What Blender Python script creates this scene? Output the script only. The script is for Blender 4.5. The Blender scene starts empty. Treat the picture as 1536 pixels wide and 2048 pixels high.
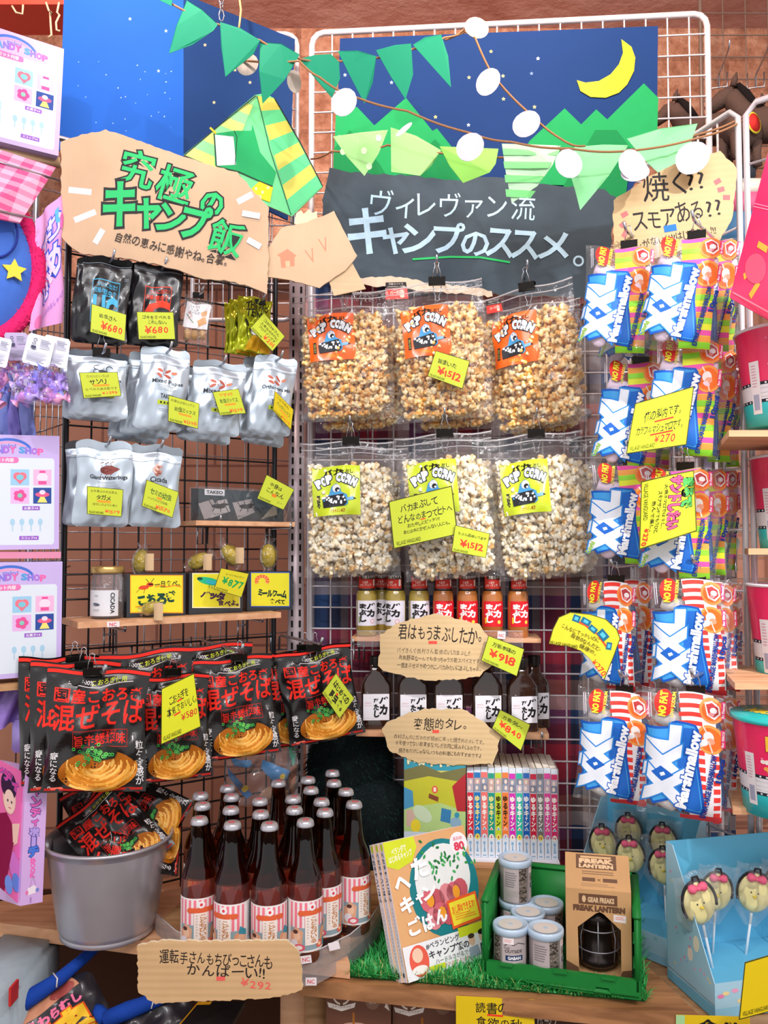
import bpy, bmesh, math, random
import numpy as np
from mathutils import Vector, Matrix
random.seed(7); RN = np.random.RandomState(5)
sc = bpy.context.scene; COL = sc.collection
rad = math.radians
# ---------------------------------------------------------------- camera, world, lights, exposure
F, CX, CY = 1664.0, 768.0, 1024.0
EYE = Vector((0, 0, 1.45)); PITCH = rad(2.44)
cam = bpy.data.objects.new('camera', bpy.data.cameras.new('camera')); COL.objects.link(cam)
cam.data.sensor_fit = 'HORIZONTAL'; cam.data.sensor_width = 24; cam.data.lens = 26; cam.data.clip_start = .05
cam.location = EYE; cam.rotation_euler = (rad(90) + PITCH, 0, 0); sc.camera = cam
sc.view_settings.view_transform = 'Standard'; sc.view_settings.look = 'None'
sc.view_settings.exposure = 0.12; sc.view_settings.gamma = 1
sc.cycles.max_bounces = 10; sc.cycles.transparent_max_bounces = 56; sc.cycles.transmission_bounces = 8
sc.cycles.caustics_refractive = False; sc.cycles.caustics_reflective = False; sc.cycles.sample_clamp_indirect = 4
W = bpy.data.worlds.new('world'); sc.world = W; W.use_nodes = True
bg = W.node_tree.nodes['Background']; bg.inputs[0].default_value = (1, .96, .97, 1); bg.inputs[1].default_value = .82
def lamp(name, kind, loc, to, power, col=(1, 1, 1), size=.1, spot=60, sy=None):
    d = bpy.data.lights.new(name, kind); d.energy = power; d.color = col
    if kind == 'AREA':
        d.size = size
        if sy: d.shape = 'RECTANGLE'; d.size_y = sy
    else: d.shadow_soft_size = size
    if kind == 'SPOT': d.spot_size = rad(spot); d.spot_blend = .5
    o = bpy.data.objects.new(name, d); COL.objects.link(o); o.location = loc
    o.rotation_euler = (Vector(to) - Vector(loc)).to_track_quat('-Z', 'Y').to_euler(); return o
lamp('spot_light', 'SPOT', (1.15, .0, 2.95), (.35, 1.9, 1.5), 60, (1, .95, .93), .03, 75)
lamp('spot_light', 'SPOT', (1.12, .0, 2.95), (.80, 1.6, 1.72), 150, (1, .97, .96), .025, 34)
lamp('spot_light', 'SPOT', (-.75, -.1, 2.95), (-.45, 1.8, 1.6), 34, (.93, .96, 1), .04, 60)
lamp('spot_light', 'SPOT', (.35, 1.3, 2.98), (.5, 2.6, 2.55), 46, (1, .78, .62), .05, 110)
lamp('spot_light', 'SPOT', (-.5, 1.35, 2.98), (-.3, 2.6, 2.45), 40, (1, .8, .72), .05, 110)
lamp('spot_light', 'SPOT', (-.4, 2.12, 3.0), (-.5, 2.65, 1.35), 22, (1, .9, .82), .04, 95)  # added lamp, unseen behind the blue board, to brighten the wall
lamp('overhead_fill_light', 'AREA', (0, -.2, 2.9), (0, 1.3, .6), 34, (1, .97, .98), 1.6, sy=1.0)  # added soft fill in place of light bounced off the ceiling
# ---------------------------------------------------------------- pixels to rays, planes, frames
cp_, sp_ = math.cos(PITCH), math.sin(PITCH)
def ray(u, v):
    x = (u - CX) / F; y = (CY - v) / F
    return Vector((x, cp_ - sp_ * y, sp_ + cp_ * y))
def P(u, v, Y): d = ray(u, v); return EYE + d * (Y / d.y)
def PZ(u, v, z): d = ray(u, v); return EYE + d * ((z - EYE.z) / d.z)
def nrm(yaw, pitch=0):
    a, b = rad(yaw), rad(pitch); return Vector((math.sin(a) * math.cos(b), -math.cos(a) * math.cos(b), math.sin(b)))
class Plane:
    def __init__(s, p, yaw, pitch=0): s.p = Vector(p); s.n = nrm(yaw, pitch); s.yaw = yaw; s.pitch = pitch
    def at(s, u, v, off=0):
        d = ray(u, v); return EYE + d * ((s.p - EYE).dot(s.n) / d.dot(s.n)) + s.n * off
    def fwd(s, k): return Plane(s.p + s.n * k, s.yaw, s.pitch)
LEFT = Plane(P(590, 1095, 1.96), 34.4)      # the black grid on the left, receding to the corner
MID = Plane(P(590, 1095, 1.99), -4.6)       # the white grid in the middle
def fr(p, yaw=0, roll=0, pitch=0, s=(1, 1, 1)):
    return Matrix.Translation(p) @ Matrix.Rotation(rad(yaw), 4, 'Z') @ Matrix.Rotation(rad(pitch), 4, 'X') @ Matrix.Rotation(rad(roll), 4, 'Y') @ Matrix.Diagonal((s[0], s[1], s[2], 1))
def hang(pl, d, u, v, w, h, W, H, yaw, roll=0, pitch=0):
    """frame of a hanging thing of size W x H that shows w x h picture units round (u, v), d in front of plane pl"""
    p = pl.at(u, v) + pl.n * 0; q = pl.fwd(d).at(u, v)
    az = math.degrees(math.atan2(q.x, q.y)); k = q.y / F
    c = max(.35, math.cos(rad(yaw + az)))
    return fr(q, yaw, roll, pitch, (w * k / c / W, .5 * (w * k / c / W + h * k / H), h * k / H))
# ---------------------------------------------------------------- materials
def lin(c): c = c / 255; return c / 12.92 if c < .04045 else ((c + .055) / 1.055) ** 2.4
def hx(h): h = h.lstrip('#'); return tuple(lin(int(h[i:i + 2], 16)) for i in (0, 2, 4)) + (1,)
MC = {}
def newmat(name):
    m = bpy.data.materials.new(name); m.use_nodes = True; return m, m.node_tree.nodes, m.node_tree.links, m.node_tree.nodes['Principled BSDF']
def K(h, r=.5, metal=0, var=.06, sc_=40, bump=0, bs=200, coat=0):
    """plain coloured material with a little procedural variation"""
    key = ('K', h, r, metal, var, sc_, bump, bs, coat)
    if key in MC: return MC[key]
    m, N, L, B = newmat('colour_' + h.lstrip('#')); c = hx(h)
    tc = N.new('ShaderNodeTexCoord'); nz = N.new('ShaderNodeTexNoise'); nz.inputs['Scale'].default_value = sc_
    L.new(tc.outputs['Object'], nz.inputs['Vector'])
    mx = N.new('ShaderNodeMix'); mx.data_type = 'RGBA'
    mx.inputs[6].default_value = tuple(x * (1 - var) for x in c[:3]) + (1,); mx.inputs[7].default_value = tuple(min(1, x * (1 + var)) for x in c[:3]) + (1,)
    L.new(nz.outputs['Fac'], mx.inputs[0]); L.new(mx.outputs[2], B.inputs['Base Color'])
    B.inputs['Roughness'].default_value = r; B.inputs['Metallic'].default_value = metal; B.inputs['Specular IOR Level'].default_value = .5 if coat or metal or r < .3 else .22
    B.inputs['Coat Weight'].default_value = coat; B.inputs['Coat Roughness'].default_value = .12
    if bump:
        n2 = N.new('ShaderNodeTexNoise'); n2.inputs['Scale'].default_value = bs; n2.inputs['Detail'].default_value = 4; L.new(tc.outputs['Object'], n2.inputs['Vector'])
        b = N.new('ShaderNodeBump'); b.inputs['Strength'].default_value = bump; b.inputs['Distance'].default_value = .004
        L.new(n2.outputs['Fac'], b.inputs['Height']); L.new(b.outputs[0], B.inputs['Normal'])
    MC[key] = m; return m
def ramp(N, stops, interp='LINEAR'):
    r = N.new('ShaderNodeValToRGB'); r.color_ramp.interpolation = interp
    e = r.color_ramp.elements
    while len(e) < len(stops): e.new(.5)
    for i, (p, h) in enumerate(stops): e[i].position = p; e[i].color = hx(h)
    return r
def once(f):
    def g(*a):
        k = f.__name__ + repr(a)
        if k not in MC: MC[k] = f(*a)
        return MC[k]
    return g
@once
def film(rough=.07, haze=.035, amt=.42, tint='#ffffff', wrinkle=.9):
    m = bpy.data.materials.new('clear_film'); m.use_nodes = True; N = m.node_tree.nodes; L = m.node_tree.links; N.remove(N['Principled BSDF'])
    o = N['Material Output']; t = N.new('ShaderNodeBsdfTransparent'); g = N.new('ShaderNodeBsdfGlossy'); d = N.new('ShaderNodeBsdfDiffuse')
    t.inputs[0].default_value = hx(tint); g.inputs['Roughness'].default_value = rough; d.inputs[0].default_value = (.95, .93, .97, 1)
    tc = N.new('ShaderNodeTexCoord'); nz = N.new('ShaderNodeTexNoise'); nz.inputs['Scale'].default_value = 22; nz.inputs['Detail'].default_value = 3; nz.inputs['Distortion'].default_value = 1.2
    L.new(tc.outputs['Object'], nz.inputs['Vector']); b = N.new('ShaderNodeBump'); b.inputs['Strength'].default_value = wrinkle; b.inputs['Distance'].default_value = .012
    L.new(nz.outputs['Fac'], b.inputs['Height']); L.new(b.outputs[0], g.inputs['Normal'])
    lw = N.new('ShaderNodeLayerWeight'); lw.inputs['Blend'].default_value = .3;
    mu = N.new('ShaderNodeMath'); mu.operation = 'MULTIPLY_ADD'; mu.inputs[1].default_value = amt; mu.inputs[2].default_value = .025; L.new(lw.outputs['Fresnel'], mu.inputs[0])
    m1 = N.new('ShaderNodeMixShader'); m1.inputs[0].default_value = haze; L.new(t.outputs[0], m1.inputs[1]); L.new(d.outputs[0], m1.inputs[2])
    m2 = N.new('ShaderNodeMixShader'); L.new(mu.outputs[0], m2.inputs[0]); L.new(m1.outputs[0], m2.inputs[1]); L.new(g.outputs[0], m2.inputs[2]); L.new(m2.outputs[0], o.inputs[0])
    return m
@once
def cardboard(h='#d2b08a', s=180, axis=0):
    m, N, L, B = newmat('corrugated_cardboard'); tc = N.new('ShaderNodeTexCoord'); w = N.new('ShaderNodeTexWave'); w.bands_direction = 'XYZ'[axis]; w.inputs['Scale'].default_value = s / 6; w.inputs['Distortion'].default_value = .3
    nz = N.new('ShaderNodeTexNoise'); nz.inputs['Scale'].default_value = 9; nz.inputs['Detail'].default_value = 5
    for x in (w, nz): L.new(tc.outputs['Object'], x.inputs['Vector'])
    c = hx(h); r = ramp(N, [(.25, '#000000'), (.8, '#ffffff')]); r.color_ramp.elements[0].color = tuple(x * .86 for x in c[:3]) + (1,); r.color_ramp.elements[1].color = tuple(min(1, x * 1.1) for x in c[:3]) + (1,)
    L.new(nz.outputs['Fac'], r.inputs[0]); L.new(r.outputs[0], B.inputs['Base Color']); B.inputs['Roughness'].default_value = .85
    b = N.new('ShaderNodeBump'); b.inputs['Strength'].default_value = .12; b.inputs['Distance'].default_value = .002; L.new(w.outputs['Fac'], b.inputs['Height']); L.new(b.outputs[0], B.inputs['Normal'])
    return m
@once
def wood(h1='#e0b184', h2='#b98052', s=3.0, axis=0, rough=.55):
    m, N, L, B = newmat('wood'); tc = N.new('ShaderNodeTexCoord'); mp = N.new('ShaderNodeMapping'); v = [14 * s] * 3; v[axis] = 1.2 * s; mp.inputs['Scale'].default_value = v
    nz = N.new('ShaderNodeTexNoise'); nz.inputs['Scale'].default_value = 1.6; nz.inputs['Detail'].default_value = 6; nz.inputs['Distortion'].default_value = .6
    L.new(tc.outputs['Object'], mp.inputs[0]); L.new(mp.outputs[0], nz.inputs['Vector']); r = ramp(N, [(.3, h2), (.7, h1)]); L.new(nz.outputs['Fac'], r.inputs[0]); L.new(r.outputs[0], B.inputs['Base Color'])
    B.inputs['Roughness'].default_value = rough
    b = N.new('ShaderNodeBump'); b.inputs['Strength'].default_value = .15; b.inputs['Distance'].default_value = .002; L.new(nz.outputs['Fac'], b.inputs['Height']); L.new(b.outputs[0], B.inputs['Normal']); return m
@once
def glass(h, rough=.03, ior=1.4):
    m, N, L, B = newmat('glass'); B.inputs['Base Color'].default_value = hx(h); B.inputs['Transmission Weight'].default_value = 1; B.inputs['Roughness'].default_value = rough; B.inputs['IOR'].default_value = ior
    tc = N.new('ShaderNodeTexCoord'); nz = N.new('ShaderNodeTexNoise'); nz.inputs['Scale'].default_value = 25; L.new(tc.outputs['Object'], nz.inputs['Vector']); b = N.new('ShaderNodeBump'); b.inputs['Strength'].default_value = .05; b.inputs['Distance'].default_value = .004
    L.new(nz.outputs['Fac'], b.inputs['Height']); L.new(b.outputs[0], B.inputs['Normal']); return m
@once
def popcorn(h1, h2, h3):
    m, N, L, B = newmat('popcorn'); tc = N.new('ShaderNodeTexCoord'); nz = N.new('ShaderNodeTexNoise'); nz.inputs['Scale'].default_value = 75; nz.inputs['Detail'].default_value = 3
    L.new(tc.outputs['Object'], nz.inputs['Vector']); r = ramp(N, [(.34, h3), (.46, h2), (.6, h1)]); L.new(nz.outputs['Fac'], r.inputs[0]); L.new(r.outputs[0], B.inputs['Base Color']); B.inputs['Roughness'].default_value = .6
    B.inputs['Subsurface Weight'].default_value = .0; return m
@once
def stone(h1, h2, h3, bs=22):
    m, N, L, B = newmat('split_face_stone'); tc = N.new('ShaderNodeTexCoord'); mp = N.new('ShaderNodeMapping'); mp.inputs['Rotation'].default_value = (rad(90), 0, 0); L.new(tc.outputs['Object'], mp.inputs[0])
    br = N.new('ShaderNodeTexBrick'); br.inputs['Scale'].default_value = 1; br.inputs['Brick Width'].default_value = .55; br.inputs['Row Height'].default_value = .24; br.inputs['Mortar Size'].default_value = .008
    br.inputs['Color1'].default_value = (1, 1, 1, 1); br.inputs['Color2'].default_value = (.62, .6, .6, 1); br.inputs['Mortar'].default_value = (.35, .3, .28, 1); L.new(mp.outputs[0], br.inputs['Vector'])
    nz = N.new('ShaderNodeTexNoise'); nz.inputs['Scale'].default_value = bs; nz.inputs['Detail'].default_value = 8; nz.inputs['Roughness'].default_value = .65; L.new(tc.outputs['Object'], nz.inputs['Vector'])
    r = ramp(N, [(.3, h3), (.5, h2), (.68, h1)]); L.new(nz.outputs['Fac'], r.inputs[0]); mx = N.new('ShaderNodeMix'); mx.data_type = 'RGBA'; mx.blend_type = 'MULTIPLY'; mx.inputs[0].default_value = .55
    L.new(r.outputs[0], mx.inputs[6]); L.new(br.outputs[0], mx.inputs[7]); L.new(mx.outputs[2], B.inputs['Base Color']); B.inputs['Roughness'].default_value = .9
    b = N.new('ShaderNodeBump'); b.inputs['Strength'].default_value = 1; b.inputs['Distance'].default_value = .035; L.new(nz.outputs['Fac'], b.inputs['Height'])
    b2 = N.new('ShaderNodeBump'); b2.inputs['Strength'].default_value = 1; b2.inputs['Distance'].default_value = .03; b2.invert = True; L.new(br.outputs['Fac'], b2.inputs['Height']); L.new(b2.outputs[0], b.inputs['Normal']); L.new(b.outputs[0], B.inputs['Normal']); return m
@once
def bricks(h1, h2, hm, bw, rh):
    m, N, L, B = newmat('painted_brick'); tc = N.new('ShaderNodeTexCoord'); mp = N.new('ShaderNodeMapping'); mp.inputs['Rotation'].default_value = (rad(90), 0, 0); L.new(tc.outputs['Object'], mp.inputs[0])
    br = N.new('ShaderNodeTexBrick'); br.inputs['Scale'].default_value = 1; br.inputs['Brick Width'].default_value = bw; br.inputs['Row Height'].default_value = rh; br.inputs['Mortar Size'].default_value = .004
    br.inputs['Color1'].default_value = hx(h1); br.inputs['Color2'].default_value = hx(h2); br.inputs['Mortar'].default_value = hx(hm); L.new(mp.outputs[0], br.inputs['Vector']); L.new(br.outputs[0], B.inputs['Base Color']); B.inputs['Roughness'].default_value = .6
    b = N.new('ShaderNodeBump'); b.inputs['Strength'].default_value = .6; b.inputs['Distance'].default_value = .006; b.invert = True; L.new(br.outputs['Fac'], b.inputs['Height']); L.new(b.outputs[0], B.inputs['Normal']); return m
@once
def plaid(name, px, pz, sx, sz, mixm=.5):
    """stripes along x and z from two constant colour ramps, woven together"""
    m, N, L, B = newmat(name); tc = N.new('ShaderNodeTexCoord'); sp = N.new('ShaderNodeSeparateXYZ'); L.new(tc.outputs['Object'], sp.inputs[0]); outs = []
    for ax, per, st in ((0, px, sx), (2, pz, sz)):
        d = N.new('ShaderNodeMath'); d.operation = 'DIVIDE'; d.inputs[1].default_value = per; L.new(sp.outputs[ax], d.inputs[0]); f = N.new('ShaderNodeMath'); f.operation = 'FRACT'; L.new(d.outputs[0], f.inputs[0])
        r = ramp(N, st, 'CONSTANT'); L.new(f.outputs[0], r.inputs[0]); outs.append(r)
    mx = N.new('ShaderNodeMix'); mx.data_type = 'RGBA'; mx.inputs[0].default_value = mixm; L.new(outs[0].outputs[0], mx.inputs[6]); L.new(outs[1].outputs[0], mx.inputs[7]); L.new(mx.outputs[2], B.inputs['Base Color']); B.inputs['Roughness'].default_value = .9; return m
# ---------------------------------------------------------------- mesh building
WM = {}
def arr(x): return [Vector(p) for p in x]
class MB:
    def __init__(s): s.v = []; s.f = []; s.m = []; s.sm = []; s.mats = []
    def mi(s, mat):
        if mat not in s.mats: s.mats.append(mat)
        return s.mats.index(mat)
    def add(s, verts, faces, mat, smooth=False, M=None):
        b = len(s.v); i = s.mi(mat)
        s.v.extend([(M @ Vector(p)) if M is not None else Vector(p) for p in verts])
        s.f.extend([tuple(b + k for k in f) for f in faces]); s.m.extend([i] * len(faces)); s.sm.extend([smooth] * len(faces)); return s
    def box(s, c, size, mat, M=None, ch=0):
        x, y, z = size[0] / 2, size[1] / 2, size[2] / 2; c = Vector(c)
        if ch <= 0:
            vs = [c + Vector((a * x, b * y, d * z)) for a in (-1, 1) for b in (-1, 1) for d in (-1, 1)]
            return s.add(vs, [(0, 1, 3, 2), (4, 6, 7, 5), (0, 4, 5, 1), (2, 3, 7, 6), (0, 2, 6, 4), (1, 5, 7, 3)], mat, False, M)
        bm = bmesh.new(); bmesh.ops.create_cube(bm, size=1)
        for v in bm.verts: v.co = Vector((v.co.x * size[0], v.co.y * size[1], v.co.z * size[2]))
        bmesh.ops.bevel(bm, geom=bm.edges[:], offset=ch, segments=2, affect='EDGES'); bm.verts.index_update()
        s.add([c + v.co for v in bm.verts], [[v.index for v in f.verts] for f in bm.faces], mat, True, M); bm.free(); return s
    def tube(s, pts, r, mat, n=6, M=None, closed=False, cap=True):
        pts = arr(pts); k = len(pts); vs = []; rr = r if hasattr(r, '__len__') else [r] * k; up = None
        for i, p in enumerate(pts):
            a = pts[i - 1] if (i or closed) else p; b = pts[(i + 1) % k] if (i < k - 1 or closed) else p
            t = (b - a); t = t.normalized() if t.length > 1e-9 else Vector((0, 0, 1))
            if up is None: up = Vector((0, 0, 1)) if abs(t.z) < .9 else Vector((1, 0, 0))
            e = up - t * up.dot(t); e = e.normalized() if e.length > 1e-6 else t.orthogonal().normalized(); up = e; g = t.cross(e)
            vs += [p + (e * math.cos(2 * math.pi * j / n) + g * math.sin(2 * math.pi * j / n)) * rr[i] for j in range(n)]
        fs = [(i * n + j, i * n + (j + 1) % n, ((i + 1) % k) * n + (j + 1) % n, ((i + 1) % k) * n + j) for i in range(k if closed else k - 1) for j in range(n)]
        if cap and not closed: fs += [tuple(range(n - 1, -1, -1)), tuple((k - 1) * n + j for j in range(n))]
        return s.add(vs, fs, mat, True, M)
    def lathe(s, prof, mat, n=28, M=None, sx=1, sy=1, cap=True, wob=None):
        vs = []; k = len(prof)
        for i, (r, z) in enumerate(prof):
            for j in range(n):
                a = 2 * math.pi * j / n; q = r * (wob(i, a) if wob else 1); vs.append((q * math.cos(a) * sx, q * math.sin(a) * sy, z))
        fs = [(i * n + j, i * n + (j + 1) % n, (i + 1) * n + (j + 1) % n, (i + 1) * n + j) for i in range(k - 1) for j in range(n)]
        if cap: fs += [tuple(range(n - 1, -1, -1)), tuple((k - 1) * n + j for j in range(n))]
        return s.add(vs, fs, mat, True, M)
    def grid(s, fn, nu, nv, mat, M=None, smooth=True):
        vs = [fn(i / nu, j / nv) for j in range(nv + 1) for i in range(nu + 1)]
        return s.add(vs, [(j * (nu + 1) + i, j * (nu + 1) + i + 1, (j + 1) * (nu + 1) + i + 1, (j + 1) * (nu + 1) + i) for j in range(nv) for i in range(nu)], mat, smooth, M)
    def prism(s, pts, S, t, mat, mat2=None, M=None):
        """sheet of outline pts seen through map S(x, y, off), with real thickness t"""
        n = len(pts); a = [S(x, y, 0) for x, y in pts]; b = [S(x, y, -t) for x, y in pts]
        s.add(a, [tuple(range(n - 1, -1, -1))], mat, False, M); s.add(b, [tuple(range(n))], mat2 or mat, False, M)
        return s.add(a + b, [(i, (i + 1) % n, n + (i + 1) % n, n + i) for i in range(n)], mat2 or mat, False, M)
    def mesh(s, name, inv=None):
        me = bpy.data.meshes.new(name); vs = [tuple(inv @ p) for p in s.v] if inv is not None else [tuple(p) for p in s.v]
        me.from_pydata(vs, [], s.f); me.materials.clear()
        for m in s.mats: me.materials.append(m)
        me.polygons.foreach_set('material_index', s.m); me.polygons.foreach_set('use_smooth', s.sm)
        bm = bmesh.new(); bm.from_mesh(me); bmesh.ops.recalc_face_normals(bm, faces=bm.faces) if len(bm.faces) < 60000 else None; bm.to_mesh(me); bm.free()
        me.update(); return me
    def part(s, name, parent, label=None):
        w = WM.get(parent.name, Matrix.Identity(4)); me = s.mesh(name, w.inverted()); o = bpy.data.objects.new(name, me); COL.objects.link(o); o.parent = parent; WM[o.name] = w
        if label: o['label'] = label
        return o
    def top(s, name, origin=None):
        if origin is None:
            xs = [p.x for p in s.v]; ys = [p.y for p in s.v]; origin = Vector(((min(xs) + max(xs)) / 2, (min(ys) + max(ys)) / 2, min(p.z for p in s.v)))
        w = Matrix.Translation(origin); o = bpy.data.objects.new(name, s.mesh(name, w.inverted())); COL.objects.link(o); o.location = origin; WM[o.name] = w; return o
    def thing(s, name, label, cat, group=None, kind=None, origin=None): return tag(s.top(name, origin), label, cat, group, kind)
    def struct(s, name): o = s.top(name); o['kind'] = 'structure'; return o
def tag(o, label, cat, group=None, kind=None):
    o['label'] = label; o['category'] = cat
    if group: o['group'] = group
    if kind: o['kind'] = kind
    return o
def thing(name, label, cat, group=None, M=None):
    o = bpy.data.objects.new(name, None); COL.objects.link(o); o.empty_display_size = .02
    M = M if M is not None else Matrix.Identity(4)
    if isinstance(M, Vector): M = Matrix.Translation(M)
    o.matrix_world = M; WM[o.name] = M.copy(); return tag(o, label, cat, group)
def place(o, M): o.matrix_world = M; WM[o.name] = M.copy(); return o
def dup(root, M, label, group=None, skip=()):
    r = root.copy(); COL.objects.link(r); r.matrix_world = M; r['label'] = label; WM[r.name] = M.copy()
    if group: r['group'] = group
    def rec(a, b):
        for ch in list(a.children):
            if ch.name.split('.')[0] in skip: continue
            c = ch.copy(); COL.objects.link(c); c.parent = b; WM[c.name] = M.copy(); rec(ch, c)
    rec(root, r); return r
class Maker:
    """first call moves the prototype itself, later calls copy it"""
    def __init__(s, root): s.r = root; s.used = False
    def __call__(s, M, label, group=None, skip=()):
        if not s.used and not skip:
            s.used = True; s.r['label'] = label
            if group: s.r['group'] = group
            return place(s.r, M)
        return dup(s.r, M, label, group, skip)
# ---------------------------------------------------------------- flat print: text and shapes, mapped on to a surface
_c = bpy.data.curves.new('lettering', 'FONT'); _o = bpy.data.objects.new('lettering', _c); COL.objects.link(_o); _c.resolution_u = 2; _c.align_x = 'CENTER'
TC = {}
def tmesh(t, bold=0.0, space=.95):
    k = (t, bold, space)
    if k not in TC:
        _c.body = t; _c.offset = bold; _c.space_line = space
        dg = bpy.context.evaluated_depsgraph_get(); dg.update(); me = bpy.data.meshes.new_from_object(_o.evaluated_get(dg))
        TC[k] = ([(v.co.x, v.co.y) for v in me.vertices], [tuple(p.vertices) for p in me.polygons]); bpy.data.meshes.remove(me)
    return TC[k]
def bb(vs): return min(p[0] for p in vs), min(p[1] for p in vs), max(p[0] for p in vs), max(p[1] for p in vs)
class Art:
    def __init__(s): s.items = []
    def put(s, vs, fs, mat):
        b = bb(vs); lay = 0
        for (v2, f2, m2, l2, b2) in s.items:
            if b[0] < b2[2] and b[2] > b2[0] and b[1] < b2[3] and b[3] > b2[1]: lay = max(lay, l2 + 1)
        s.items.append((vs, fs, mat, lay, b)); return s
    def poly(s, pts, c): return s.put(list(pts), [tuple(range(len(pts)))], c if not isinstance(c, str) else K(c))
    def rect(s, x0, y0, x1, y1, c, rot=0):
        cx, cy, a = (x0 + x1) / 2, (y0 + y1) / 2, rad(rot)
        return s.poly([(cx + (x - cx) * math.cos(a) - (y - cy) * math.sin(a), cy + (x - cx) * math.sin(a) + (y - cy) * math.cos(a)) for x, y in ((x0, y0), (x1, y0), (x1, y1), (x0, y1))], c)
    def ell(s, cx, cy, rx, ry, c, rot=0, n=20, a0=0, a1=360):
        a = rad(rot); ts = [rad(a0 + (a1 - a0) * i / (n if a1 - a0 == 360 else n - 1)) for i in range(n)]
        return s.poly([(cx + rx * math.cos(t) * math.cos(a) - ry * math.sin(t) * math.sin(a), cy + rx * math.cos(t) * math.sin(a) + ry * math.sin(t) * math.cos(a)) for t in ts], c)
    def line(s, pts, w, c):
        n = len(pts); L, R = [], []
        for i, p in enumerate(pts):
            a = pts[max(0, i - 1)]; b = pts[min(n - 1, i + 1)]; dx, dy = b[0] - a[0], b[1] - a[1]; l = math.hypot(dx, dy) or 1
            L.append((p[0] - dy / l * w / 2, p[1] + dx / l * w / 2)); R.append((p[0] + dy / l * w / 2, p[1] - dx / l * w / 2))
        return s.put(L + R, [(i, i + 1, n + i + 1, n + i) for i in range(n - 1)], c if not isinstance(c, str) else K(c))
    def ring(s, cx, cy, rx, ry, w, c, a0=0, a1=360, n=24): return s.line([(cx + rx * math.cos(rad(a0 + (a1 - a0) * i / n)), cy + ry * math.sin(rad(a0 + (a1 - a0) * i / n))) for i in range(n + 1)], w, c)
    def frame(s, x0, y0, x1, y1, w, c):
        for a in ((x0, y0, x1, y0 + w), (x0, y1 - w, x1, y1), (x0, y0 + w, x0 + w, y1 - w), (x1 - w, y0 + w, x1, y1 - w)): s.rect(*a, c)
        return s
    def txt(s, t, cx, cy, w, h, c, rot=0, bold=0.0, out=None, ow=.06, hand=0, shear=0, space=.95):
        """text stretched to a w x h box round (cx, cy), turned clockwise by rot; out draws a wider copy behind it"""
        for b, col in ([(bold + ow, out)] if out else []) + [(bold, c)]:
            if hand:
                rr = random.Random(t); x = 0; vs = []; fs = []; base = []
                for ch in t:
                    if ch == ' ': x += .5; continue
                    v0, f0 = tmesh(ch, b); q0, _ = tmesh(ch, 0); a = rr.uniform(-.13, .13) * hand; k = 1 + rr.uniform(-.16, .12) * hand; dy = rr.uniform(-.08, .08) * hand
                    bx = bb(q0); mx = (bx[0] + bx[2]) / 2; wd = (bx[2] - bx[0]) + .12
                    T = lambda p: (x + wd / 2 + k * ((p[0] - mx) * math.cos(a) - (p[1] - .4) * math.sin(a)), dy + k * ((p[0] - mx) * math.sin(a) + (p[1] - .4) * math.cos(a)))
                    n = len(vs); vs += [T(p) for p in v0]; fs += [tuple(n + i for i in f) for f in f0]; base += [T(p) for p in q0]; x += wd
            else: vs, fs = tmesh(t, b, space); base = tmesh(t, 0, space)[0]
            x0, y0, x1, y1 = bb(base); ca, sa = math.cos(rad(rot)), math.sin(rad(rot)); o = []
            for x_, y_ in vs:
                px = ((x_ - x0) / (x1 - x0) - .5) * w; py = (.5 - (y_ - y0) / (y1 - y0)) * h if y1 > y0 else 0
                px += shear * -py; o.append((cx + px * ca - py * sa, cy + px * sa + py * ca))
            s.put(o, fs, col if not isinstance(col, str) else K(col))
        return s
    def lines(s, x0, y0, x1, y1, n, c, w=None):
        """n thin bars of small print"""
        hgt = (y1 - y0) / n; rr = random.Random(int(x0 * 7 + y0))
        for i in range(n): s.rect(x0, y0 + i * hgt, x1 - (x1 - x0) * rr.uniform(0, .25), y0 + i * hgt + hgt * .42, c)
        return s
    def cut(s, vs, fs, xs, ys):
        bm = bmesh.new(); bv = [bm.verts.new((x, y, 0)) for x, y in vs]
        for f in fs:
            try: bm.faces.new([bv[i] for i in f])
            except ValueError: pass
        b = bb(vs)
        for ax, lst in ((0, xs), (1, ys)):
            for q in lst:
                if b[ax] < q < b[ax + 2]: bmesh.ops.bisect_plane(bm, geom=bm.verts[:] + bm.edges[:] + bm.faces[:], plane_co=((q, 0, 0) if ax == 0 else (0, q, 0)), plane_no=((1, 0, 0) if ax == 0 else (0, 1, 0)))
        bm.verts.index_update(); r = ([(v.co.x, v.co.y) for v in bm.verts], [tuple(v.index for v in f.verts) for f in bm.faces]); bm.free(); return r
    def to(s, mb, S, base=1.5e-4, eps=1.5e-4, xs=(), ys=(), M=None):
        for vs, fs, mat, lay, b in s.items:
            if xs or ys: vs, fs = s.cut(vs, fs, xs, ys)
            mb.add([S(x, y, base + eps * lay) for x, y in vs], fs, mat, bool(xs or ys), M)
        return mb
def unit(w, h):
    """map 0..100 card units (y down) to a flat local card of size w x h round the origin, facing -y"""
    return lambda x, y, o=0: Vector(((x / 100 - .5) * w, -o, (.5 - y / 100) * h))
def quad(a, b, c, d):
    a, b, c, d = map(Vector, (a, b, c, d)); n = (d - a).cross(b - a).normalized()
    if n.dot(a - EYE) > 0: n = -n
    def S(x, y, o=0):
        u, v = x / 100, y / 100; return (a * (1 - u) + b * u) * (1 - v) + (d * (1 - u) + c * u) * v + n * o
    return S
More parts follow.
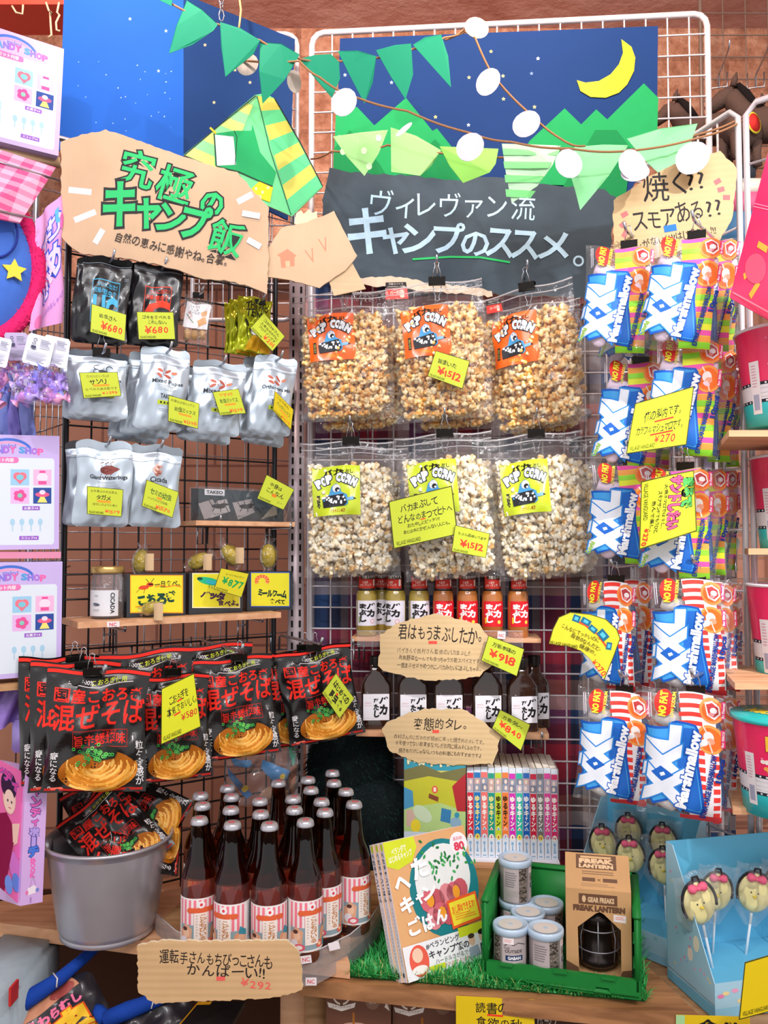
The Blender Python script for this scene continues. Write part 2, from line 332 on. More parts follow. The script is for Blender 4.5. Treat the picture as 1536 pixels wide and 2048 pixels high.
def jag(pts, amp=3, step=14, seed=1):
    """torn outline: subdivide and roughen"""
    rr = random.Random(seed); o = []
    for i, p in enumerate(pts):
        q = pts[(i + 1) % len(pts)]; n = max(1, int(math.hypot(q[0] - p[0], q[1] - p[1]) / step))
        for k in range(n): t = k / n; o.append((p[0] + (q[0] - p[0]) * t + rr.uniform(-amp, amp), p[1] + (q[1] - p[1]) * t + rr.uniform(-amp, amp)))
    return o
# ================================================================ the setting
mb = MB(); mb.box((0, 2.66, 2.9), (5.2, .1, 1.2), stone('#f6bd9e', '#dd9a7a', '#a8694a')); mb.struct('wall_back')
mb = MB(); mb.box((0, 2.7, 1.15), (5.2, .1, 2.3), bricks('#b47a60', '#a66c54', '#84503e', .36, .19)); mb.struct('wall_lower')
mb = MB(); mb.box((0, .9, 3.17), (5.2, 3.7, .1), stone('#f6c6b8', '#ecb3a4', '#d69684', 4)); mb.struct('ceiling')
mb = MB(); mb.box((0, .9, -.05), (5.2, 3.7, .1), wood('#6d4a35', '#4c3122', 2)); mb.struct('floor')
mb = MB(); a = P(-260, 14, 1.95); b = P(372, 14, 1.95); mb.box(((a.x + b.x) / 2, 2.0, a.z + .035), (b.x - a.x, .12, .07), K('#e0503f', .5)); mb.struct('trim_1')
CHROME = K('#b9bcc4', .25, .9); WIREW = K('#d9d3d8', .35, .25); WIREB = K('#17181d', .35, .2); TAN = cardboard(); STEEL = K('#8f8d93', .4, .6)
TWINE = K('#b0805c', .9, bump=.5, bs=900); BLACKM = K('#191613', .4, .3)
# ---------------------------------------------------------------- wire grids
def grid_panel(pl, u0, u1, v0, v1, label, mat, fmat=None, cell=.05, r=.0022, fr_=.006, name='wire_grid_panel', corner=.03):
    a = pl.at(u0, 1095); b = pl.at(u1, 1095); d = (b - a); d.z = 0; w = d.length; d.normalize(); n = pl.n
    um = (u0 + u1) / 2; zt = pl.at(um, v0).z; zb = pl.at(um, v1).z; h = zt - zb
    M = Matrix.Translation(Vector((a.x, a.y, zb))) @ Matrix.Rotation(math.atan2(d.y, d.x), 4, 'Z')
    t = thing(name, label, 'grid panel', 'wire grid panels', M); wi = MB()
    x = cell
    while x < w - .01: wi.tube([(x, 0, 0), (x, 0, h)], r, mat, 5, M, cap=False); x += cell
    z = h - cell
    while z > .01: wi.tube([(0, -.003, z), (w, -.003, z)], r, mat, 5, M, cap=False); z -= cell
    c = corner; f = MB(); ar = [rad(x) for x in (0, 30, 60, 90)]
    pts = [(c - c * math.cos(q), 0, c - c * math.sin(q)) for q in ar] + [(w - c + c * math.sin(q), 0, c - c * math.cos(q)) for q in ar] + [(w - c + c * math.cos(q), 0, h - c + c * math.sin(q)) for q in ar] + [(c - c * math.sin(q), 0, h - c + c * math.cos(q)) for q in ar]
    f.tube(pts, fr_, fmat or mat, 8, M, closed=True); f.part('frame', t); wi.part('wire_lattice', t); return t
grid_panel(LEFT, 128, 548, 455, 1822, 'black wire grid panel on the left carrying the insect snacks and noodles', WIREB, fr_=.006)
grid_panel(LEFT.fwd(-.09), 60, 586, 330, 1500, 'thin chrome grid panel behind the black one', CHROME, cell=.06, r=.0016)
grid_panel(MID, 620, 1432, 47, 1770, 'large white wire grid panel in the middle with rounded frame', WIREW, fr_=.0075)
grid_panel(Plane(P(480, 200, 2.08), 0), 380, 590, 68, 640, 'small white grid panel standing behind the painted tent', WIREW, fr_=.006)
grid_panel(Plane(P(1500, 400, 2.3), 0), 1418, 1640, -60, 1500, 'thin bronze grid panel at the right behind the toy horses', K('#8d7a70', .4, .5), cell=.064, r=.002)
# side stand: two white grids meeting in an edge near the right
e0 = P(1492, 1095, 1.62)
def side_grid(yaw, L, label, cell=.055):
    zt = P(1484, 215, 1.62).z; zb = .74; h = zt - zb; M = Matrix.Translation(Vector((e0.x, e0.y, zb))) @ Matrix.Rotation(rad(yaw), 4, 'Z')
    t = thing('wire_grid_panel', label, 'grid panel', 'wire grid panels', M); f = MB(); f.tube([(0, 0, 0), (0, 0, h - .02), (.02, 0, h), (L - .02, 0, h), (L, 0, h - .02), (L, 0, 0)], .0062, WIREW, 8, M, closed=True); f.part('frame', t)
    w = MB(); k = 1
    while k * cell < L: w.tube([(k * cell, 0, 0), (k * cell, 0, h)], .0025, WIREW, 5, M); k += 1
    k = 1
    while k * .12 < h: w.tube([(0, 0, h - k * .12), (L, 0, h - k * .12)], .0028, WIREW, 5, M); k += 1
    w.part('wire_lattice', t)
side_grid(112, .34, 'white side grid running back from the edge post by the colourful marshmallows')
e0 = e0 + Vector((.012, -.008, 0)); side_grid(-42, .4, 'white side grid carrying the popcorn buckets at right')
# slotted upright and rail
mb = MB(); pc = P(592, 1095, 1.93); up = thing('slotted_upright', 'grey slotted steel upright between the left and middle grids', 'upright', None, Matrix.Translation((pc.x, pc.y, .3)) @ Matrix.Rotation(rad(8), 4, 'Z')); Mu = WM[up.name]
mb.box((0, 0, .9), (.036, .03, 1.8), K('#b8a8ad', .45, .3), Mu, .002); mb.part('channel', up); mb = MB()
for i in range(70):
    for x in (-.009, .009): mb.box((x, -.0152, .05 + i * .025), (.0045, .002, .015), K('#14100f', .9), Mu)
mb.part('slots', up)
mb = MB(); a = MID.at(600, 836, .01); b = MID.at(1180, 828, .01); mb.tube([a, b], .011, K('#b7b3bb', .4, .3), 4); mb.thing('steel_rail', 'grey steel rail across the middle grid behind the orange popcorn', 'rail')
# plaid cloth
S = lambda u, v: MID.fwd(-.05).at(612 + u * 860, 545 + v * 1230) + MID.n * (.006 * math.sin(u * 31 + 2 * math.sin(v * 5)) + .004 * math.sin(u * 77))
ST1 = [(0, '#2d3350'), (.14, '#8c7b77'), (.22, '#a33048'), (.38, '#b02c40'), (.52, '#22273f'), (.64, '#a99a94'), (.74, '#d9d2d8'), (.86, '#3a5c94')]
ST2 = [(0, '#a02c40'), (.2, '#c23348'), (.3, '#28304f'), (.48, '#33588f'), (.6, '#c9bcbc'), (.72, '#8e6f62'), (.86, '#282f4a')]
mb = MB(); mb.grid(S, 70, 30, plaid('plaid_cloth', .23, .27, ST1, ST2)); mb.thing('plaid_cloth', 'red, navy and white plaid cloth hanging behind the middle grid', 'cloth')
# ================================================================ tables
WD = wood('#eab98f', '#c88c62', 2.2, 0); WD2 = wood('#c89a6c', '#96683f', 2.2, 0)
zt = .73
def slab(name, label, pts, z, th, mat, cat='shelf'):
    """board of plan outline pts (world x, y)"""
    S = lambda x, y, o=0: Vector((x, y, z + o)); m = MB(); m.prism(pts, S, th, mat); return m.thing(name, label, cat)
a = PZ(-160, 1824, zt); b = PZ(305, 1882, zt); c = PZ(700, 1925, zt)
slab('table_board', 'pale wooden board under the bucket and behind the bottles', [(a.x, a.y), (b.x, b.y), (c.x, c.y), (-.15, 1.94), (-.25, 1.94), (a.x, 1.68)], zt - .002, .026, WD)
q = [(312, 1848), (352, 1884), (410, 1914), (480, 1932), (560, 1938), (632, 1926), (700, 1892), (742, 1856), (762, 1826)]
arc = [PZ(u, v, zt + .012) for u, v in q]; tray = thing('bottle_tray', 'curved plywood bottle tray with a clear plastic fence', 'tray', None, arc[4] * 1); m = MB()
back = [Vector((arc[-1].x + .02, 1.86, 0)), Vector((arc[0].x + .05, 1.80, 0))]
m.prism([(p.x, p.y) for p in arc] + [(p.x, p.y) for p in back], lambda x, y, o=0: Vector((x, y, zt + .013 + o)), .012, WD2); m.part('board', tray)
m = MB(); fp = [p + Vector((0, -.004, 0)) for p in arc]; n = len(fp)
m.add([Vector((p.x, p.y, zt - .022)) for p in fp] + [Vector((p.x, p.y, zt + .034)) for p in fp], [(i, i + 1, n + i + 1, n + i) for i in range(n - 1)], film(.05, .22, .6)); m.tube([(p.x, p.y, zt + .034) for p in fp], .0012, film(.05, .5, .6), 5); m.part('plastic_fence', tray, 'clear plastic fence')
for nm, u, v, lay, r in (('NC', 612, 1919, .006, -8), ('NC', 622, 1963, -.018, 0), ('NC', 668, 1892, .008, -14)):
    pl = Plane(PZ(u, {612: 1932, 622: 1932, 668: 1910}[u], zt + .012) + Vector((0, -.012, 0)), 14); A = Art(); A.rect(u - 11, v - 8, u + 11, v + 8, '#efe7ea', r)
    if u != 668: A.txt(nm, u, v, 14, 8, '#e0525c', r, .02)
    tag(A.to(MB(), lambda x, y, o=0: pl.at(x, y, o)).top('shelf_sticker'), {612: 'small white NC sticker on the plastic fence below the bottles', 622: 'lower white NC sticker under the tray by the grass', 668: 'blank white sticker on the plastic fence right of the bottles'}[u], 'sticker')
zg = .70
a = PZ(600, 1958, zg); b = PZ(1402, 2034, zg); bl = Vector((a.x, 1.93, 0)); br_ = Vector((.40, 1.87, 0)); b2 = PZ(1390, 2020, zg)
tb = thing('display_table', 'dark wooden table under the artificial grass', 'table', None, Vector(((a.x + b.x) / 2, 1.6, 0))); m = MB(); m.prism([(a.x, a.y), (b.x, b.y), (br_.x, br_.y), (bl.x, bl.y)], lambda x, y, o=0: Vector((x, y, zg + o)), .028, wood('#b98355', '#7d5230', 2.2, 0)); m.part('table_top', tb)
slab('table_board', 'pale wooden board under the lollipop boxes', [(.37, 1.87), (.45, 1.52), (.505, 1.345), (.56, 1.24), (1.6, 1.3), (1.6, 1.87)], zg - .03, .02, WD2, 'table')
def leg(u, v, z1, w, label, mat):
    p = PZ(u, v, z1); M = Matrix.Translation((p.x, p.y + .05, 0)); m = MB(); m.box((0, 0, z1 / 2), (w, w, z1), mat, M, .003); m.part('leg', tb, label)
leg(585, 1960, zg - .029, .05, 'orange wooden table leg below the torn cardboard price sign', WD); leg(632, 1965, zg - .029, .045, 'brown wooden table leg left of the tumbler boxes', WD2)
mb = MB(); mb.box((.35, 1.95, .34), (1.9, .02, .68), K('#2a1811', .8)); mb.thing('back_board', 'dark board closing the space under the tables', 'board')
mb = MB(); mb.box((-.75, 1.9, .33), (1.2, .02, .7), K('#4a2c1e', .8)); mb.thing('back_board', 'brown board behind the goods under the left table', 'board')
# turf mat
fa, fb = PZ(655, 1953, zg), PZ(1290, 2006, zg)
def turfp(s, t): p = fa.lerp(fb, s); q2 = Vector((fa.x - .08, 1.88, zg)).lerp(Vector((fb.x + .12, 1.84, zg)), s); return p.lerp(q2, t)
m = MB(); m.prism([(p.x, p.y) for p in (turfp(0, .01), turfp(1, .01), turfp(1, 1), turfp(0, 1))], lambda x, y, o=0: Vector((x, y, zg + .005 + o)), .005, K('#1f5a2a', .9))
def inside(p, poly): return sum(((a_.y > p.y) != (b_.y > p.y)) and p.x < (b_.x - a_.x) * (p.y - a_.y) / (b_.y - a_.y) + a_.x for a_, b_ in zip(poly, poly[1:] + poly[:1])) % 2
TRAYP = [p + Vector((.012, -.012, 0)) for p in arc] + back
rr = random.Random(3); GR = [K(h, .6, var=.1) for h in ('#27a04a', '#3fbf63', '#1f8a3d', '#62cf7c', '#c9cf7a')]; gv = {g: ([], []) for g in range(5)}
for i in range(15000):
    s, t = rr.uniform(-.005, 1.005), rr.random() ** 1.6 * .95; p = turfp(s, t)
    if inside(p, TRAYP): continue
    a = rr.uniform(0, 6.28); l = rr.uniform(.014, .032); ln = rr.uniform(.3, 1.15)
    d = Vector((math.cos(a) * math.sin(ln), math.sin(a) * math.sin(ln), math.cos(ln))); w = Vector((-math.sin(a), math.cos(a), 0)) * .0009; k = rr.choice((0, 0, 0, 1, 1, 2, 2, 3, 3, 4) if t < .08 else (0, 0, 1, 1, 2, 3, 3, 1, 0, 3)); g, f = gv[k]; n = len(g); p.z = zg + .004
    g += [p - w, p + w, p + d * l * .6 + w * .8, p + d * l * .6 - w * .8, p + d * l + Vector((0, 0, -l * .12))]; f += [(n, n + 1, n + 2, n + 3), (n + 3, n + 2, n + 4)]
for k in gv: m.add(gv[k][0], gv[k][1], GR[k])
m.thing('artificial_grass', 'bright green artificial grass mat on the table board', 'grass', kind='stuff')
# ================================================================ painted boards, signs, tent
def sign(name, pts, pl, t, mat, art, label, cat, edge=None, group=None, bend=None):
    S = (lambda x, y, o=0: pl.at(x, y, o)) if bend is None else (lambda x, y, o=0: pl.at(x, y, o + bend(x, y)))
    m = MB(); m.prism(pts, S, t, mat, edge)
    xs = ys = ()
    if bend: xs = [min(p[0] for p in pts) + k * 12 for k in range(1, 40)]
    if art: art.to(m, S, xs=xs)
    return m.thing(name, label, cat, group)
BLUE_LIT = K('#0a55b2', .7, var=.12, sc_=6, bump=.1, bs=30); BLUE_SHADED = K('#15376a', .8, var=.15, sc_=6, bump=.1, bs=30); NAVY2 = K('#0f3268', .8, var=.1, sc_=5)  # first two: the left board's lit side and shaded fold, put into colour
A = Art(); rs = random.Random(2)
for k in range(26): x, y = rs.uniform(150, 350), rs.uniform(120, 262); A.ell(x, y, rs.uniform(.4, 1.8), rs.uniform(.4, 1.6), '#9dc3ea', n=5)
for x, y in ((317, 142), (332, 62), (260, 38)): A.poly([(x + (4 if k % 2 else 1.8) * math.sin(k * .628), y + (4 if k % 2 else 1.8) * math.cos(k * .628)) for k in range(10)], '#8fb0cf')
b1 = thing('painted_board', 'deep blue painted night sky board behind the left cardboard sign', 'board', None, P(240, 300, 1.84)); pl = Plane(P(240, 150, 1.84), 14); m = MB(); m.prism([(128, -12), (367, -12), (367, 330), (118, 300)], lambda x, y, o=0: pl.at(x, y, o), .005, BLUE_LIT); A.to(m, lambda x, y, o=0: pl.at(x, y, o)); m.part('lit_panel', b1)
pl2 = Plane(pl.at(367, 150), 30); A = Art()
for x, y in ((428, 205), (500, 165), (520, 230), (470, 140), (410, 90)): A.poly([(x + (4 if k % 2 else 1.8) * math.sin(k * .628), y + (4 if k % 2 else 1.8) * math.cos(k * .628)) for k in range(10)], '#c9b58a')
m = MB(); m.prism([(367, -12), (345, -12), (367, 15), (590, 80), (576, 440), (367, 340)][0:1] + [(590, 78), (576, 440), (367, 340)], lambda x, y, o=0: pl2.at(x, y, o), .005, BLUE_SHADED); A.to(m, lambda x, y, o=0: pl2.at(x, y, o)); m.part('folded_panel', b1)
# night board with moon and hills
pb = MID.fwd(.02); Sb = lambda x, y, o=0: pb.at(x, y, o); b2 = thing('painted_board', 'navy night sky board with yellow crescent moon and green paper hills', 'board', None, pb.at(990, 400)); m = MB()
m.prism([(680, 77), (1316, 52), (1314, 265), (1250, 410), (668, 400)], Sb, .006, NAVY2); A = Art()
for x, y, c in ((982, 103, '#b9b26a'), (938, 155, '#c9c47a'), (1006, 152, '#c9c47a'), (1007, 198, '#d6d07a'), (871, 234, '#e2da7a'), (937, 250, '#bcd0ea'), (1069, 214, '#e2da7a'), (1076, 117, '#dfe4ee'), (1063, 147, '#5d7aa8'), (690, 150, '#9fb4cf'), (783, 165, '#9fb4cf')): A.poly([(x + (4.2 if k % 2 else 2) * math.sin(k * .628), y + (4.2 if k % 2 else 2) * math.cos(k * .628)) for k in range(10)], c)
A.to(m, Sb); m.part('backing', b2)
mo = [(655, 240), (715, 285), (738, 350), (730, 430), (690, 510), (640, 560), (560, 590), (470, 585), (410, 550), (388, 485), (440, 500), (520, 490), (590, 450), (640, 390), (665, 320)]
m = MB(); m.prism([(1024 + x / 3, y / 3) for x, y in mo], lambda x, y, o=0: pb.at(x, y, o + .003), .002, K('#c9c21c', .5, var=.22, sc_=30)); m.part('paper_moon', b2, 'yellow crescent moon')
G1 = K('#1a9153', .8, var=.06); G2 = K('#0d7a43', .8, var=.06)
for pts, g, o_ in (([(672, 230), (714, 215), (749, 252), (812, 197), (865, 263), (874, 258), (902, 293), (902, 360), (667, 345)], G1, .003), ([(820, 330), (870, 280), (930, 345), (930, 400), (800, 400)], G2, .005), ([(667, 345), (668, 300), (700, 262), (760, 330), (800, 400), (668, 400)], G2, .005), ([(1059, 283), (1129, 218), (1162, 250), (1192, 220), (1214, 240), (1287, 168), (1316, 197), (1314, 262), (1251, 330), (1251, 375), (1074, 370), (1000, 380)], G1, .003), ([(1120, 385), (1190, 262), (1232, 262), (1262, 300), (1250, 400)], G2, .005)):
    m = MB(); m.prism(pts, lambda x, y, o=0: pb.at(x, y, o + o_), .0015, g); m.part('paper_hill', b2)
# tent cut-out
ptt = Plane(P(520, 320, 1.74), 12); St = lambda x, y, o=0: ptt.at(x, y, o); A = Art(); GL, YL, GD = '#5fd08c', '#d8d05c', '#12a45c'
def lp(a, b, t): return (a[0] + (b[0] - a[0]) * t, a[1] + (b[1] - a[1]) * t)
r0, r1, s0, s1 = (514, 192), (549, 197), (582, 430), (645, 373)
for k in range(8): A.poly([lp(r0, s0, k / 8), lp(r0, s0, k / 8 + .06), lp(r0, s0, (k + 1) / 8), lp(r1, s1, (k + 1) / 8), lp(r1, s1, k / 8)], YL if k % 2 == 0 else GL)
l0, l1 = (512, 192), (369, 310)
for k in range(8): A.poly([lp(l0, l1, k / 8), lp(l0, l1, (k + 1) / 8), lp((514, 192), (450, 345), (k + 1) / 8), lp((514, 192), (450, 345), k / 8)], ('#cfe07a' if k % 2 else '#8fdc96'))
A.poly([(505, 250), (520, 305), (552, 345), (545, 372), (520, 362), (478, 343), (430, 332), (428, 268), (470, 262), (503, 262)], GD); A.poly([(430, 270), (467, 274), (472, 330), (434, 332)], '#dfe6ee'); A.line([(514, 192), (540, 300), (582, 430)], 1.6, '#1c5a3c'); A.poly([(503, 378), (520, 362), (546, 374), (540, 405), (505, 392)], '#f0d818')
for x, y in ((512, 378), (525, 385), (536, 376), (520, 394)): A.ell(x, y, 3, 3.4, '#fbf3a2')
A.line([(369, 311), (440, 250), (512, 192)], 2.2, '#1a2c28'); A.line([(549, 197), (600, 285), (645, 373)], 2.2, '#1a2c28'); A.line([(428, 268), (433, 333), (478, 345), (545, 374)], 2, '#1a2c28'); A.line([(420, 256), (432, 268)], 4, '#e8c020'); A.line([(470, 330), (474, 275), (468, 262)], 1.2, '#1a2c28')
sign('painted_tent', [(367, 310), (440, 248), (510, 190), (530, 186), (549, 197), (600, 283), (646, 373), (620, 398), (584, 433), (560, 422), (512, 402), (500, 382), (478, 348), (430, 336)], ptt, .004, K('#6fd48f', .5), A, 'painted cardboard tent with yellow and green stripes', 'sign', TAN)
# big cardboard sign on the left
pl = Plane(P(330, 420, 1.63), 10); A = Art(); INK = '#1d1a1c'; GRN = '#22c06a'
for ch, x, y, w, h, r in (('究', 275, 338, 68, 72, 14), ('極', 350, 370, 70, 70, 17), ('の', 424, 408, 42, 44, 17), ('キ', 240, 408, 60, 84, 10), ('ャ', 297, 428, 46, 56, 12), ('ン', 343, 438, 50, 52, 14), ('プ', 392, 445, 54, 66, 14), ('飯', 453, 476, 66, 66, 16)): A.txt(ch, x, y, w, h, GRN, r, *((.014, INK, .04) if ch in '究極飯' else (.035, INK, .055)))
A.txt('自然の恵みに感謝やね。合掌。', 343, 499, 228, 25, INK, 13, .004, hand=1)
for x, y, l, r in ((160, 382, 46, 6), (170, 432, 46, -22), (198, 473, 32, -60), (490, 396, 34, -28), (502, 430, 36, 10), (508, 487, 30, 30)): A.rect(x - l / 2, y - 6, x + l / 2, y + 6, '#d7dfee', r)
sign('cardboard_sign', jag([(122, 283), (155, 272), (210, 260), (240, 268), (300, 290), (365, 312), (430, 333), (475, 345), (505, 380), (537, 415), (537, 500), (535, 588), (500, 573), (460, 562), (400, 556), (350, 537), (260, 518), (160, 507), (122, 475)], 1.6, 9), pl, .005, cardboard('#cfae8e', 150, 0), A, 'large torn cardboard sign with fat green hand lettering', 'sign', cardboard('#e3cfb4', 150, 0))
# black board
pk = MID.fwd(.07); A = Art(); CH = K('#a9cbe2', .7, var=.1, sc_=50, bump=.2)
A.txt('ヴィレヴァン流', 905, 412, 330, 56, CH, 2, .0, hand=.6)
for ch, x, y, w, h, r in (('キ', 735, 462, 74, 88, 4), ('ャ', 791, 482, 50, 50, 3), ('ン', 838, 478, 62, 56, 2), ('プ', 898, 476, 60, 60, 3), ('の', 950, 488, 54, 46, 0), ('ス', 1000, 486, 52, 54, 5), ('ス', 1050, 490, 52, 54, 4), ('メ', 1108, 492, 58, 54, 6)): A.txt(ch, x, y, w, h, CH, r, .022)
A.ring(1157, 522, 9, 9, 4, CH); A.line([(825, 519), (900, 514), (960, 515), (1020, 525)], 4, '#1fae5c')
BP = [(660, 337), (700, 344), (745, 347), (800, 350), (875, 357), (925, 362), (955, 353), (1024, 358), (1074, 367), (1147, 373), (1210, 380), (1232, 395), (1225, 460), (1222, 520), (1200, 560), (1180, 597), (1100, 592), (1024, 590), (988, 588), (930, 580), (865, 575), (800, 560), (722, 562), (690, 545), (646, 500), (645, 400), (655, 360)]
m = MB(); bs = thing('chalk_sign', 'torn cardboard sign painted slate black with pale blue lettering', 'sign', None, pk.at(930, 590)); m.prism(jag(BP, 2.2, 11, 4), lambda x, y, o=0: pk.at(x, y, o), .005, K('#3d4a55', .8, var=.25, sc_=14, bump=.25, bs=60), cardboard('#d8bd98')); A.to(m, lambda x, y, o=0: pk.at(x, y, o)); m.part('painted_card', bs)
m = MB(); m.prism(jag([(718, 556), (800, 553), (865, 568), (930, 573), (985, 582), (985, 594), (930, 588), (860, 584), (800, 576), (722, 570)], 2, 8, 9), lambda x, y, o=0: pk.at(x, y, o + .001), .003, cardboard('#cdbba6')); m.part('torn_edge', bs, 'bare torn edge of brown card')
# right cardboard
pr = Plane(P(1340, 430, 1.61), -16); A = Art(); PK = '#f2696a'
A.txt('焼く', 1328, 372, 88, 60, INK, -8, .004, hand=1); A.txt('??', 1392, 362, 34, 34, INK, -10, .0); A.txt('スモアある', 1335, 432, 142, 44, INK, -12, .004, hand=1); A.txt('??', 1428, 416, 30, 32, INK, -12); A.txt('コレがないと!!はじまらん!!!', 1345, 475, 176, 20, INK, -11, .004, hand=1); A.rect(1328, 450, 1353, 463, '#1f6fd0', -10)
for x, y, r in ((1435, 363, -30), (1442, 379, -15), (1453, 395, 0), (1249, 429, -30), (1246, 449, -40), (1250, 468, -60)): A.rect(x - 7, y - 5, x + 7, y + 5, PK, r)
sign('cardboard_sign', jag([(1226, 400), (1250, 385), (1300, 352), (1340, 332), (1440, 303), (1474, 335), (1470, 395), (1462, 440), (1440, 480), (1300, 520), (1238, 540), (1228, 500)], 1.8, 9, 6), pr, .005, cardboard('#cdb083', 150, 2), A, 'torn cardboard sign with pink dashes above the colourful marshmallow bags', 'sign')
# arrow sign
pa = Plane(P(630, 500, 1.68), 4); A = Art(); A.poly([(554, 510), (575, 498), (594, 512), (589, 514), (589, 532), (563, 536), (560, 514)], '#f08a6c'); A.rect(571, 522, 580, 534, '#d6b58f', -6); A.txt('V', 622, 512, 18, 30, '#f08a6c', -20, -.01); A.txt('V', 648, 490, 18, 30, '#f08a6c', -16, -.01)
t = thing('arrow_sign', 'cardboard arrow sign with a small orange house and a stake', 'sign', None, pa.at(640, 575)); m = MB(); m.prism(jag([(562, 455), (612, 445), (668, 422), (714, 512), (690, 540), (639, 575), (580, 560), (527, 553), (534, 500)], 1, 12, 2), lambda x, y, o=0: pa.at(x, y, o), .004, cardboard('#d6b795', 150, 0)); A.to(m, lambda x, y, o=0: pa.at(x, y, o)); m.part('arrow_board', t)
m = MB(); m.prism([(648, 532), (700, 515), (732, 576), (668, 590)], lambda x, y, o=0: pa.at(x, y, o - .005), .004, cardboard('#d9bd96', 150, 2)); m.part('stake', t)
m = MB(); m.prism([(588, 445), (592, 425), (602, 418), (607, 426), (618, 416), (624, 424), (634, 420), (634, 432), (645, 436), (640, 446), (612, 455)], lambda x, y, o=0: pa.at(x, y, o - .005), .004, cardboard('#ead6b4')); m.part('paper_flame', t, 'cream paper tuft at the top')
# torn signs over the bottles
def tornsign(pts, pl, A, label, seed, h='#d9bb8c'): return sign('cardboard_sign', jag(pts, 1.8, 7, seed), pl, .005, cardboard(h, 170, 2), A, label, 'sign', cardboard('#e8d9b8'))
A = Art(); A.txt('君はもうまぶしたか。', 880, 1268, 166, 34, '#2b2322', 3, .006, hand=1); A.rect(857, 1282, 874, 1288, '#f0564a'); 
for t_, x, y, w in (('バイきんぐ西村さん監修のバカまぶし!!', 867, 1303, 146), ('肉魚野菜なーんでも合っちゃう万能スパイスです。', 880, 1319, 164), ('一度まぶせばやめつきに。バカみたいにまぶしちゃお。', 878, 1334, 168)): A.txt(t_, x, y, w, 11, '#3a302c', 3, .0, hand=1)
pz = MID.fwd(.15)
tornsign([(757, 1330), (762, 1270), (793, 1247), (850, 1232), (870, 1226), (925, 1240), (960, 1250), (987, 1290), (984, 1330), (958, 1354), (900, 1360), (850, 1362), (800, 1350), (765, 1340)], pz, A, 'torn oval cardboard sign in front of the spice jars', 8)
A = Art(); A.txt('変態的タレ。', 880, 1449, 105, 27, '#2b2322', 3, .006, hand=1); A.rect(865, 1460, 878, 1466, '#f0564a')
for t_, x, y, w in (('西村さんのこだわりが詰めに来った焼き肉のタレです。', 878, 1478, 180), ('水を使ってない超濃厚なタレがお肉に絡みまくるのです。', 877, 1491, 172), ('焼き肉だけじゃなくいつもの料理にもおすすめですよ', 880, 1506, 166)): A.txt(t_, x, y, w, 11, '#3a302c', 4, .0, hand=1)
pz = MID.fwd(.155)
tornsign([(764, 1458), (775, 1445), (820, 1426), (850, 1418), (930, 1420), (960, 1440), (1000, 1470), (996, 1500), (985, 1528), (900, 1530), (830, 1524), (778, 1502)], pz, A, 'torn oval cardboard sign in front of the sauce flasks', 9)
A = Art(); A.txt('運転手さんもちびっこさんも', 432, 1918, 226, 30, '#2a2120', 3, .006, hand=.7); A.txt('かんぱーい!!', 452, 1942, 156, 24, '#2a2120', 3, .006, hand=.7); A.rect(433, 1953, 450, 1961, '#f0625c'); A.txt('¥292', 512, 1968, 60, 18, '#f0625c', 8, .01, hand=1)
pz = Plane(P(440, 1940, 1.36), 0)
tornsign([(274, 1892), (300, 1885), (330, 1881), (420, 1883), (575, 1881), (598, 1905), (606, 1950), (604, 1980), (560, 1993), (480, 2000), (380, 2003), (310, 2007), (276, 1985)], pz, A, 'torn cardboard sign hanging in front of the bottle tray', 10, '#d3ac7c')
# ================================================================ buntings
def garland(name, label, strings, items, cat, group):
    """strings: polylines (u, v, depth); items: (kind, data, depth, yaw, colour, art)"""
    p0 = P(*strings[0][0]); t = thing(name, label, cat, group, p0)
    for s_ in strings:
        pts = [P(*q) for q in s_]; fine = []
        for i in range(len(pts) - 1):
            for k in range(6): fine.append(pts[i].lerp(pts[i + 1], k / 6) - Vector((0, 0, .004 * math.sin(math.pi * k / 6))))
        m = MB(); m.tube(fine + [pts[-1]], .0022, TWINE, 6); m.part('twine', t)
    for pn, pts, Y, yaw, col, A in items:
        u = sum(p[0] for p in pts) / len(pts); v = sum(p[1] for p in pts) / len(pts); pl = Plane(P(u, v, Y), yaw); c = random.Random(int(u)).uniform(-.012, .012)
        S = lambda x, y, o=0: pl.at(x, y, o + c * math.sin((x - u) * .045) + c * .6 * math.cos((y - v) * .03)); m = MB(); m.prism(pts, S, .0008, K(col, .7, var=.03))
        if A: A.to(m, S)
        m.part(pn, t)
DK = '#148a68'; Yb = 1.62
fl = [[(312, -3), (345, -3), (344, 13)], [(373, -3), (405, 24), (437, 55), (428, 68), (385, 90), (337, 104), (352, 50)], [(441, 46), (480, 55), (519, 77), (505, 105), (452, 156), (443, 95)], [(520, 78), (562, 92), (599, 117), (570, 165), (525, 201), (518, 140)], [(599, 117), (630, 109), (662, 110), (678, 127), (680, 160), (664, 197), (625, 150)], [(676, 104), (715, 101), (752, 108), (745, 160), (729, 207), (700, 152)], [(752, 100), (790, 90), (822, 88), (826, 150), (811, 199), (780, 150)], [(826, 90), (850, 75), (882, 68), (896, 110), (902, 174), (862, 130)]]
garland('bunting', 'dark green paper bunting along the top of the boards', [[(344, 8, Yb), (440, 50, Yb), (519, 80, Yb), (599, 118, Yb), (676, 122, Yb + .03), (752, 116, Yb + .06), (826, 98, Yb + .09), (890, 75, Yb + .11), (940, 58, Yb + .13)]], [('flag', p, Yb - .004 + .0003 * max(0, p[0][0] - 560), (-8, 5, -6, 8, 4, -4, 6, -10)[i], DK, None) for i, p in enumerate(fl)], 'bunting', 'paper buntings')
A1 = Art(); [A1.ell(x, y, 6, 7, '#d3f0c4', n=12) for x, y in ((679, 277), (711, 280), (757, 277), (686, 303), (728, 302), (738, 333))]
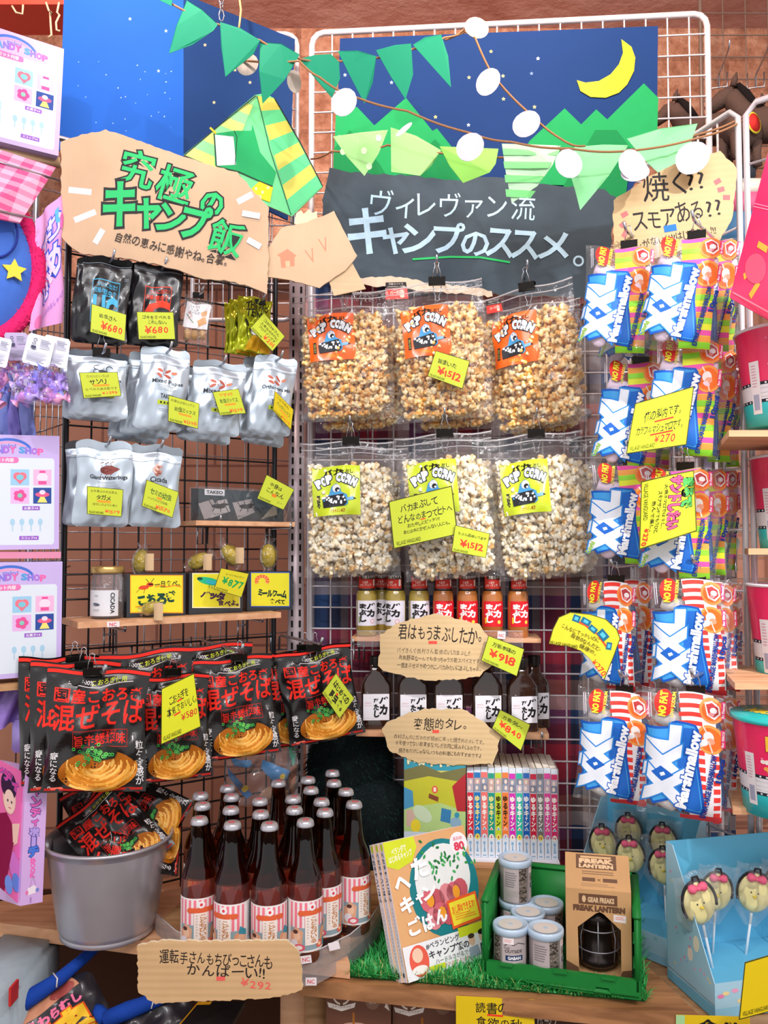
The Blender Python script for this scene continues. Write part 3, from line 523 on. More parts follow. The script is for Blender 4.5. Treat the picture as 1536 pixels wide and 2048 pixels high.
A2 = Art(); [A2.poly([(1005 + 2 * k, 295 + 27 * k), (1119 - 16 * k, 303 + 27 * k), (1112 - 17 * k, 315 + 27 * k), (1007 + 2 * k, 309 + 27 * k)], '#7fdc86') for k in range(4)]
LG = [([(666, 273), (720, 265), (776, 260), (757, 308), (729, 352), (693, 312)], '#a6e08e', A1), ([(782, 258), (832, 270), (882, 295), (862, 325), (840, 349), (783, 346)], '#a2e487', None), ([(879, 293), (935, 298), (994, 304), (988, 335), (976, 352), (927, 364), (900, 330)], '#9be066', None), ([(1004, 285), (1060, 290), (1121, 293), (1104, 335), (1074, 375), (1024, 402), (1012, 345)], '#bfe3c0', A2), ([(1150, 292), (1205, 291), (1257, 290), (1215, 355), (1162, 418), (1150, 375), (1140, 345)], '#8fe3a0', None), ([(1255, 275), (1320, 258), (1395, 247), (1372, 320), (1349, 378), (1320, 350), (1285, 318)], '#8fe6a2', None)]
garland('bunting', 'light green paper bunting hanging over the black sign', [[(622, 318, 1.9), (664, 302, 1.75), (720, 297, 1.72), (776, 290, 1.71), (882, 306, 1.70), (1004, 315, 1.68), (1121, 300, 1.66), (1257, 300, 1.65), (1400, 268, 1.63), (1490, 232, 1.62)]], [('flag', p, (1.72, 1.705, 1.69, 1.665, 1.645, 1.63)[i] - .012, (6, -6, 4, -5, 3, -4)[i], c, a) for i, (p, c, a) in enumerate(LG)], 'bunting', 'paper buntings')
def circ(x, y, rx, ry, rot=0): return [(x + rx * math.cos(t) * math.cos(rot) - ry * math.sin(t) * math.sin(rot), y + rx * math.cos(t) * math.sin(rot) + ry * math.sin(t) * math.cos(rot)) for t in [k * math.pi / 13 + .07 * math.sin(k * 3.1) for k in range(26)]]
CI = [(688, 206, 26, 28, 0, '#d9cfe2'), (495, 130, 22, 22, 0, '#d6cac0'), (590, 160, 16, 23, 0, '#d6ccc0'), (808, 258, 22, 5, -.75, '#dcd4d6'), (939, 296, 26, 28, 0, '#dad2e2'), (1138, 326, 28, 29, 0, '#dbd4e4'), (1269, 346, 27, 18, 0, '#ded7e6'), (1267, 328, 31, 31, 0, '#e0d9e8'), (1382, 318, 29, 32, .1, '#e0d9e8')]
garland('paper_circle_garland', 'long twine garland of white paper circles crossing the boards', [[(480, 120, 1.66), (599, 122, 1.6), (640, 155, 1.6), (700, 190, 1.6), (815, 222, 1.59), (940, 266, 1.58), (1024, 284, 1.58), (1140, 297, 1.58), (1257, 302, 1.58), (1400, 275, 1.6), (1490, 240, 1.62)]], [('paper_circle', circ(*c[:5]), 1.66 if c[0] in (495, 590) else 1.585 - .002 * i, (0, 5, 20, 0, 4, -4, 2, -3, 4)[i], c[5], None) for i, c in enumerate(CI)], 'garland', 'paper circle garlands')
CI = [(954, 53, 25, 21, -.2, '#ddd1c6'), (975, 166, 22, 27, .3, '#d6cfda'), (1052, 250, 27, 26, -.3, '#d8d1e0')]
garland('paper_circle_garland', 'short twine garland of three white paper circles at the top of the night board', [[(890, 80, 1.74), (930, 57, 1.74), (950, 75, 1.7), (985, 150, 1.69), (1060, 228, 1.67), (1130, 283, 1.63), (1170, 292, 1.6)]], [('paper_circle', circ(*c[:5]), 1.70 - .02 * i, (0, 6, -5)[i], c[5], None) for i, c in enumerate(CI)], 'garland', 'paper circle garlands')
# chains and cords under the ceiling
def cord(pts, Y, r, mat, name, label, cat): m = MB(); m.tube([P(u, v, Y) for u, v in pts], r, mat, 6); m.thing(name, label, cat)
m = MB()
for k in range(4):
    c = P(443, -20 + k * 17, 1.72); m.tube([c + Vector((.005 * math.cos(a) * (1 if k % 2 else .35), .005 * math.cos(a) * (.35 if k % 2 else 1), .013 * math.sin(a))) for a in [i * .785 for i in range(8)]], .0014, CHROME, 5, closed=True)
m.thing('hanging_chain', 'pale link chain hanging beside the second green flag', 'chain')
cord([(478, -10), (482, 20), (480, 40), (478, 56)], 1.9, .0025, K('#e9c07c', .6), 'cord', 'yellow cord hanging from the ceiling above the flags', 'cord')
for i, pts in enumerate(([(24, 12), (32, 25), (45, 28), (46, 10)], [(92, 5), (97, 20), (104, 28), (100, 22), (101, 45), (103, 70), (97, 75)], [(118, 5), (114, 25), (119, 30), (112, 45), (113, 60), (120, 62)])): cord(pts, 1.937, .0025, K('#efc9a4', .7), 'string_loop', ('looped cream string below the red beam far left', 'knotted cream string hanging below the red beam', 'cream string tail beside the blue board')[i], 'string')
# ================================================================ bags, clips, hooks, cards
def bagS(Wd, Ht, D, seed=0, rc=.0, wr=.0028, top=.0, back=False, pinch=.05):
    """front (or back) skin of a soft bag in 0..100 units, y down"""
    r = random.Random(seed); ph = [r.uniform(0, 6) for _ in range(6)]
    def S(x, y, o=0):
        u, v = min(1, max(0, x / 100)), min(1, max(0, y / 100)); e = max(0, math.sin(math.pi * u)) ** .55 * max(0, math.sin(math.pi * min(1, max(0, (v - top) / (1 - top))))) ** .5
        q = wr * min(1, e * 2.5) * (math.sin(9 * u + 7 * v + ph[0]) + .7 * math.sin(17 * u - 11 * v + ph[1]) + .5 * math.sin(23 * v + 6 * u + ph[2]) + .4 * math.sin(31 * u + 19 * v + ph[3]))
        yy = D * e + q; dv = min(v, 1 - v) * Ht; cx = 1 - pinch * math.sin(math.pi * v)
        if rc and dv < rc: cx *= 1 - (rc - math.sqrt(max(0, rc * rc - (rc - dv) ** 2))) * 2 / Wd
        flare = .004 * math.sin(5 * v + ph[4]); sag = .006 * math.sin(4 * u + ph[5]) * (1 - 2 * abs(v - .5))
        return Vector(((u - .5) * Wd * cx + flare * (2 * abs(u - .5)), (yy if back else -yy - o) + sag, (.5 - v) * Ht + .003 * math.sin(9 * u + ph[1]) * (1 - v)))
    return S
def skin(m, S, mat, nu=32, nv=40): return m.grid(lambda u, v: S(u * 100, v * 100, 0), nu, nv, mat)
CUT = [100 / 32 * k for k in range(1, 32)], [100 / 40 * k for k in range(1, 40)]
def clip_proto():
    t = thing('binder_clip', 'black binder clip', 'binder clip', 'binder clips'); m = MB()
    pr = [(-.0008, 0), (-.0062, .0145), (.0062, .0145), (.0008, 0)]; vs = [(x, a, b) for x in (-.016, .016) for a, b in pr]
    m.add(vs, [(0, 1, 5, 4), (1, 2, 6, 5), (2, 3, 7, 6)], BLACKM); m.tube([(-.016, -.001, 0), (.016, -.001, 0)], .0012, BLACKM, 6); m.tube([(-.016, .001, 0), (.016, .001, 0)], .0012, BLACKM, 6); m.part('jaw', t)
    for s, up in ((-1, 1), (1, -1)):
        m = MB(); z = .013; y = s * .006
        m.tube([(-.008, y, z * (up > 0)), (-.006, y * 1.6, up * .012 + z * (up > 0)), (-.003, y * 1.7, up * .02 + z * (up > 0)), (-.0045, y * 1.7, up * .026 + z * (up > 0)), (0, y * 1.7, up * .029 + z * (up > 0)), (.0045, y * 1.7, up * .026 + z * (up > 0)), (.003, y * 1.7, up * .02 + z * (up > 0)), (.006, y * 1.6, up * .012 + z * (up > 0)), (.008, y, z * (up > 0))], .0009, CHROME, 5); m.part('wire_handle', t, 'chrome wire handle')
    return Maker(t)
CLIP = clip_proto()
def clip(p, yaw, what, roll=0, s=1.0): return CLIP(fr(p, yaw, roll, 0, (s, s, s)), 'black binder clip gripping ' + what, 'binder clips')
def hook(p, n, back, what, tip=.03, r=.0026):
    """display hook: from the grid (back metres behind p) to a tip in front of p"""
    m = MB(); p = Vector(p); n = Vector(n).normalized(); b = p - n * back
    m.tube([b + Vector((0, 0, -.03)), b, b + n * .01 + Vector((0, 0, .004)), p, p + n * tip * .6 + Vector((0, 0, .002)), p + n * tip + Vector((0, 0, .016))], r, CHROME, 7); x = Vector((-n.y, n.x, 0)).normalized()
    m.tube([b - x * .022 + Vector((0, 0, .012)), b - x * .022 + Vector((0, 0, -.03)), b + x * .022 + Vector((0, 0, -.03)), b + x * .022 + Vector((0, 0, .012))], r * .9, CHROME, 6)
    m.thing('display_hook', 'chrome display hook carrying ' + what, 'hook', 'display hooks', None, b)
YEL = '#c8d640'; CARDR = '#ee4530'
def card(name, label, cor, Y, yaw, A, col=YEL, pitch=0, t=.0008, edge='#4a4a1e', vv=True, curl=0, dim=.8, vx=22, bw=1.5):
    u = sum(c[0] for c in cor) / 4; v = sum(c[1] for c in cor) / 4; pl = Y if isinstance(Y, Plane) else Plane(P(u, v, Y), yaw, pitch)
    S0 = quad(*[pl.at(*c) for c in cor]); n = pl.n; S = (lambda x, y, o=0: S0(x, y, o) + n * curl * ((x / 50 - 1) ** 2)) if curl else S0
    m = MB(); B = Art(); B.rect(0, 0, 100, 100, K(edge, .4, var=0)); B.rect(bw, bw * 1.3, 100 - bw, 100 - bw * 1.3, K(col, .35, var=.03)); B.items += [(a, b, c, l + 2, e) for a, b, c, l, e in A.items]
    if vv: q = [(a, b, c, l + 3, e) for a, b, c, l, e in Art().txt('VILLAGE VANGUARD', 4 + vx / 1.0, 91, vx * 1.9, 8, '#3f4a12', 0, .01).items]; B.items += q
    xs = [10 * k for k in range(1, 10)] if curl else ()
    B.to(m, S, base=0, eps=1.2e-4, xs=xs); ol = [(x, y) for x, y in ((0, 0), (25, 0), (50, 0), (75, 0), (100, 0), (100, 100), (75, 100), (50, 100), (25, 100), (0, 100))]; m.prism(ol, lambda x, y, o=0: S(x, y, o - 2e-4), t, K(col, .35, var=.03), K(edge, .4, var=0))
    return m.thing(name, label, 'price card', 'yellow hand-lettered cards')
# ---------------------------------------------------------------- silver and black snack pouches
SILV = K('#bccad6', .3, .5, var=.05, bump=.12, bs=26); BLKP = K('#15171b', .28, 0, bump=.3, bs=30, coat=.25)
def silver(nm, seed, kind):
    t = thing('silver_pouch', 'silver foil pouch', 'pouch', 'silver foil insect pouches'); Wd, Ht = .125, .175; S = bagS(Wd, Ht, .012, seed, .012, .0015, .12, pinch=.02); Bk = bagS(Wd, Ht, .012, seed, .012, .0026, .12, True, pinch=.02)
    m = MB(); skin(m, S, SILV); skin(m, Bk, SILV); A = Art()
    A.rect(1, 17, 99, 18.2, '#e4edf3'); A.rect(1, 20, 99, 20.8, '#8d9aa6')
    rr = random.Random(seed)
    if kind == 'scorpion':
        A.ell(58, 33, 9, 2.6, '#4b4f57'); A.ring(70, 28, 6, 5, 1.4, '#4b4f57', 90, 330)
        for k in (-1, 1): A.ring(47, 31 + k * 3, 5, 3, 1, '#4b4f57', 60, 300); A.line([(55, 33), (60, 33 + k * 7)], .9, '#4b4f57')
    elif kind == 'bug':
        A.ell(58, 33, 13, 5.4, '#8c4a45'); A.poly([(70, 30), (78, 33), (70, 36)], '#8c4a45'); A.ell(48, 33, 4, 3.5, '#6f3633'); A.line([(50, 30), (64, 33), (50, 36)], .8, '#5c2a28')
        for x, k in ((47, -1), (47, 1), (56, -1), (56, 1), (64, -1), (64, 1)): A.line([(x, 33 + 4 * k), (x - 3, 33 + 8 * k), (x + 3, 33 + 9.5 * k)], 1, '#7d403c')
    elif kind == 'larva':
        for k in range(9): A.ring(58 + rr.uniform(-7, 7), 32 + rr.uniform(-4, 4), 5, 3, 3, ('#c99a8c', '#a8685c', '#e0c0b4')[k % 3], rr.uniform(0, 90), rr.uniform(200, 300), 10)
    else:
        for k in range(5): x, y = 42 + (k % 3) * 15 + rr.uniform(-2, 2), 30 + (k // 3) * 6; A.ell(x, y, 6.5, 2, ('#c8705c', '#b65a4a', '#d98c70')[k % 3], rr.uniform(-35, 35), 10); A.line([(x - 6, y), (x - 9, y - 3)], .7, '#9c4a3c')
    A.txt(nm, 58, 43, min(66, 5.6 * len(nm)), 6, '#30363e', 0, .025); A.lines(40, 47, 80, 54, 4, '#8f9aa5'); A.txt('TAKEO', 60, 60, 26, 5, '#30363e', 0, .03); A.rect(42, 65, 78, 70, '#c3d53a')
    for k in range(4): A.ell(49 + k * 7, 67.5, 2, 1.4, '#2c3320', n=8)
    A.lines(46, 75, 76, 79, 2, '#8f9aa5'); A.to(m, S, 3e-4, 2e-4, *CUT); m.part('pouch_body', t); return Maker(t)
SP = [silver('Black Scorpion', 11, 'scorpion'), silver('Mixed Pupae', 12, 'mix'), silver('Mixed Insects', 13, 'mix'), silver('Orthoptera Mix', 14, 'mix'), silver('Giant Waterbugs', 15, 'bug'), silver('Cicada', 16, 'larva')]
for i, (k, d, u, v, w, h, yaw, roll, lab) in enumerate([
    (0, .13, 196, 768, 114, 136, 20, 2, 'silver pouch printed with a black scorpion, top left of the silver pouches'), (1, .14, 324, 778, 97, 168, 22, 4, 'front silver pouch printed Mixed Pupae'), (2, .14, 432, 796, 106, 150, 22, 4, 'front silver pouch with red insects between the pupae and the orthoptera pouches'), (3, .13, 544, 790, 86, 160, 24, 5, 'front silver pouch printed Orthoptera Mix beside the upright'), (4, .13, 206, 968, 108, 172, 20, 1, 'silver pouch printed with a brown giant waterbug'), (5, .14, 309, 972, 104, 165, 20, 2, 'silver pouch printed with a pile of cicadas'),
    (0, .08, 182, 775, 112, 134, 20, 1, 'second silver pouch peeking out behind the scorpion pouch'), (1, .095, 300, 790, 97, 172, 22, 5, 'second silver pouch just behind the mixed pupae pouch'), (1, .06, 278, 800, 97, 172, 22, 6, 'hindmost silver pouch left of the mixed pupae pouch'), (2, .09, 415, 812, 106, 150, 22, 5, 'silver pouch half hidden behind the one with red insects'), (3, .08, 520, 796, 86, 164, 24, 6, 'silver pouch half hidden behind the orthoptera pouch'), (3, .04, 532, 812, 86, 160, 24, 6, 'hindmost silver pouch low behind the orthoptera pouch'), (4, .08, 184, 968, 104, 168, 20, 0, 'silver pouch peeking out left of the waterbug pouch')]):
    M = hang(LEFT, d, u, v, w, h, .125, .175, yaw, roll); SP[k](M, lab, 'silver foil insect pouches')
    if i < 6:
        tp = M @ Vector((.004, -.002, .078)); hook(tp, LEFT.n, d, ('the scorpion pouch', 'the mixed pupae pouches', 'the silver pouches with red insects', 'the orthoptera pouches', 'the waterbug pouches', 'the cicada pouch')[i])
        if i == 0: clip(M @ Vector((.004, -.004, .073)), 20, 'the scorpion pouch')
def blackp(c, big, seed):
    t = thing('black_pouch', 'black foil pouch', 'pouch', 'black foil insect pouches'); S = bagS(.125, .205, .011, seed, .01, .002, .1, pinch=.02); Bk = bagS(.125, .205, .011, seed, .01, .002, .1, True, pinch=.02); m = MB(); skin(m, S, BLKP); skin(m, Bk, BLKP)
    A = Art(); A.rect(2, 8, 98, 9, '#5c646c'); A.frame(26, 28, 80, 78, 1, c); A.txt('ついに出た!', 55, 34, 40, 6, c, 0, .01); A.txt('究極の', 40, 41, 22, 6, c, 0, .01); A.txt('昆虫食', 62, 43, 26, 8, c, 0, .015); A.txt(big, 54, 62, 46, 28, c, 0, .05)
    for x in (88, 92): A.frame(x, 22, x + 3, 25, .6, '#8b949c')
    A.to(m, S, 3e-4, 2e-4, *CUT); m.part('pouch_body', t); return Maker(t)
for c, big, seed, u, v, w, h, lab, nm in (('#4fb4e0', 'UG', 21, 208, 600, 98, 176, 'black pouch with pale blue print at the upper left', 'the black pouch with blue print'), ('#f0442c', 'G', 22, 312, 610, 97, 166, 'black pouch with red print beside the blue printed one', 'the black pouch with red print')):
    mk = blackp(c, big, seed); M = hang(LEFT, .12, u, v, w, h, .125, .205, 18, 2); mk(M, lab); mk(hang(LEFT, .085, u - 10, v + 3, w, h, .125, .205, 18, 2), 'second black pouch close behind ' + nm); hook(M @ Vector((.01, 0, .092)), LEFT.n, .12, nm)
# small clear snack bag and green protein bags
FILM = film()
t = thing('clear_snack_bag', 'small clear snack bag with a white picture card and rusks', 'snack bag', None); m = MB(); S = bagS(.085, .13, .012, 31, 0, .002, .1); Bk = bagS(.085, .13, .012, 31, 0, .002, .1, True); skin(m, S, FILM, 12, 14); skin(m, Bk, FILM, 12, 14); m.part('film', t)
for k in range(3): m = MB(); m.box((-.022 + k * .02, .0, -.042 + .004 * k), (.018, .012, .028), K('#c99a62', .8, var=.2, bump=.5), None, .003); m.part('rusk', t)
m = MB(); A = Art(); A.rect(10, 22, 90, 70, '#e9e6ea'); A.txt('ゴキブリ\nさんの\nあげもの', 40, 34, 34, 18, '#3c3a3a', 0, 0); A.poly([(50, 55), (78, 46), (84, 60), (58, 66)], '#d9a878'); A.line([(16, 44), (40, 60)], 1.5, '#6d8a4a'); A.poly([(60, 40), (80, 35), (82, 44), (66, 48)], '#e2b48a'); A.line([(20, 40), (34, 46), (24, 52)], 1.5, '#c96a4a'); A.to(m, lambda x, y, o=0: S(x, y, o) + Vector((0, -.0006, 0)), 3e-4, 2e-4, *CUT); m.part('picture_card', t)
M = hang(LEFT, .11, 393, 638, 62, 108, .085, .13, 20, 4); place(t, M); hook(M @ Vector((0, 0, .058)), LEFT.n, .11, 'the small clear snack bag'); clip(M @ Vector((0, -.002, .052)), 20, 'the small clear snack bag', 0, .7)
GRNP = K('#b6bf22', .22, .45, bump=.4, bs=40)
t = thing('green_pouch', 'green foil pouch', 'pouch', 'green protein pouches'); m = MB(); S = bagS(.085, .125, .014, 33, 0, .004); Bk = bagS(.085, .125, .014, 33, 0, .004, 0, True); skin(m, S, GRNP); skin(m, Bk, GRNP)
A = Art(); A.txt('THE PRO', 56, 18, 66, 12, '#26281c', 0, .03); A.txt('TEIN', 46, 32, 46, 12, '#26281c', 0, .03); A.ell(26, 50, 9, 4.5, '#26281c', 50); A.line([(24, 56), (36, 82)], 2, '#26281c'); A.ell(56, 66, 22, 7, '#26281c', 15); A.poly([(40, 60), (70, 66), (72, 74), (42, 68)], '#e8e8e0'); A.poly([(34, 84), (50, 70), (96, 80), (99, 99), (30, 98)], '#d8a21c'); A.to(m, S, 3e-4, 2e-4, *CUT); m.part('pouch_body', t); mk = Maker(t)
M = hang(LEFT, .12, 508, 650, 70, 112, .085, .125, 20, 6); mk(M, 'front green pouch with a toothy grin print'); mk(hang(LEFT, .08, 487, 655, 60, 112, .085, .125, 20, 4), 'second green pouch behind the toothy one'); mk(hang(LEFT, .05, 474, 658, 50, 104, .085, .125, 26, 2), 'hindmost green pouch at the left of its hook'); hook(M @ Vector((.008, 0, .055)), LEFT.n, .12, 'the green pouches'); clip(M @ Vector((.008, -.004, .048)), 20, 'the green pouches', 0, .7)
# ---------------------------------------------------------------- spicy noodle bags
RED = '#ee2f23'
t = thing('noodle_bag', 'black noodle bag', 'noodle bag', 'black and red noodle bags'); NW, NH = .19, .235; S = bagS(NW, NH, .017, 41, 0, .0045, .06); Bk = bagS(NW, NH, .017, 41, 0, .0045, .06, True); m = MB(); NB = K('#141011', .3, 0, var=.2, bump=.5, bs=34, coat=.3); skin(m, S, NB); skin(m, Bk, NB)
A = Art(); A.rect(0, 1.4, 100, 4.2, RED); A.txt('国産100%', 33, 9.5, 24, 4.4, '#e9e4e4', 4, .01); A.txt('こおろぎ使用', 60, 9.5, 34, 4.6, '#c8d83a', -4, .01); A.line([(20, 12), (50, 14.5), (84, 10)], .6, '#d9d2d2')
A.rect(8, 16, 23, 27, RED); A.txt('国', 15.5, 21.5, 11, 9, '#1a1516', 0, .03); A.txt('産こおろぎ', 60, 21, 70, 11, RED, -1, .028); A.txt('混ぜそば', 53, 37, 90, 20, RED, -4, .018, shear=.12)
A.frame(28, 49, 82, 63, .7, '#a82a24'); A.txt('旨辛蟋蟀味', 55, 56.5, 50, 9, RED, -2, .012); A.txt('こおろぎ', 64, 50.8, 14, 2.6, RED, -2)
rr = random.Random(8); A.ell(53, 82, 38, 16.5, K('#b5661a', .5), -3, 26)
for k in range(110):
    r = rr.uniform(.25, 1); a0 = rr.uniform(-20, 60); a1 = a0 + rr.uniform(70, 140); cx, cy = 53 + rr.uniform(-4, 4), 77 + rr.uniform(-2, 3); A.items.append(Art().line([(cx + 37 * r * math.cos(rad(a)), cy + 19 * r * math.sin(rad(a))) for a in [a0 + (a1 - a0) * q / 9 for q in range(10)]], rr.uniform(1.3, 1.9), ('#f2ae48', '#f7c266', '#e2962e', '#cf7f22')[k % 4]).items[0][:3] + (8 + k // 8, (0, 0, 0, 0)))
for k in range(40):
    x, y = 47 + rr.gauss(0, 9), 70 + rr.gauss(0, 3.2); A.items.append(Art().ring(x, y, 1.5, 1.1, .9, ('#3fae4a', '#6fca5c', '#23803a')[k % 3], 0, 360, 7).items[0][:3] + (22 + k % 4, (0, 0, 0, 0)))
A.items.append(Art().poly([(44, 66), (60, 62), (74, 64), (70, 72), (52, 74)], '#20261c').items[0][:3] + (21, (0, 0, 0, 0)))
A.txt('癖\nに\nな\nる\n。', 10, 82, 8, 30, '#efecec', 0, .008); A.txt('粒\n々\n食\n感\nが', 94, 76, 7.5, 36, '#efecec', 0, .008); A.rect(3, 96.5, 97, 98.5, '#b3241c'); A.poly([(8, 96), (20, 95.5), (22, 97), (10, 98)], '#f06a5a')
A.to(m, S, 3e-4, 1.1e-4, *CUT); m.part('bag_body', t); NO = Maker(t)
for u, v, w, h, d, yaw, roll, lab in ((193, 1460, 196, 238, .21, 14, 3, 'front noodle bag at the far left, fully visible'), (345, 1455, 150, 205, .18, 22, -1, 'noodle bag behind the yellow card about crickets tasting good'), (474, 1414, 156, 196, .18, 16, -4, 'front noodle bag in the middle of its row'), (640, 1388, 152, 182, .16, 14, -8, 'front noodle bag at the right end beneath the diamond card'),
    (150, 1450, 170, 250, .18, 18, 1, 'second noodle bag left behind the front one'), (118, 1438, 150, 246, .15, 20, 0, 'third noodle bag at the outer left edge'), (298, 1418, 190, 230, .14, 22, -4, 'noodle bag hidden between the two left rows, red top edge showing'), (425, 1395, 170, 210, .12, 20, -2, 'noodle bag behind the middle one, top edge showing'), (590, 1395, 150, 185, .11, 18, -4, 'noodle bag just left behind the rightmost one'), (560, 1400, 140, 185, .09, 20, -2, 'hindmost noodle bag between the middle and right ones')):
    M = hang(LEFT, d, u, v, w, h, NW, NH, yaw, roll, -4); NO(M, lab, 'black and red noodle bags')
for u, v, d, yaw, what in ((185, 1352, .205, 14, 'the front noodle bag at the far left'), (168, 1340, .18, 16, 'the second noodle bag at the left'), (150, 1328, .155, 18, 'the third noodle bag at the left'), (345, 1352, .18, 20, 'the noodle bag with the yellow card'), (478, 1322, .185, 16, 'the middle noodle bag'), (628, 1303, .165, 14, 'the rightmost noodle bag'), (608, 1302, .11, 14, 'the noodle bag behind the rightmost one')): clip(LEFT.fwd(d).at(u, v), yaw, what)
for u, v, d, what in ((205, 1345, .22, 'the left noodle bags'), (352, 1325, .2, 'the noodle bags with the yellow card'), (478, 1302, .2, 'the middle noodle bags'), (636, 1288, .18, 'the right noodle bags')): hook(LEFT.fwd(d).at(u, v), LEFT.n, d, what, .02, .0032)
# bucket with noodle bags
GALV = K('#c4c2c9', .33, .6, var=.14, sc_=14, bump=.1, bs=40)
bc = P(216, 1844, 1.6); bc.z = .73; t = thing('bucket', 'galvanised metal bucket holding noodle bags', 'bucket', None, bc); Mq = Matrix.Translation(bc); m = MB()
pf = [(.082, 0), (.086, .002), (.0865, .008), (.0855, .012), (.0875, .03), (.0895, .031), (.0905, .034), (.0893, .038), (.0925, .055), (.0965, .092), (.0975, .096), (.1005, .099), (.1015, .103), (.1003, .107), (.0990, .110), (.1003, .118), (.1035, .122), (.1045, .126), (.1033, .130), (.1025, .134), (.114, .170), (.118, .172), (.1185, .176), (.1145, .178), (.1125, .170), (.09, .02), (.084, .006), (.0, .006)]
m.lathe(pf, GALV, 48, Mq, cap=False); m.lathe([(0, 0), (.082, 0)], GALV, 48, Mq, cap=False)
for r_, z_ in ((.0885, .024), (.0905, .036), (.1005, .103), (.1028, .117), (.1048, .131)): m.tube([Mq @ Vector((r_ * math.cos(k * .1309), r_ * math.sin(k * .1309), z_)) for k in range(48)], .0017, GALV, 8, closed=True)
m.part('pail', t)
m = MB(); m.tube([Vector((-.123, -.01, .165)) + bc, Vector((-.128, -.03, .15)) + bc, Vector((-.1, -.06, .16)) + bc + Vector((-.03, .02, 0)), Vector((-.135, .02, .168)) + bc], .0035, STEEL, 8); m.box((-.112, -.012, .158), (.012, .03, .03), GALV, Mq, .002); m.part('handle', t)
for (x, y, z, yaw, pitch, roll, s), lab in zip(((.012, .0, .175, 8, -28, -40, .9), (.03, .045, .2, 12, -20, -58, .95), (-.01, .06, .19, 10, -10, -30, .9), (.055, .01, .16, 30, -40, -75, .8)), ('frontmost noodle bag lying in the bucket', 'noodle bag sticking up at the right of the bucket', 'noodle bag at the back of the bucket', 'noodle bag leaning over the right rim of the bucket')): NO(fr(bc + Vector((x, y, z)), yaw, roll, pitch, (s * .82,) * 3), lab, 'black and red noodle bags')
# ---------------------------------------------------------------- left shelves and what stands on them
def shelfbar(name, label, pl, u0, v0, u1, v1, depth, th, mat, z_at_front=True):
    """plank whose front lower edge runs (u0,v0)-(u1,v1) on plane pl, going depth back"""
    a, b = pl.at(u0, v0), pl.at(u1, v1); b.z = a.z = (a.z + b.z) / 2; n = pl.n
    S = lambda x, y, o=0: a + (b - a) * x - n * y * depth + Vector((0, 0, th + o)); m = MB(); m.prism([(0, 0), (1, 0), (1, 1), (0, 1)], S, th, mat); return m.thing(name, label, 'shelf', 'small plank shelves'), a, b
sh, a, b = shelfbar('plank_shelf', 'pale plank shelf with the jar and the insect boxes', LEFT.fwd(.13), 156, 1252, 562, 1240, .12, .012, WD); zs = a.z + .012
pl = LEFT.fwd(.131); A = Art(); A.rect(214, 1243, 239, 1254, '#efe9ea', -2); A.txt('NC', 226, 1249, 14, 7, '#e0525c', -2, .03); tag(A.to(MB(), lambda x, y, o=0: pl.at(x, y, o)).top('shelf_sticker'), 'white NC sticker on the edge of the plank with the jar', 'sticker')
sh2, a2, b2_ = shelfbar('plank_shelf', 'short plank shelf under the clear insect case', LEFT.fwd(.1), 392, 1054, 590, 1050, .1, .010, WD); zs2 = a2.z + .010
def bracket(pl, u, v, L, label, drop=.05):
    m = MB(); p = pl.at(u, v); n = pl.n; x = Vector((-n.y, n.x, 0)); b = p - n * L; dz = Vector((0, 0, -drop))
    m.tube([p + Vector((0, 0, .012)), p, b, b + dz], .0025, CHROME, 6); m.tube([b - x * .012, b - x * .012 + dz, b + x * .012 + dz, b + x * .012], .0022, CHROME, 6); m.tube([b - x * .014 + dz * .3, b + x * .014 + dz * .3], .002, CHROME, 5); m.thing('shelf_bracket', label, 'bracket', 'wire shelf brackets')
bracket(LEFT.fwd(.1), 250, 1262, .1, 'wire bracket under the left end of the plank with the jar'); bracket(LEFT.fwd(.1), 525, 1243, .1, 'wire bracket under the right end of the plank with the jar'); bracket(LEFT.fwd(.1), 442, 1040, .1, 'wire bracket at the left end of the insect case shelf'); bracket(LEFT.fwd(.1), 582, 1056, .1, 'wire bracket at the right end of the insect case shelf')
def onshelf(u, d, z): p = LEFT.fwd(d).at(u, 1095); k = p.copy(); k.z = z; return k
# glass jar
p = onshelf(216, .07, zs); t = thing('glass_jar', 'glass jar with a gold lid and a white cicada label', 'jar', None, p); Mj = Matrix.Translation(p); m = MB(); m.lathe([(0, .0), (.029, 0), (.0315, .004), (.0315, .074), (.028, .083), (.028, .09)], film(.04, .1, .6), 32, Mj, cap=False); m.part('glass', t)
m = MB(); m.lathe([(0, .088), (.031, .088), (.0318, .091), (.0318, .1), (.03, .102), (0, .102)], K('#c7a766', .3, .7), 40, Mj, cap=False, wob=lambda i, a: 1 + .008 * math.sin(a * 30)); m.part('lid', t, 'gold screw lid'); Sj = lambda x, y, o=0: p + Vector(((.0318 + o) * math.sin(rad(-62 + x * 1.2)), -(.0318 + o) * math.cos(rad(-62 + x * 1.2)), .006 + .05 * (1 - y / 100)))
m = MB(); A = Art(); A.rect(0, 0, 100, 100, '#dcdfe4'); A.txt('CICADA', 82, 50, 80, 12, '#23262c', 90, .03); A.ell(34, 55, 12, 6, '#5b6170', 12); A.ell(28, 58, 7, 3, '#8890a0', 30); A.txt('せみ', 34, 22, 12, 7, '#3a3f48'); A.lines(24, 74, 46, 84, 2, '#9aa0aa'); A.to(m, Sj, 2e-4, 1.5e-4, [10 * k for k in range(1, 10)]); m.part('label', t, 'white paper label')
m = MB(); m.lathe([(0, .003), (.027, .003), (.027, .03), (.02, .034), (0, .035)], K('#5c5048', .9, var=.4, bump=1, bs=120), 20, Mj, cap=False); m.part('contents', t)
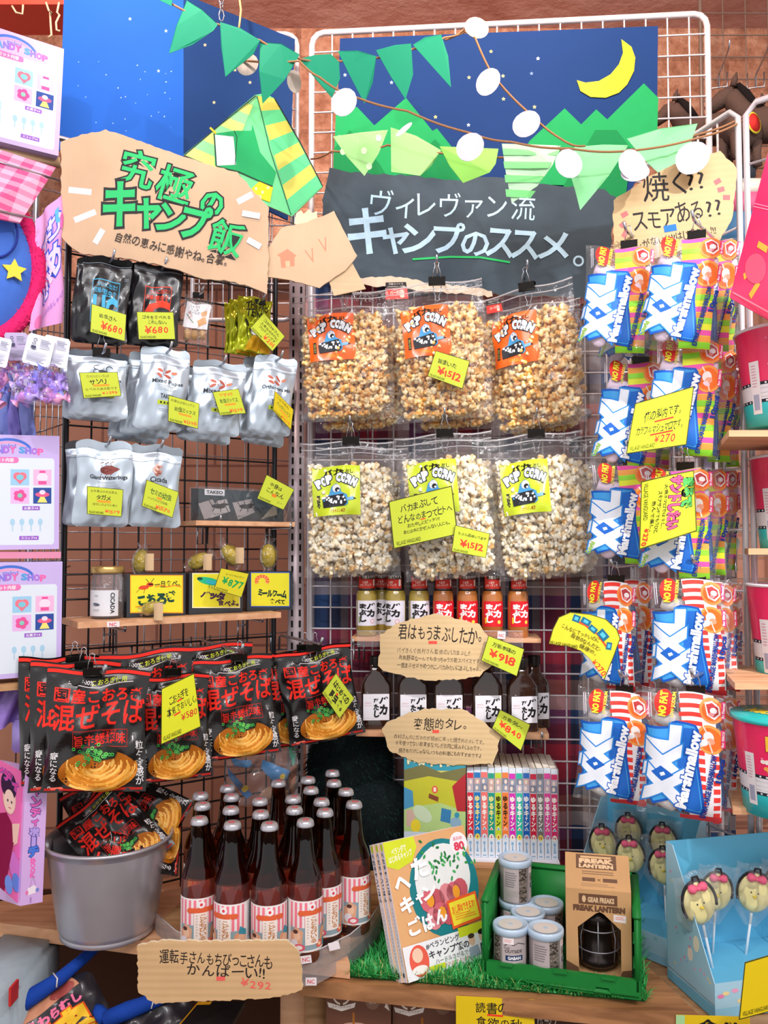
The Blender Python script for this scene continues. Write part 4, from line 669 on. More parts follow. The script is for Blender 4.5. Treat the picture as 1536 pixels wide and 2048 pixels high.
# three black boxes with placards
def insect_box(cor, label, art, edge, d):
    pl = LEFT.fwd(d); u0 = cor[0] - 7; u1 = cor[2] + 8; a = onshelf(u0, d, zs); b = onshelf(u1, d, zs); a.z = b.z = zs; t = thing('insect_box', label, 'box', 'boxes of insect snacks', (a + b) / 2); h = .086; n = pl.n; m = MB()
    S = lambda x, y, o=0: a + (b - a) * x - n * y * .05 + Vector((0, 0, h + o)); m.prism([(0, 0), (1, 0), (1, 1), (0, 1)], S, h, K('#1c242c', .35, coat=.4)); m.part('carton', t)
    p4 = [pl.at(cor[0], cor[1]), pl.at(cor[2], cor[1]), pl.at(cor[2], cor[3]), pl.at(cor[0], cor[3])]
    for q in p4: q.z = min(max(q.z, zs + .006), zs + h - .002)
    Sq = quad(*p4); m = MB(); B = Art(); B.rect(-2, -3, 102, 103, edge); B.rect(0, 0, 100, 100, '#ece437'); B.items += [(v_, f_, c_, l_ + 2, e_) for v_, f_, c_, l_, e_ in art.items]; B.to(m, lambda x, y, o=0: Sq(x, y, o + .0006)); m.part('placard', t, 'yellow hand-drawn placard')
A = Art(); A.txt('一旦食べ。', 70, 22, 50, 18, INK, -4, .02, hand=1); A.txt('こおろぎ', 50, 62, 72, 32, '#1f4a3c', -6, .07, hand=1); A.ell(24, 32, 10, 6, '#e0502c', -10); A.ell(36, 24, 7, 6, '#e0502c'); A.line([(38, 18), (44, 6)], 1, INK); A.line([(34, 18), (28, 8)], 1, INK); A.rect(33, 21, 42, 25, INK); A.line([(46, 30), (58, 26), (70, 30), (84, 26), (98, 30)], 3, '#f0902c'); A.line([(8, 86), (20, 84), (34, 90)], 3, '#f0902c'); A.line([(16, 36), (10, 46)], 1, '#a03018'); A.line([(26, 38), (24, 48)], 1, '#a03018')
insect_box((262, 1152, 364, 1224), 'black box with a yellow placard showing a red cricket', A, '#f0b030', .095)
A = Art(); A.ell(34, 22, 26, 11, '#2fc58c', 18); A.ell(44, 27, 20, 6, '#38b8c8', 20); A.ell(14, 14, 6, 5, '#1d5a48'); A.txt('バッタ', 42, 66, 50, 24, '#4a2c50', 10, .07, hand=1); A.txt('食べよ。', 76, 88, 44, 18, '#4a2c50', 0, .05, hand=1)
for k in range(4): A.line([(34 + 6 * k, 34 + 3 * k), (34 + 6 * k, 42 + 3 * k)], 1.2, '#1d7a58')
insect_box((386, 1148, 478, 1214), 'black box with a yellow placard showing a green grasshopper', A, '#f3f0c8', .09)
A = Art(); A.ring(28, 24, 14, 14, 10, '#f2702c', 150, 390); [A.line([(28 + 9 * math.cos(rad(q)), 24 + 9 * math.sin(rad(q))), (28 + 19 * math.cos(rad(q)), 24 + 19 * math.sin(rad(q)))], 1.2, '#f7d9b0') for q in range(160, 390, 28)]; A.txt('ミールワーム', 56, 62, 74, 22, '#1d3a34', 6, .06, hand=1); A.txt('食べて', 68, 86, 40, 16, INK, 0, .04, hand=1)
insect_box((502, 1146, 578, 1212), 'black box with a yellow placard showing an orange worm, blue rim', A, '#3a5cb8', .08)
# yellow twist packets
def packet(u, v, d, r, rot, label, tagged=True):
    p = LEFT.fwd(d).at(u, v); t = thing('snack_packet', label, 'packet', 'small yellow snack packets', p); m = MB(); rr = random.Random(int(u)); R = Matrix.Translation(p) @ Matrix.Rotation(rad(rot), 4, 'Y')
    m.lathe([(0, -r * 1.5), (r * .6, -r * 1.2), (r * .95, -r * .5), (r, 0), (r * .9, r * .6), (r * .55, r * 1.2), (0, r * 1.45)], K('#b39a20', .5, var=.5, sc_=90, bump=1, bs=110), 18, R, cap=False, wob=lambda i, a: 1 + .12 * math.sin(3 * a + i * 2) + .07 * math.sin(7 * a)); m.part('contents', t)
    m = MB(); m.lathe([(r * .9, -r * 1.9), (r * .5, -r * 1.6), (r * 1.02, -r * .9), (r * 1.12, 0), (r * 1.02, r * .8), (r * .5, r * 1.55), (r * 1.0, r * 2.1)], FILM, 18, R, cap=False, wob=lambda i, a: 1 + .08 * math.sin(5 * a + i * 2)); m.part('film', t)
    if tagged: m = MB(); m.grid(lambda a, b: p + Vector((r * .7 + a * .018, -r * .8 - .004 * math.sin(a * 3), r * .9 - b * .034)), 4, 4, K('#d3b48c', .8)); m.part('paper_tag', t)
packet(282, 1122, .065, .017, 10, 'yellow packet lying on the box with the cricket placard'); packet(398, 1122, .065, .017, 60, 'yellow packet leaning left on the grasshopper box'); packet(462, 1110, .06, .018, -40, 'yellow packet with a barcode tag on the grasshopper box'); packet(537, 1112, .055, .019, 0, 'round yellow packet on the worm box', False); packet(302, 1216, .12, .012, 70, 'small yellow packet lying in front of the cricket placard')
# clear case
a = onshelf(396, .09, zs2); b = onshelf(588, .075, zs2); b.z = a.z; t = thing('insect_case', 'clear case of dried insects on dark cards', 'case', None, (a + b) / 2); n = LEFT.n; h = .072; S = lambda x, y, o=0: a + (b - a) * x - n * y * .05 + Vector((0, 0, h + o)); m = MB(); m.prism([(0, 0), (1, 0), (1, 1), (0, 1)], S, h, film(.04, .06, .5)); m.part('acrylic_box', t); m = MB(); Sb2 = lambda x, y, o=0: a + (b - a) * (x / 100) - n * (.047 - o) + Vector((0, 0, h * (1 - y / 100))); A = Art(); A.rect(1, 2, 99, 98, '#243c44'); A.to(m, Sb2); m.part('backing_card', t)
m = MB(); A = Art(); Sf = lambda x, y, o=0: a + (b - a) * (x / 100) - n * (.012 - o) + Vector((0, 0, h * (1 - y / 100))); A.poly([(2, 50), (16, 36), (24, 80), (8, 96)], '#a59c9c'); A.poly([(20, 40), (30, 34), (34, 70), (14, 92)], '#b5aeae'); A.poly([(36, 44), (56, 30), (60, 70), (42, 94)], '#aaa3a3'); A.poly([(66, 92), (82, 40), (84, 76)], '#b7b09c'); A.rect(8, 6, 28, 24, '#dfe3e8'); A.txt('TAKEO', 18, 15, 16, 9, '#2a3038', 0, .04); A.txt('Scorpion', 24, 78, 15, 8, '#2a2a2c', -14); A.txt('Zebra Tarantula', 50, 82, 22, 8, '#2a2a2c', -10); A.txt('Waterbugs', 74, 84, 13, 7, '#2a2a2c', -16)
for x, y in ((22, 56), (50, 54)):
    A.ell(x, y, 7, 7, '#1c1a1c'); A.ell(x + 6, y - 6, 4, 4, '#1c1a1c')
    for q in range(6): A.line([(x - 6 + q * 2.6, y), (x - 10 + q * 4, y + (16 if q % 2 else -18))], .8, '#1c1a1c')
A.to(m, Sf); m.part('insect_cards', t)
# ---------------------------------------------------------------- left price cards
def C2(*l):
    A = Art()
    for a in l: A.txt(*a[:6], a[6] if len(a) > 6 else 0, a[7] if len(a) > 7 else .014, hand=1)
    return A
card('price_card', 'yellow card reading ¥680 on the blue printed black pouch', [(183, 607), (253, 629), (250, 683), (180, 664)], LEFT.fwd(.16), 0, C2(('幼虫さん', 48, 32, 50, 18, INK), ('¥680', 60, 66, 60, 30, CARDR, 4, .02)))
card('price_card', 'yellow card reading ¥680 on the red printed black pouch', [(273, 623), (347, 624), (351, 679), (277, 679)], LEFT.fwd(.16), 0, C2(('ゴキを食べれる', 52, 20, 76, 14, INK), ('これしない。', 54, 38, 50, 14, INK), ('¥680', 50, 66, 62, 28, CARDR, 2, .02)))
card('price_card', 'tilted yellow card on the green pouch, ¥201', [(528, 625), (570, 673), (545, 703), (500, 656)], LEFT.fwd(.16), 0, C2(('コオロギさん', 50, 22, 70, 15, INK), ('上質な代わりに', 52, 42, 76, 15, INK), ('プロテインです', 52, 60, 70, 14, INK), ('¥201', 70, 78, 42, 20, CARDR, 0, .02)))
A = C2(('さそりといえば', 46, 16, 60, 12, '#8b8b40'), ('サソリ', 44, 38, 44, 22, INK), ('食べ応えある系です', 50, 66, 84, 12, '#77772c'), ('¥2389', 70, 84, 40, 13, CARDR)); A.rect(30, 48, 72, 56, '#f0a030'); card('price_card', 'yellow card about the scorpion pouch, ¥2389', [(158, 745), (235, 744), (243, 792), (167, 797)], LEFT.fwd(.165), 0, A)
A = C2(('お得な幼虫ミックス', 46, 16, 76, 12, '#77772c'), ('幼虫ミックス', 54, 44, 68, 20, '#2a4a24'), ('¥1390', 72, 84, 44, 16, CARDR)); A.rect(34, 56, 76, 64, '#f0a030'); card('price_card', 'yellow card ¥1390 on the mixed pupae pouch', [(337, 790), (399, 807), (396, 858), (336, 842)], LEFT.fwd(.175), 0, A)
A = C2(('ウマメ!!', 46, 18, 50, 14, CARDR), ('昆虫ミックス', 50, 42, 68, 20, '#2a5a34'), ('¥1579', 66, 84, 50, 16, CARDR)); A.rect(30, 54, 72, 62, '#f0a030'); card('price_card', 'yellow card ¥1579 on the silver pouch with red insects', [(425, 784), (477, 777), (492, 827), (440, 831)], LEFT.fwd(.175), 0, A)
A = C2(('こおろぎの', 46, 18, 60, 14, '#7a6a1c'), ('バッタミックス', 52, 44, 72, 20, '#2a6a34'), ('¥1579', 66, 84, 44, 16, '#f06a1c')); A.rect(34, 58, 76, 66, '#f0a030'); card('price_card', 'amber yellow card on the orthoptera pouch beside the upright', [(549.5, 781), (587, 819), (582, 860), (546, 821)], LEFT.fwd(.165), 0, A, '#d8c220')
A = C2(('世界最大の水生昆虫', 46, 15, 72, 10, '#77772c'), ('タガメ', 46, 36, 40, 20, INK), ('洋なしのような香り', 50, 62, 70, 10, '#77772c'), ('¥1579', 72, 84, 42, 14, CARDR)); A.rect(28, 46, 66, 54, '#f0a030'); card('price_card', 'yellow card ¥1579 on the waterbug pouch', [(174, 972), (247, 979), (243, 1034), (174, 1028)], LEFT.fwd(.165), 0, A)
A = C2(('セミの幼虫', 50, 34, 66, 24, '#2a5a34'), ('ナッツのような味', 44, 60, 62, 11, '#77772c'), ('¥1570', 64, 82, 46, 16, CARDR)); A.rect(40, 46, 56, 54, '#f0a030'); card('price_card', 'tilted yellow card on the cicada pouch', [(293, 959), (358, 984), (345, 1036), (283, 1012)], LEFT.fwd(.175), 0, A)
A = C2(('中身は', 44, 26, 42, 20, INK), ('こんなん', 50, 52, 62, 20, INK), ('ヒー', 78, 80, 18, 10, '#8a8a3a')); A.rect(42, 56, 56, 68, '#f0862c'); card('price_card', 'yellow card above the clear insect case', [(533, 949), (589, 979), (567, 1020), (514, 997)], LEFT.fwd(.12), 0, A)
card('price_card', 'yellow card reading ¥877 in green on the grasshopper box', [(442, 1136), (498, 1147), (483, 1195), (428, 1178)], LEFT.fwd(.14), 0, C2(('食べいいキャンディー', 56, 22, 68, 9, '#55551c'), ('¥877', 54, 54, 74, 34, '#12a050', 6, .03)), '#d9cf2a')
A = C2(('こおろぎを', 50, 28, 54, 17, INK, -3, .01), ('本気でおいしく。', 56, 48, 82, 18, INK, -3, .01), ('¥580', 74, 68, 42, 13, '#d0302a', 0, .01)); A.rect(44, 34, 58, 37, '#f0402c', -6); A.rect(34, 56, 52, 59, '#f0402c', -6); card('price_card', 'large yellow card ¥580 among the noodle bags', [(323, 1377), (388, 1346), (402, 1454), (322, 1490)], LEFT.fwd(.24), 0, A, '#dde02c', vx=24)
A = C2(('はじめての', 52, 30, 76, 28, INK, 0, .03), ('昆虫食。', 54, 66, 64, 32, INK, 0, .04)); A.rect(40, 46, 48, 54, '#f0402c'); card('price_card', 'diamond-turned yellow card on the rightmost noodle bag', [(672, 1346), (709, 1397), (679, 1438), (644, 1386)], LEFT.fwd(.205), 0, A)
# ================================================================ the candy corner at far left
LV = K('#c8b4e8', .5, var=.03); PW = K('#dbe4ee', .5, var=.02); PINK = '#e87bb8'; PUR = '#9a63c8'
def candy_box(name, cor, Y, label, side=None, hf=.0):
    """cor: TL, TR, BR, BL of the face in picture units; real carton .05 deep"""
    u = sum(c[0] for c in cor) / 4; v = sum(c[1] for c in cor) / 4; pl = Plane(P(u, v, Y), 34.4); q4 = [pl.at(*c) for c in cor]; S = quad(*q4); n = pl.n; t = thing(name, label, 'candy box', 'candy toy boxes', q4[3]); m = MB(); m.prism([(0, 0), (100, 0), (100, 100), (0, 100)], lambda x, y, o=0: S(x, y, o), .06, LV, LV); A = Art()
    A.poly([(4, 20), (93, 20), (95, 22), (95, 94), (93, 96), (4, 96), (2, 94), (2, 22)], PW); A.ring(50, 15, 22, 11, 2.4, '#4b73d0', 195, 345); A.ring(50, 16, 19, 9.5, 1.8, '#f0a0c8', 195, 345); A.txt('mini', 50, 9.5, 14, 3, '#8a86d8', 0, .03)
    for i, ch in enumerate('CANDYSHOP'): x = 30 + i * 6 + (3 if i > 4 else 0); A.txt(ch, x, 14.5 - 1.5 * math.sin(i / 8 * math.pi), 5, 5.2, ('#ea6ab0', '#5aa0e0', '#8c7ae0', '#b070d8')[i % 4], 0, .05)
    A.ell(57, 22, 3, 2.6, PINK); A.rect(33, 19.4, 57, 24.6, PINK); A.ell(33, 22, 3, 2.6, PINK); A.txt('セット内容', 45, 22, 20, 3.4, '#ffffff', 0, .02)
    A.rect(7, 29, 34, 52, '#e98fd0'); A.rect(7, 44, 34, 52, '#a48ae0'); A.poly([(14, 37), (20, 34), (27, 37), (20, 43)], '#fdf2fb'); A.line([(9, 39), (33, 39)], .5, '#b873b8')
    for x, y, b_, f in ((52, 30, '#9ccbe8', 'heart'), (74, 30, '#f0b8dc', 'jar'), (52, 46, '#e2b8e6', 'flower'), (74, 46, '#2f4f9c', 'ufo')):
        A.rect(x, y, x + 18, y + 14, b_); cx, cy = x + 9, y + 7
        if f == 'flower': [A.ell(cx + 3.6 * math.cos(k * 1.257), cy + 3 * math.sin(k * 1.257), 3, 2.4, '#e8569c', n=10) for k in range(5)]; A.ell(cx, cy, 2.4, 2, '#8fc8b8')
        elif f == 'heart': A.ell(cx - 2.5, cy - 1, 4, 3.4, '#f07a8c'); A.ell(cx + 2.5, cy - 1, 4, 3.4, '#f07a8c'); A.poly([(cx - 6, cy), (cx + 6, cy), (cx, cy + 6)], '#f07a8c'); A.ell(cx, cy, 3.5, 2.4, '#7cc8d8')
        elif f == 'jar': A.ell(cx, cy, 5.5, 4, '#f7dcec'); A.rect(cx - 4, cy + 3, cx + 4, cy + 6, '#e8569c'); A.rect(cx - 3, cy - 6, cx + 3, cy - 4, '#e8569c')
        else: A.ell(cx, cy - 1, 7, 2.2, '#f0608c'); A.ell(cx, cy - 3, 3, 2, '#f7d8e8'); A.poly([(cx - 2, cy + 1), (cx + 2, cy + 1), (cx + 5, cy + 6), (cx - 5, cy + 6)], '#f5e27a')
    for x, y, w, s_ in ((20, 56, 24, 'キャンディボックス'), (72, 64, 17, 'お菓子×4'), (18, 90, 24, 'ミニコンテナ×4'), (70, 90, 19, 'スコップ×4')): A.rect(x - w / 2, y - 1.8, x + w / 2, y + 1.8, PUR); A.txt(s_, x, y, w * .8, 2.3, '#ffffff', 0, .01)
    for x in (4, 24):
        for y in (64, 75): A.poly([(x, y), (x + 8, y + 1.6), (x + 16, y), (x + 16, y + 8.5), (x + 8, y + 9.5), (x, y + 9)], '#bcdceb')
    for k in range(4): x = 54 + k * 9; A.ell(x, 76, 2.4, 3, '#a8cfe6'); A.rect(x - .5, 78, x + .5, 84, '#a8cfe6')
    A.to(m, S); m.part('carton', t)
candy_box('candy_box', [(-75, 32), (128, 98), (117, 312), (-85, 262)], 1.62, 'lavender candy shop box at the top left')
candy_box('candy_box', [(-92, 867), (119, 872), (118, 1098), (-92, 1101)], 1.5, 'lavender candy shop box, middle one of three at the left edge')
candy_box('candy_box', [(-90, 1125), (125, 1123), (122, 1348), (-90, 1366)], 1.5, 'lavender candy shop box, lowest of three at the left edge')
pl = Plane(P(40, 320, 1.66), 34.4)
m = MB(); a, b = pl.at(-120, 288), pl.at(118, 325); m.tube([a, b], .012, TAN, 6); m.thing('cardboard_tube', 'crushed cardboard strip under the top candy box', 'strip')
for (u0, v0, u1, v1), lab in (((-100, 1118, 122, 1108), 'pink wooden shelf edge under the middle candy box'), ((-100, 1392, 96, 1365), 'brown shelf edge under the lowest candy box')):
    pl = Plane(P(20, v0, 1.5), 34.4); a, b = pl.at(u0, v0), pl.at(u1, v1); b.z = a.z; n = pl.n; m = MB(); m.prism([(0, 0), (1, 0), (1, 1), (0, 1)], lambda x, y, o=0: a + (b - a) * x - n * y * .12 + Vector((0, 0, .012 + o)), .012, K('#e08fb0', .5) if 'pink' in lab else WD2); m.thing('plank_shelf', lab, 'shelf', 'small plank shelves')
# gingham cloth on wires
pg = Plane(P(40, 370, 1.62), 34.4, -55); ga, gb, gc, gd = (-60, 282), (110, 335), (38, 442), (-60, 425); q4 = [P(-60, 280, 1.5), P(112, 335, 1.62), P(40, 445, 1.5), P(-60, 425, 1.4)]
Sg = quad(*q4); m = MB(); m.prism([(0, 0), (100, 0), (100, 100), (0, 100)], Sg, .003, plaid('pink_gingham', .03, .024, [(0, '#e9b8d8'), (.5, '#ec5f98')], [(0, '#eec2dc'), (.5, '#e95a94')])); m.thing('gingham_cloth', 'pink gingham cloth stretched under the top candy box', 'cloth')
for y, lab in ((22, 'upper chrome wire across the pink gingham cloth'), (92, 'lower chrome wire across the pink gingham cloth')): m = MB(); m.tube([Sg(-10, y, .004), Sg(118, y, .004)], .002, CHROME, 6); m.thing('support_wire', lab, 'wire')
# plush cushion with pink fur rim, banner
pc_ = P(-62, 520, 1.5); t = thing('plush_cushion', 'round blue plush cushion with a pink fur rim and yellow star', 'cushion', None, pc_ - Vector((0, 0, .13))); M = fr(pc_, 34, 0, 0); m = MB(); m.lathe([(0, -.035), (.05, -.034), (.09, -.024), (.112, -.004)], K('#4b78d8', .8, var=.12, bump=.4, bs=30), 40, M @ Matrix.Rotation(rad(-90), 4, 'X'), cap=False, sy=1.25); m.lathe([(.112, .0), (.09, .02), (0, .03)], K('#4b78d8', .8, var=.12, bump=.4, bs=30), 40, M @ Matrix.Rotation(rad(-90), 4, 'X'), cap=False, sy=1.25); pad = m.part('pad', t)
m = MB(); rr = random.Random(4); ring = [(.118 * math.cos(k * .157), 0, .148 * math.sin(k * .157)) for k in range(40)]; m.tube(ring, .016, K('#e8286e', .95, bump=1, bs=160), 10, M, closed=True)
for k in range(1400): a = rr.uniform(0, 6.28); c_ = Vector((.118 * math.cos(a), 0, .148 * math.sin(a))); d = Vector((rr.gauss(0, 1), rr.gauss(0, 1), rr.gauss(0, 1))).normalized(); s_ = d.orthogonal().normalized() * .0016; m.add([c_ + d * .014 - s_, c_ + d * .014 + s_, c_ + d * .024], [(0, 1, 2)], K('#f0518e', .95), False, M)
m.part('fur_rim', t, 'pink fur rim'); m = MB(); star = [(.071 + (.022 if k % 2 == 0 else .011) * math.sin(k * .628), -.016 + (.022 if k % 2 == 0 else .011) * math.cos(k * .628)) for k in range(10)]; m.prism(star, lambda x, y, o=0: M @ Vector((x, -.037 - o, y)), .004, K('#f3d64a', .7)); m.part('star', pad, 'yellow star'); m = MB(); m.tube([M @ Vector((.03 + .045 * math.cos(rad(a)), -.037, .05 + .05 * math.sin(rad(a)))) for a in range(-100, 70, 12)], .0022, K('#23348c', .7), 6); m.part('piping', pad)
bn = [P(112, 405, 1.6), P(124, 400, 1.62), P(125, 648, 1.6), P(60, 662, 1.55)]; Sn0 = quad(P(70, 440, 1.55), P(122, 388, 1.6), P(125, 645, 1.6), P(59, 662, 1.55)); Sn = lambda x, y, o=0: Sn0(x, y, o + .006 * math.sin(x * .09) + .003 * math.sin(y * .1)); m = MB(); m.grid(lambda u, v: Sn(u * 100, v * 100), 14, 20, K('#e6a4dc', .8, var=.04)); A = Art()
for s_, x, y, w, h, r in (('む', 68, 20, 34, 18, -15), ('す', 44, 34, 36, 22, -10), ('め', 70, 48, 38, 24, -10), ('せ', 30, 50, 34, 24, -10), ('か', 48, 66, 34, 20, -15)): A.txt(s_, x, y, w, h, '#e8d0f4', r, .04, '#2d4fd0', .05)
A.txt('みんなのおしゃべり', 62, 84, 58, 5, '#8a5ad0', -16); A.ell(90, 20, 8, 6, '#ee6fc0'); A.poly([(70, 8), (80, 6), (78, 14), (86, 20), (72, 18)], '#5ab0d8'); A.ell(20, 94, 12, 6, '#ef7ab8'); A.to(m, Sn, 1e-3, 2e-4, [7.14 * k for k in range(1, 14)], [5 * k for k in range(1, 20)]); m.thing('fabric_banner', 'pink fabric banner with blue outlined lettering', 'banner')
# header cards with bagged candy
def header(u, v, w, h, roll, Y, label, back):
    M = fr(P(u, v, Y), 28, roll, -25); k = Y / F; w *= k; h *= k; t = thing('candy_pack', label, 'candy pack', 'bagged candy packs', M); m = MB(); S = unit(w, h); rc = w * .12; ol = [(8, 0), (92, 0), (100, 10), (100, 92), (94, 100), (6, 100), (0, 92), (0, 10)]; m.prism(ol, lambda x, y, o=0: M @ (S(x, y, o) + Vector((0, .02 * max(0, y / 100 - .55), 0))), .001, K('#d9dbe8' if not back else '#b9aed0', .5)); A = Art(); A.lines(50, 14, 88, 46, 6, '#a9acc0'); A.ring(30, 20, 6, 5, 1.6, '#454a66'); A.ring(28, 34, 6, 4, 1.6, '#454a66'); A.rect(20, 42, 38, 52, '#454a66'); A.lines(12, 62, 84, 92, 7, '#a9acc0'); A.to(m, lambda x, y, o=0: M @ (S(x, y, o) + Vector((0, .02 * max(0, y / 100 - .55), 0)))); m.part('header_card', t)  # rear pack's shade is put into its darker card colour
    Bz = bagS(w * 1.1, h * 1.35, .018, int(u), 0, .005); Mb = M @ Matrix.Translation((0, .02, -h * 1.05)); m = MB(); skin(m, lambda x, y, o=0: Mb @ Bz(x, y, o), film(.08, .08, .55, '#e6dcff'), 12, 14); m.part('film', t)
    rr = random.Random(int(u * 3))
    for i in range(9):
        c_ = Mb @ Vector((rr.uniform(-.35, .35) * w, rr.uniform(-.004, .012), rr.uniform(-.5, .45) * h)); m = MB(); col = ('#c0a8f0', '#e86aa8', '#b79af0', '#f0a8d4', '#8f9af0', '#e05890')[rr.randrange(6)]; R = Matrix.Translation(c_) @ Matrix.Rotation(rr.uniform(0, 3), 4, 'Y'); s_ = rr.uniform(.009, .013); m.lathe([(s_ * .9, -s_ * 2), (s_ * .25, -s_ * 1.1), (s_, -s_ * .5), (s_ * 1.05, s_ * .5), (s_ * .25, s_ * 1.1), (s_ * .9, s_ * 2)], K(col, .3, coat=.6), 10, R, cap=False, wob=lambda i_, a: 1 + .12 * math.sin(4 * a + i_)); m.part('candy', t)
for a_ in ((36, 690, 44, 62, -8, 1.52, 'candy pack with a shaded header card, second from the left edge', True), (78, 698, 52, 70, 12, 1.48, 'candy pack whose white header card hangs left of the corner one', False), (112, 700, 50, 68, 8, 1.5, 'candy pack with the rightmost white header card by the grid', False), (-2, 700, 40, 66, 10, 1.47, 'candy pack cut by the left edge', False)): header(*a_)
# purple pouches hanging below, chrome side rods
for i, u in enumerate((12, 34, 56)): M = fr(P(u, 830, 1.58), 30, 0); Bz = bagS(.028, .11, .012, 60 + i, 0, .003); m = MB(); skin(m, lambda x, y, o=0: M @ Bz(x, y, o), K(('#7f8fd8', '#8c86d6', '#8a9ad8')[i], .5, bump=.3, bs=50), 8, 14); m.thing('purple_pouch', ('leftmost of the narrow bluish purple pouches above the middle candy box', 'middle one of the narrow bluish purple pouches above the middle candy box', 'rightmost of the narrow bluish purple pouches above the middle candy box')[i], 'pouch', 'narrow purple pouches')
t = thing('wire_grid_panel', 'chrome side grid at the left behind the candy packs', 'grid panel', 'wire grid panels', P(90, 1095, 1.62)); m = MB()
for k in range(8): u = 52 + k * 12; a, b = P(u, 420, 1.6 + .02 * k), P(u - 2, 1560, 1.6 + .02 * k); b.x = a.x; m.tube([a, b], .0015, CHROME, 5)
for v in (862, 1150, 1390, 640): m.tube([P(40, v + 14, 1.6), P(140, v - 18, 1.75)], .0018, CHROME, 5)
m.part('wire_lattice', t)
# candy pouch book box, purple cloth, candy bag behind
pb_ = Plane(P(70, 1680, 1.5), 28); q4 = [pb_.at(51, 1546), pb_.at(96, 1539), pb_.at(85, 1804), pb_.at(40, 1812)]; Sbk = quad(*q4); t = thing('candy_book', 'tall lavender boxed book with outlined spine lettering', 'book', None, q4[3]); m = MB(); lx = (q4[0] - q4[1]).normalized(); back = Vector((-.12, .045, 0))
m.add([q4[0], q4[1], q4[2], q4[3]] + [q + Vector((-.17, .10, 0)) for q in q4], [(0, 1, 2, 3), (4, 7, 6, 5), (0, 3, 7, 4), (1, 5, 6, 2), (0, 4, 5, 1), (3, 2, 6, 7)], K('#d6aee6', .4, var=.04, coat=.3)); A = Art()
for i, ch in enumerate('キャンディポー'): A.txt(ch if ch != 'ー' else 'l', 55 - i, 9 + i * 7.4, 8 if ch == 'ー' else 40 if ch not in 'ャィ' else 26, 6.6 if ch not in 'ャィ' else 4.6, '#e668b8' if i < 5 else '#b8a0e8', 4, .06, '#5a4a9c', .05)
A.txt('チ', 50, 60.5, 40, 7, '#4b7ae0', 0, .06, '#2f4a9c', .05)
for i, ch in enumerate('BOOK'): A.txt(ch, 50, 67.5 + i * 3.6, 20, 3.2, '#f068b8', 0, .05)
A.poly([(30, 88), (60, 86), (74, 89), (66, 92), (34, 93)], '#f2e4ee'); A.ell(28, 91, 7, 1.6, '#e87ab0'); A.ell(74, 90, 8, 1.6, '#7f8ad0'); A.line([(40, 87), (52, 79), (66, 86)], 1, '#b78ab8'); A.txt('宝\n島\n社', 46, 97, 10, 4.6, '#8a5a9c'); A.to(m, Sbk); m.part('spine_box', t)
cv = [P(-40, 1470, 1.50), q4[0] + Vector((-.003, -.002, 0)), q4[3] + Vector((-.003, -.002, 0)), P(-40, 1775, 1.46)]; Sc = quad(P(-40, 1500, 1.42), P(50, 1546, 1.497), P(39, 1810, 1.497), P(-40, 1740, 1.42)); m = MB(); A = Art(); A.rect(0, 0, 100, 100, '#ea6fae'); A.ell(66, 26, 15, 12, '#f2c9b8'); A.ell(64, 16, 18, 11, '#3b2140'); A.ell(66, 28, 12, 9, '#f6d3c4'); A.poly([(30, 46), (60, 38), (84, 48), (60, 100), (0, 100), (0, 56)], '#8c1848'); A.poly([(74, 44), (92, 40), (88, 56), (78, 60)], '#f2c9b8'); A.ell(82, 74, 12, 10, '#d87ad0'); A.ell(88, 86, 10, 7, '#6a8ae0'); A.ell(70, 92, 10, 7, '#7a9af0'); A.ell(90, 62, 8, 5, '#e86ab8'); A.txt('キャンディ', 40, 6, 90, 9, '#d84a9c', 10, .06, '#7a5ab8', .04); A.ell(62, 28, 1.6, 1.1, '#3b2140'); A.ell(71, 28, 1.6, 1.1, '#3b2140'); A.line([(64, 33), (70, 33)], .7, '#d0405c'); A.to(m, Sc); m.part('cover', t, 'pink front cover with a woman in a maroon dress')
Sq2 = quad(P(-30, 1385, 1.5), P(56, 1368, 1.56), P(40, 1440, 1.56), P(-30, 1470, 1.5)); m = MB(); m.grid(lambda u, v: Sq2(u * 100, v * 100, .008 * math.sin(u * 9 + v * 4)), 14, 10, K('#8a6ac0', .4, var=.35, sc_=18, coat=.4)); m.thing('purple_sheet', 'purple and blue printed sheet under the lowest candy box', 'sheet')
m = MB(); p = P(48, 1470, 1.56); m.box(p, (.035, .03, .06), K('#a48fd8', .4, coat=.4), None, .004); m.thing('purple_carton', 'small lilac carton behind the tall lavender book', 'carton')
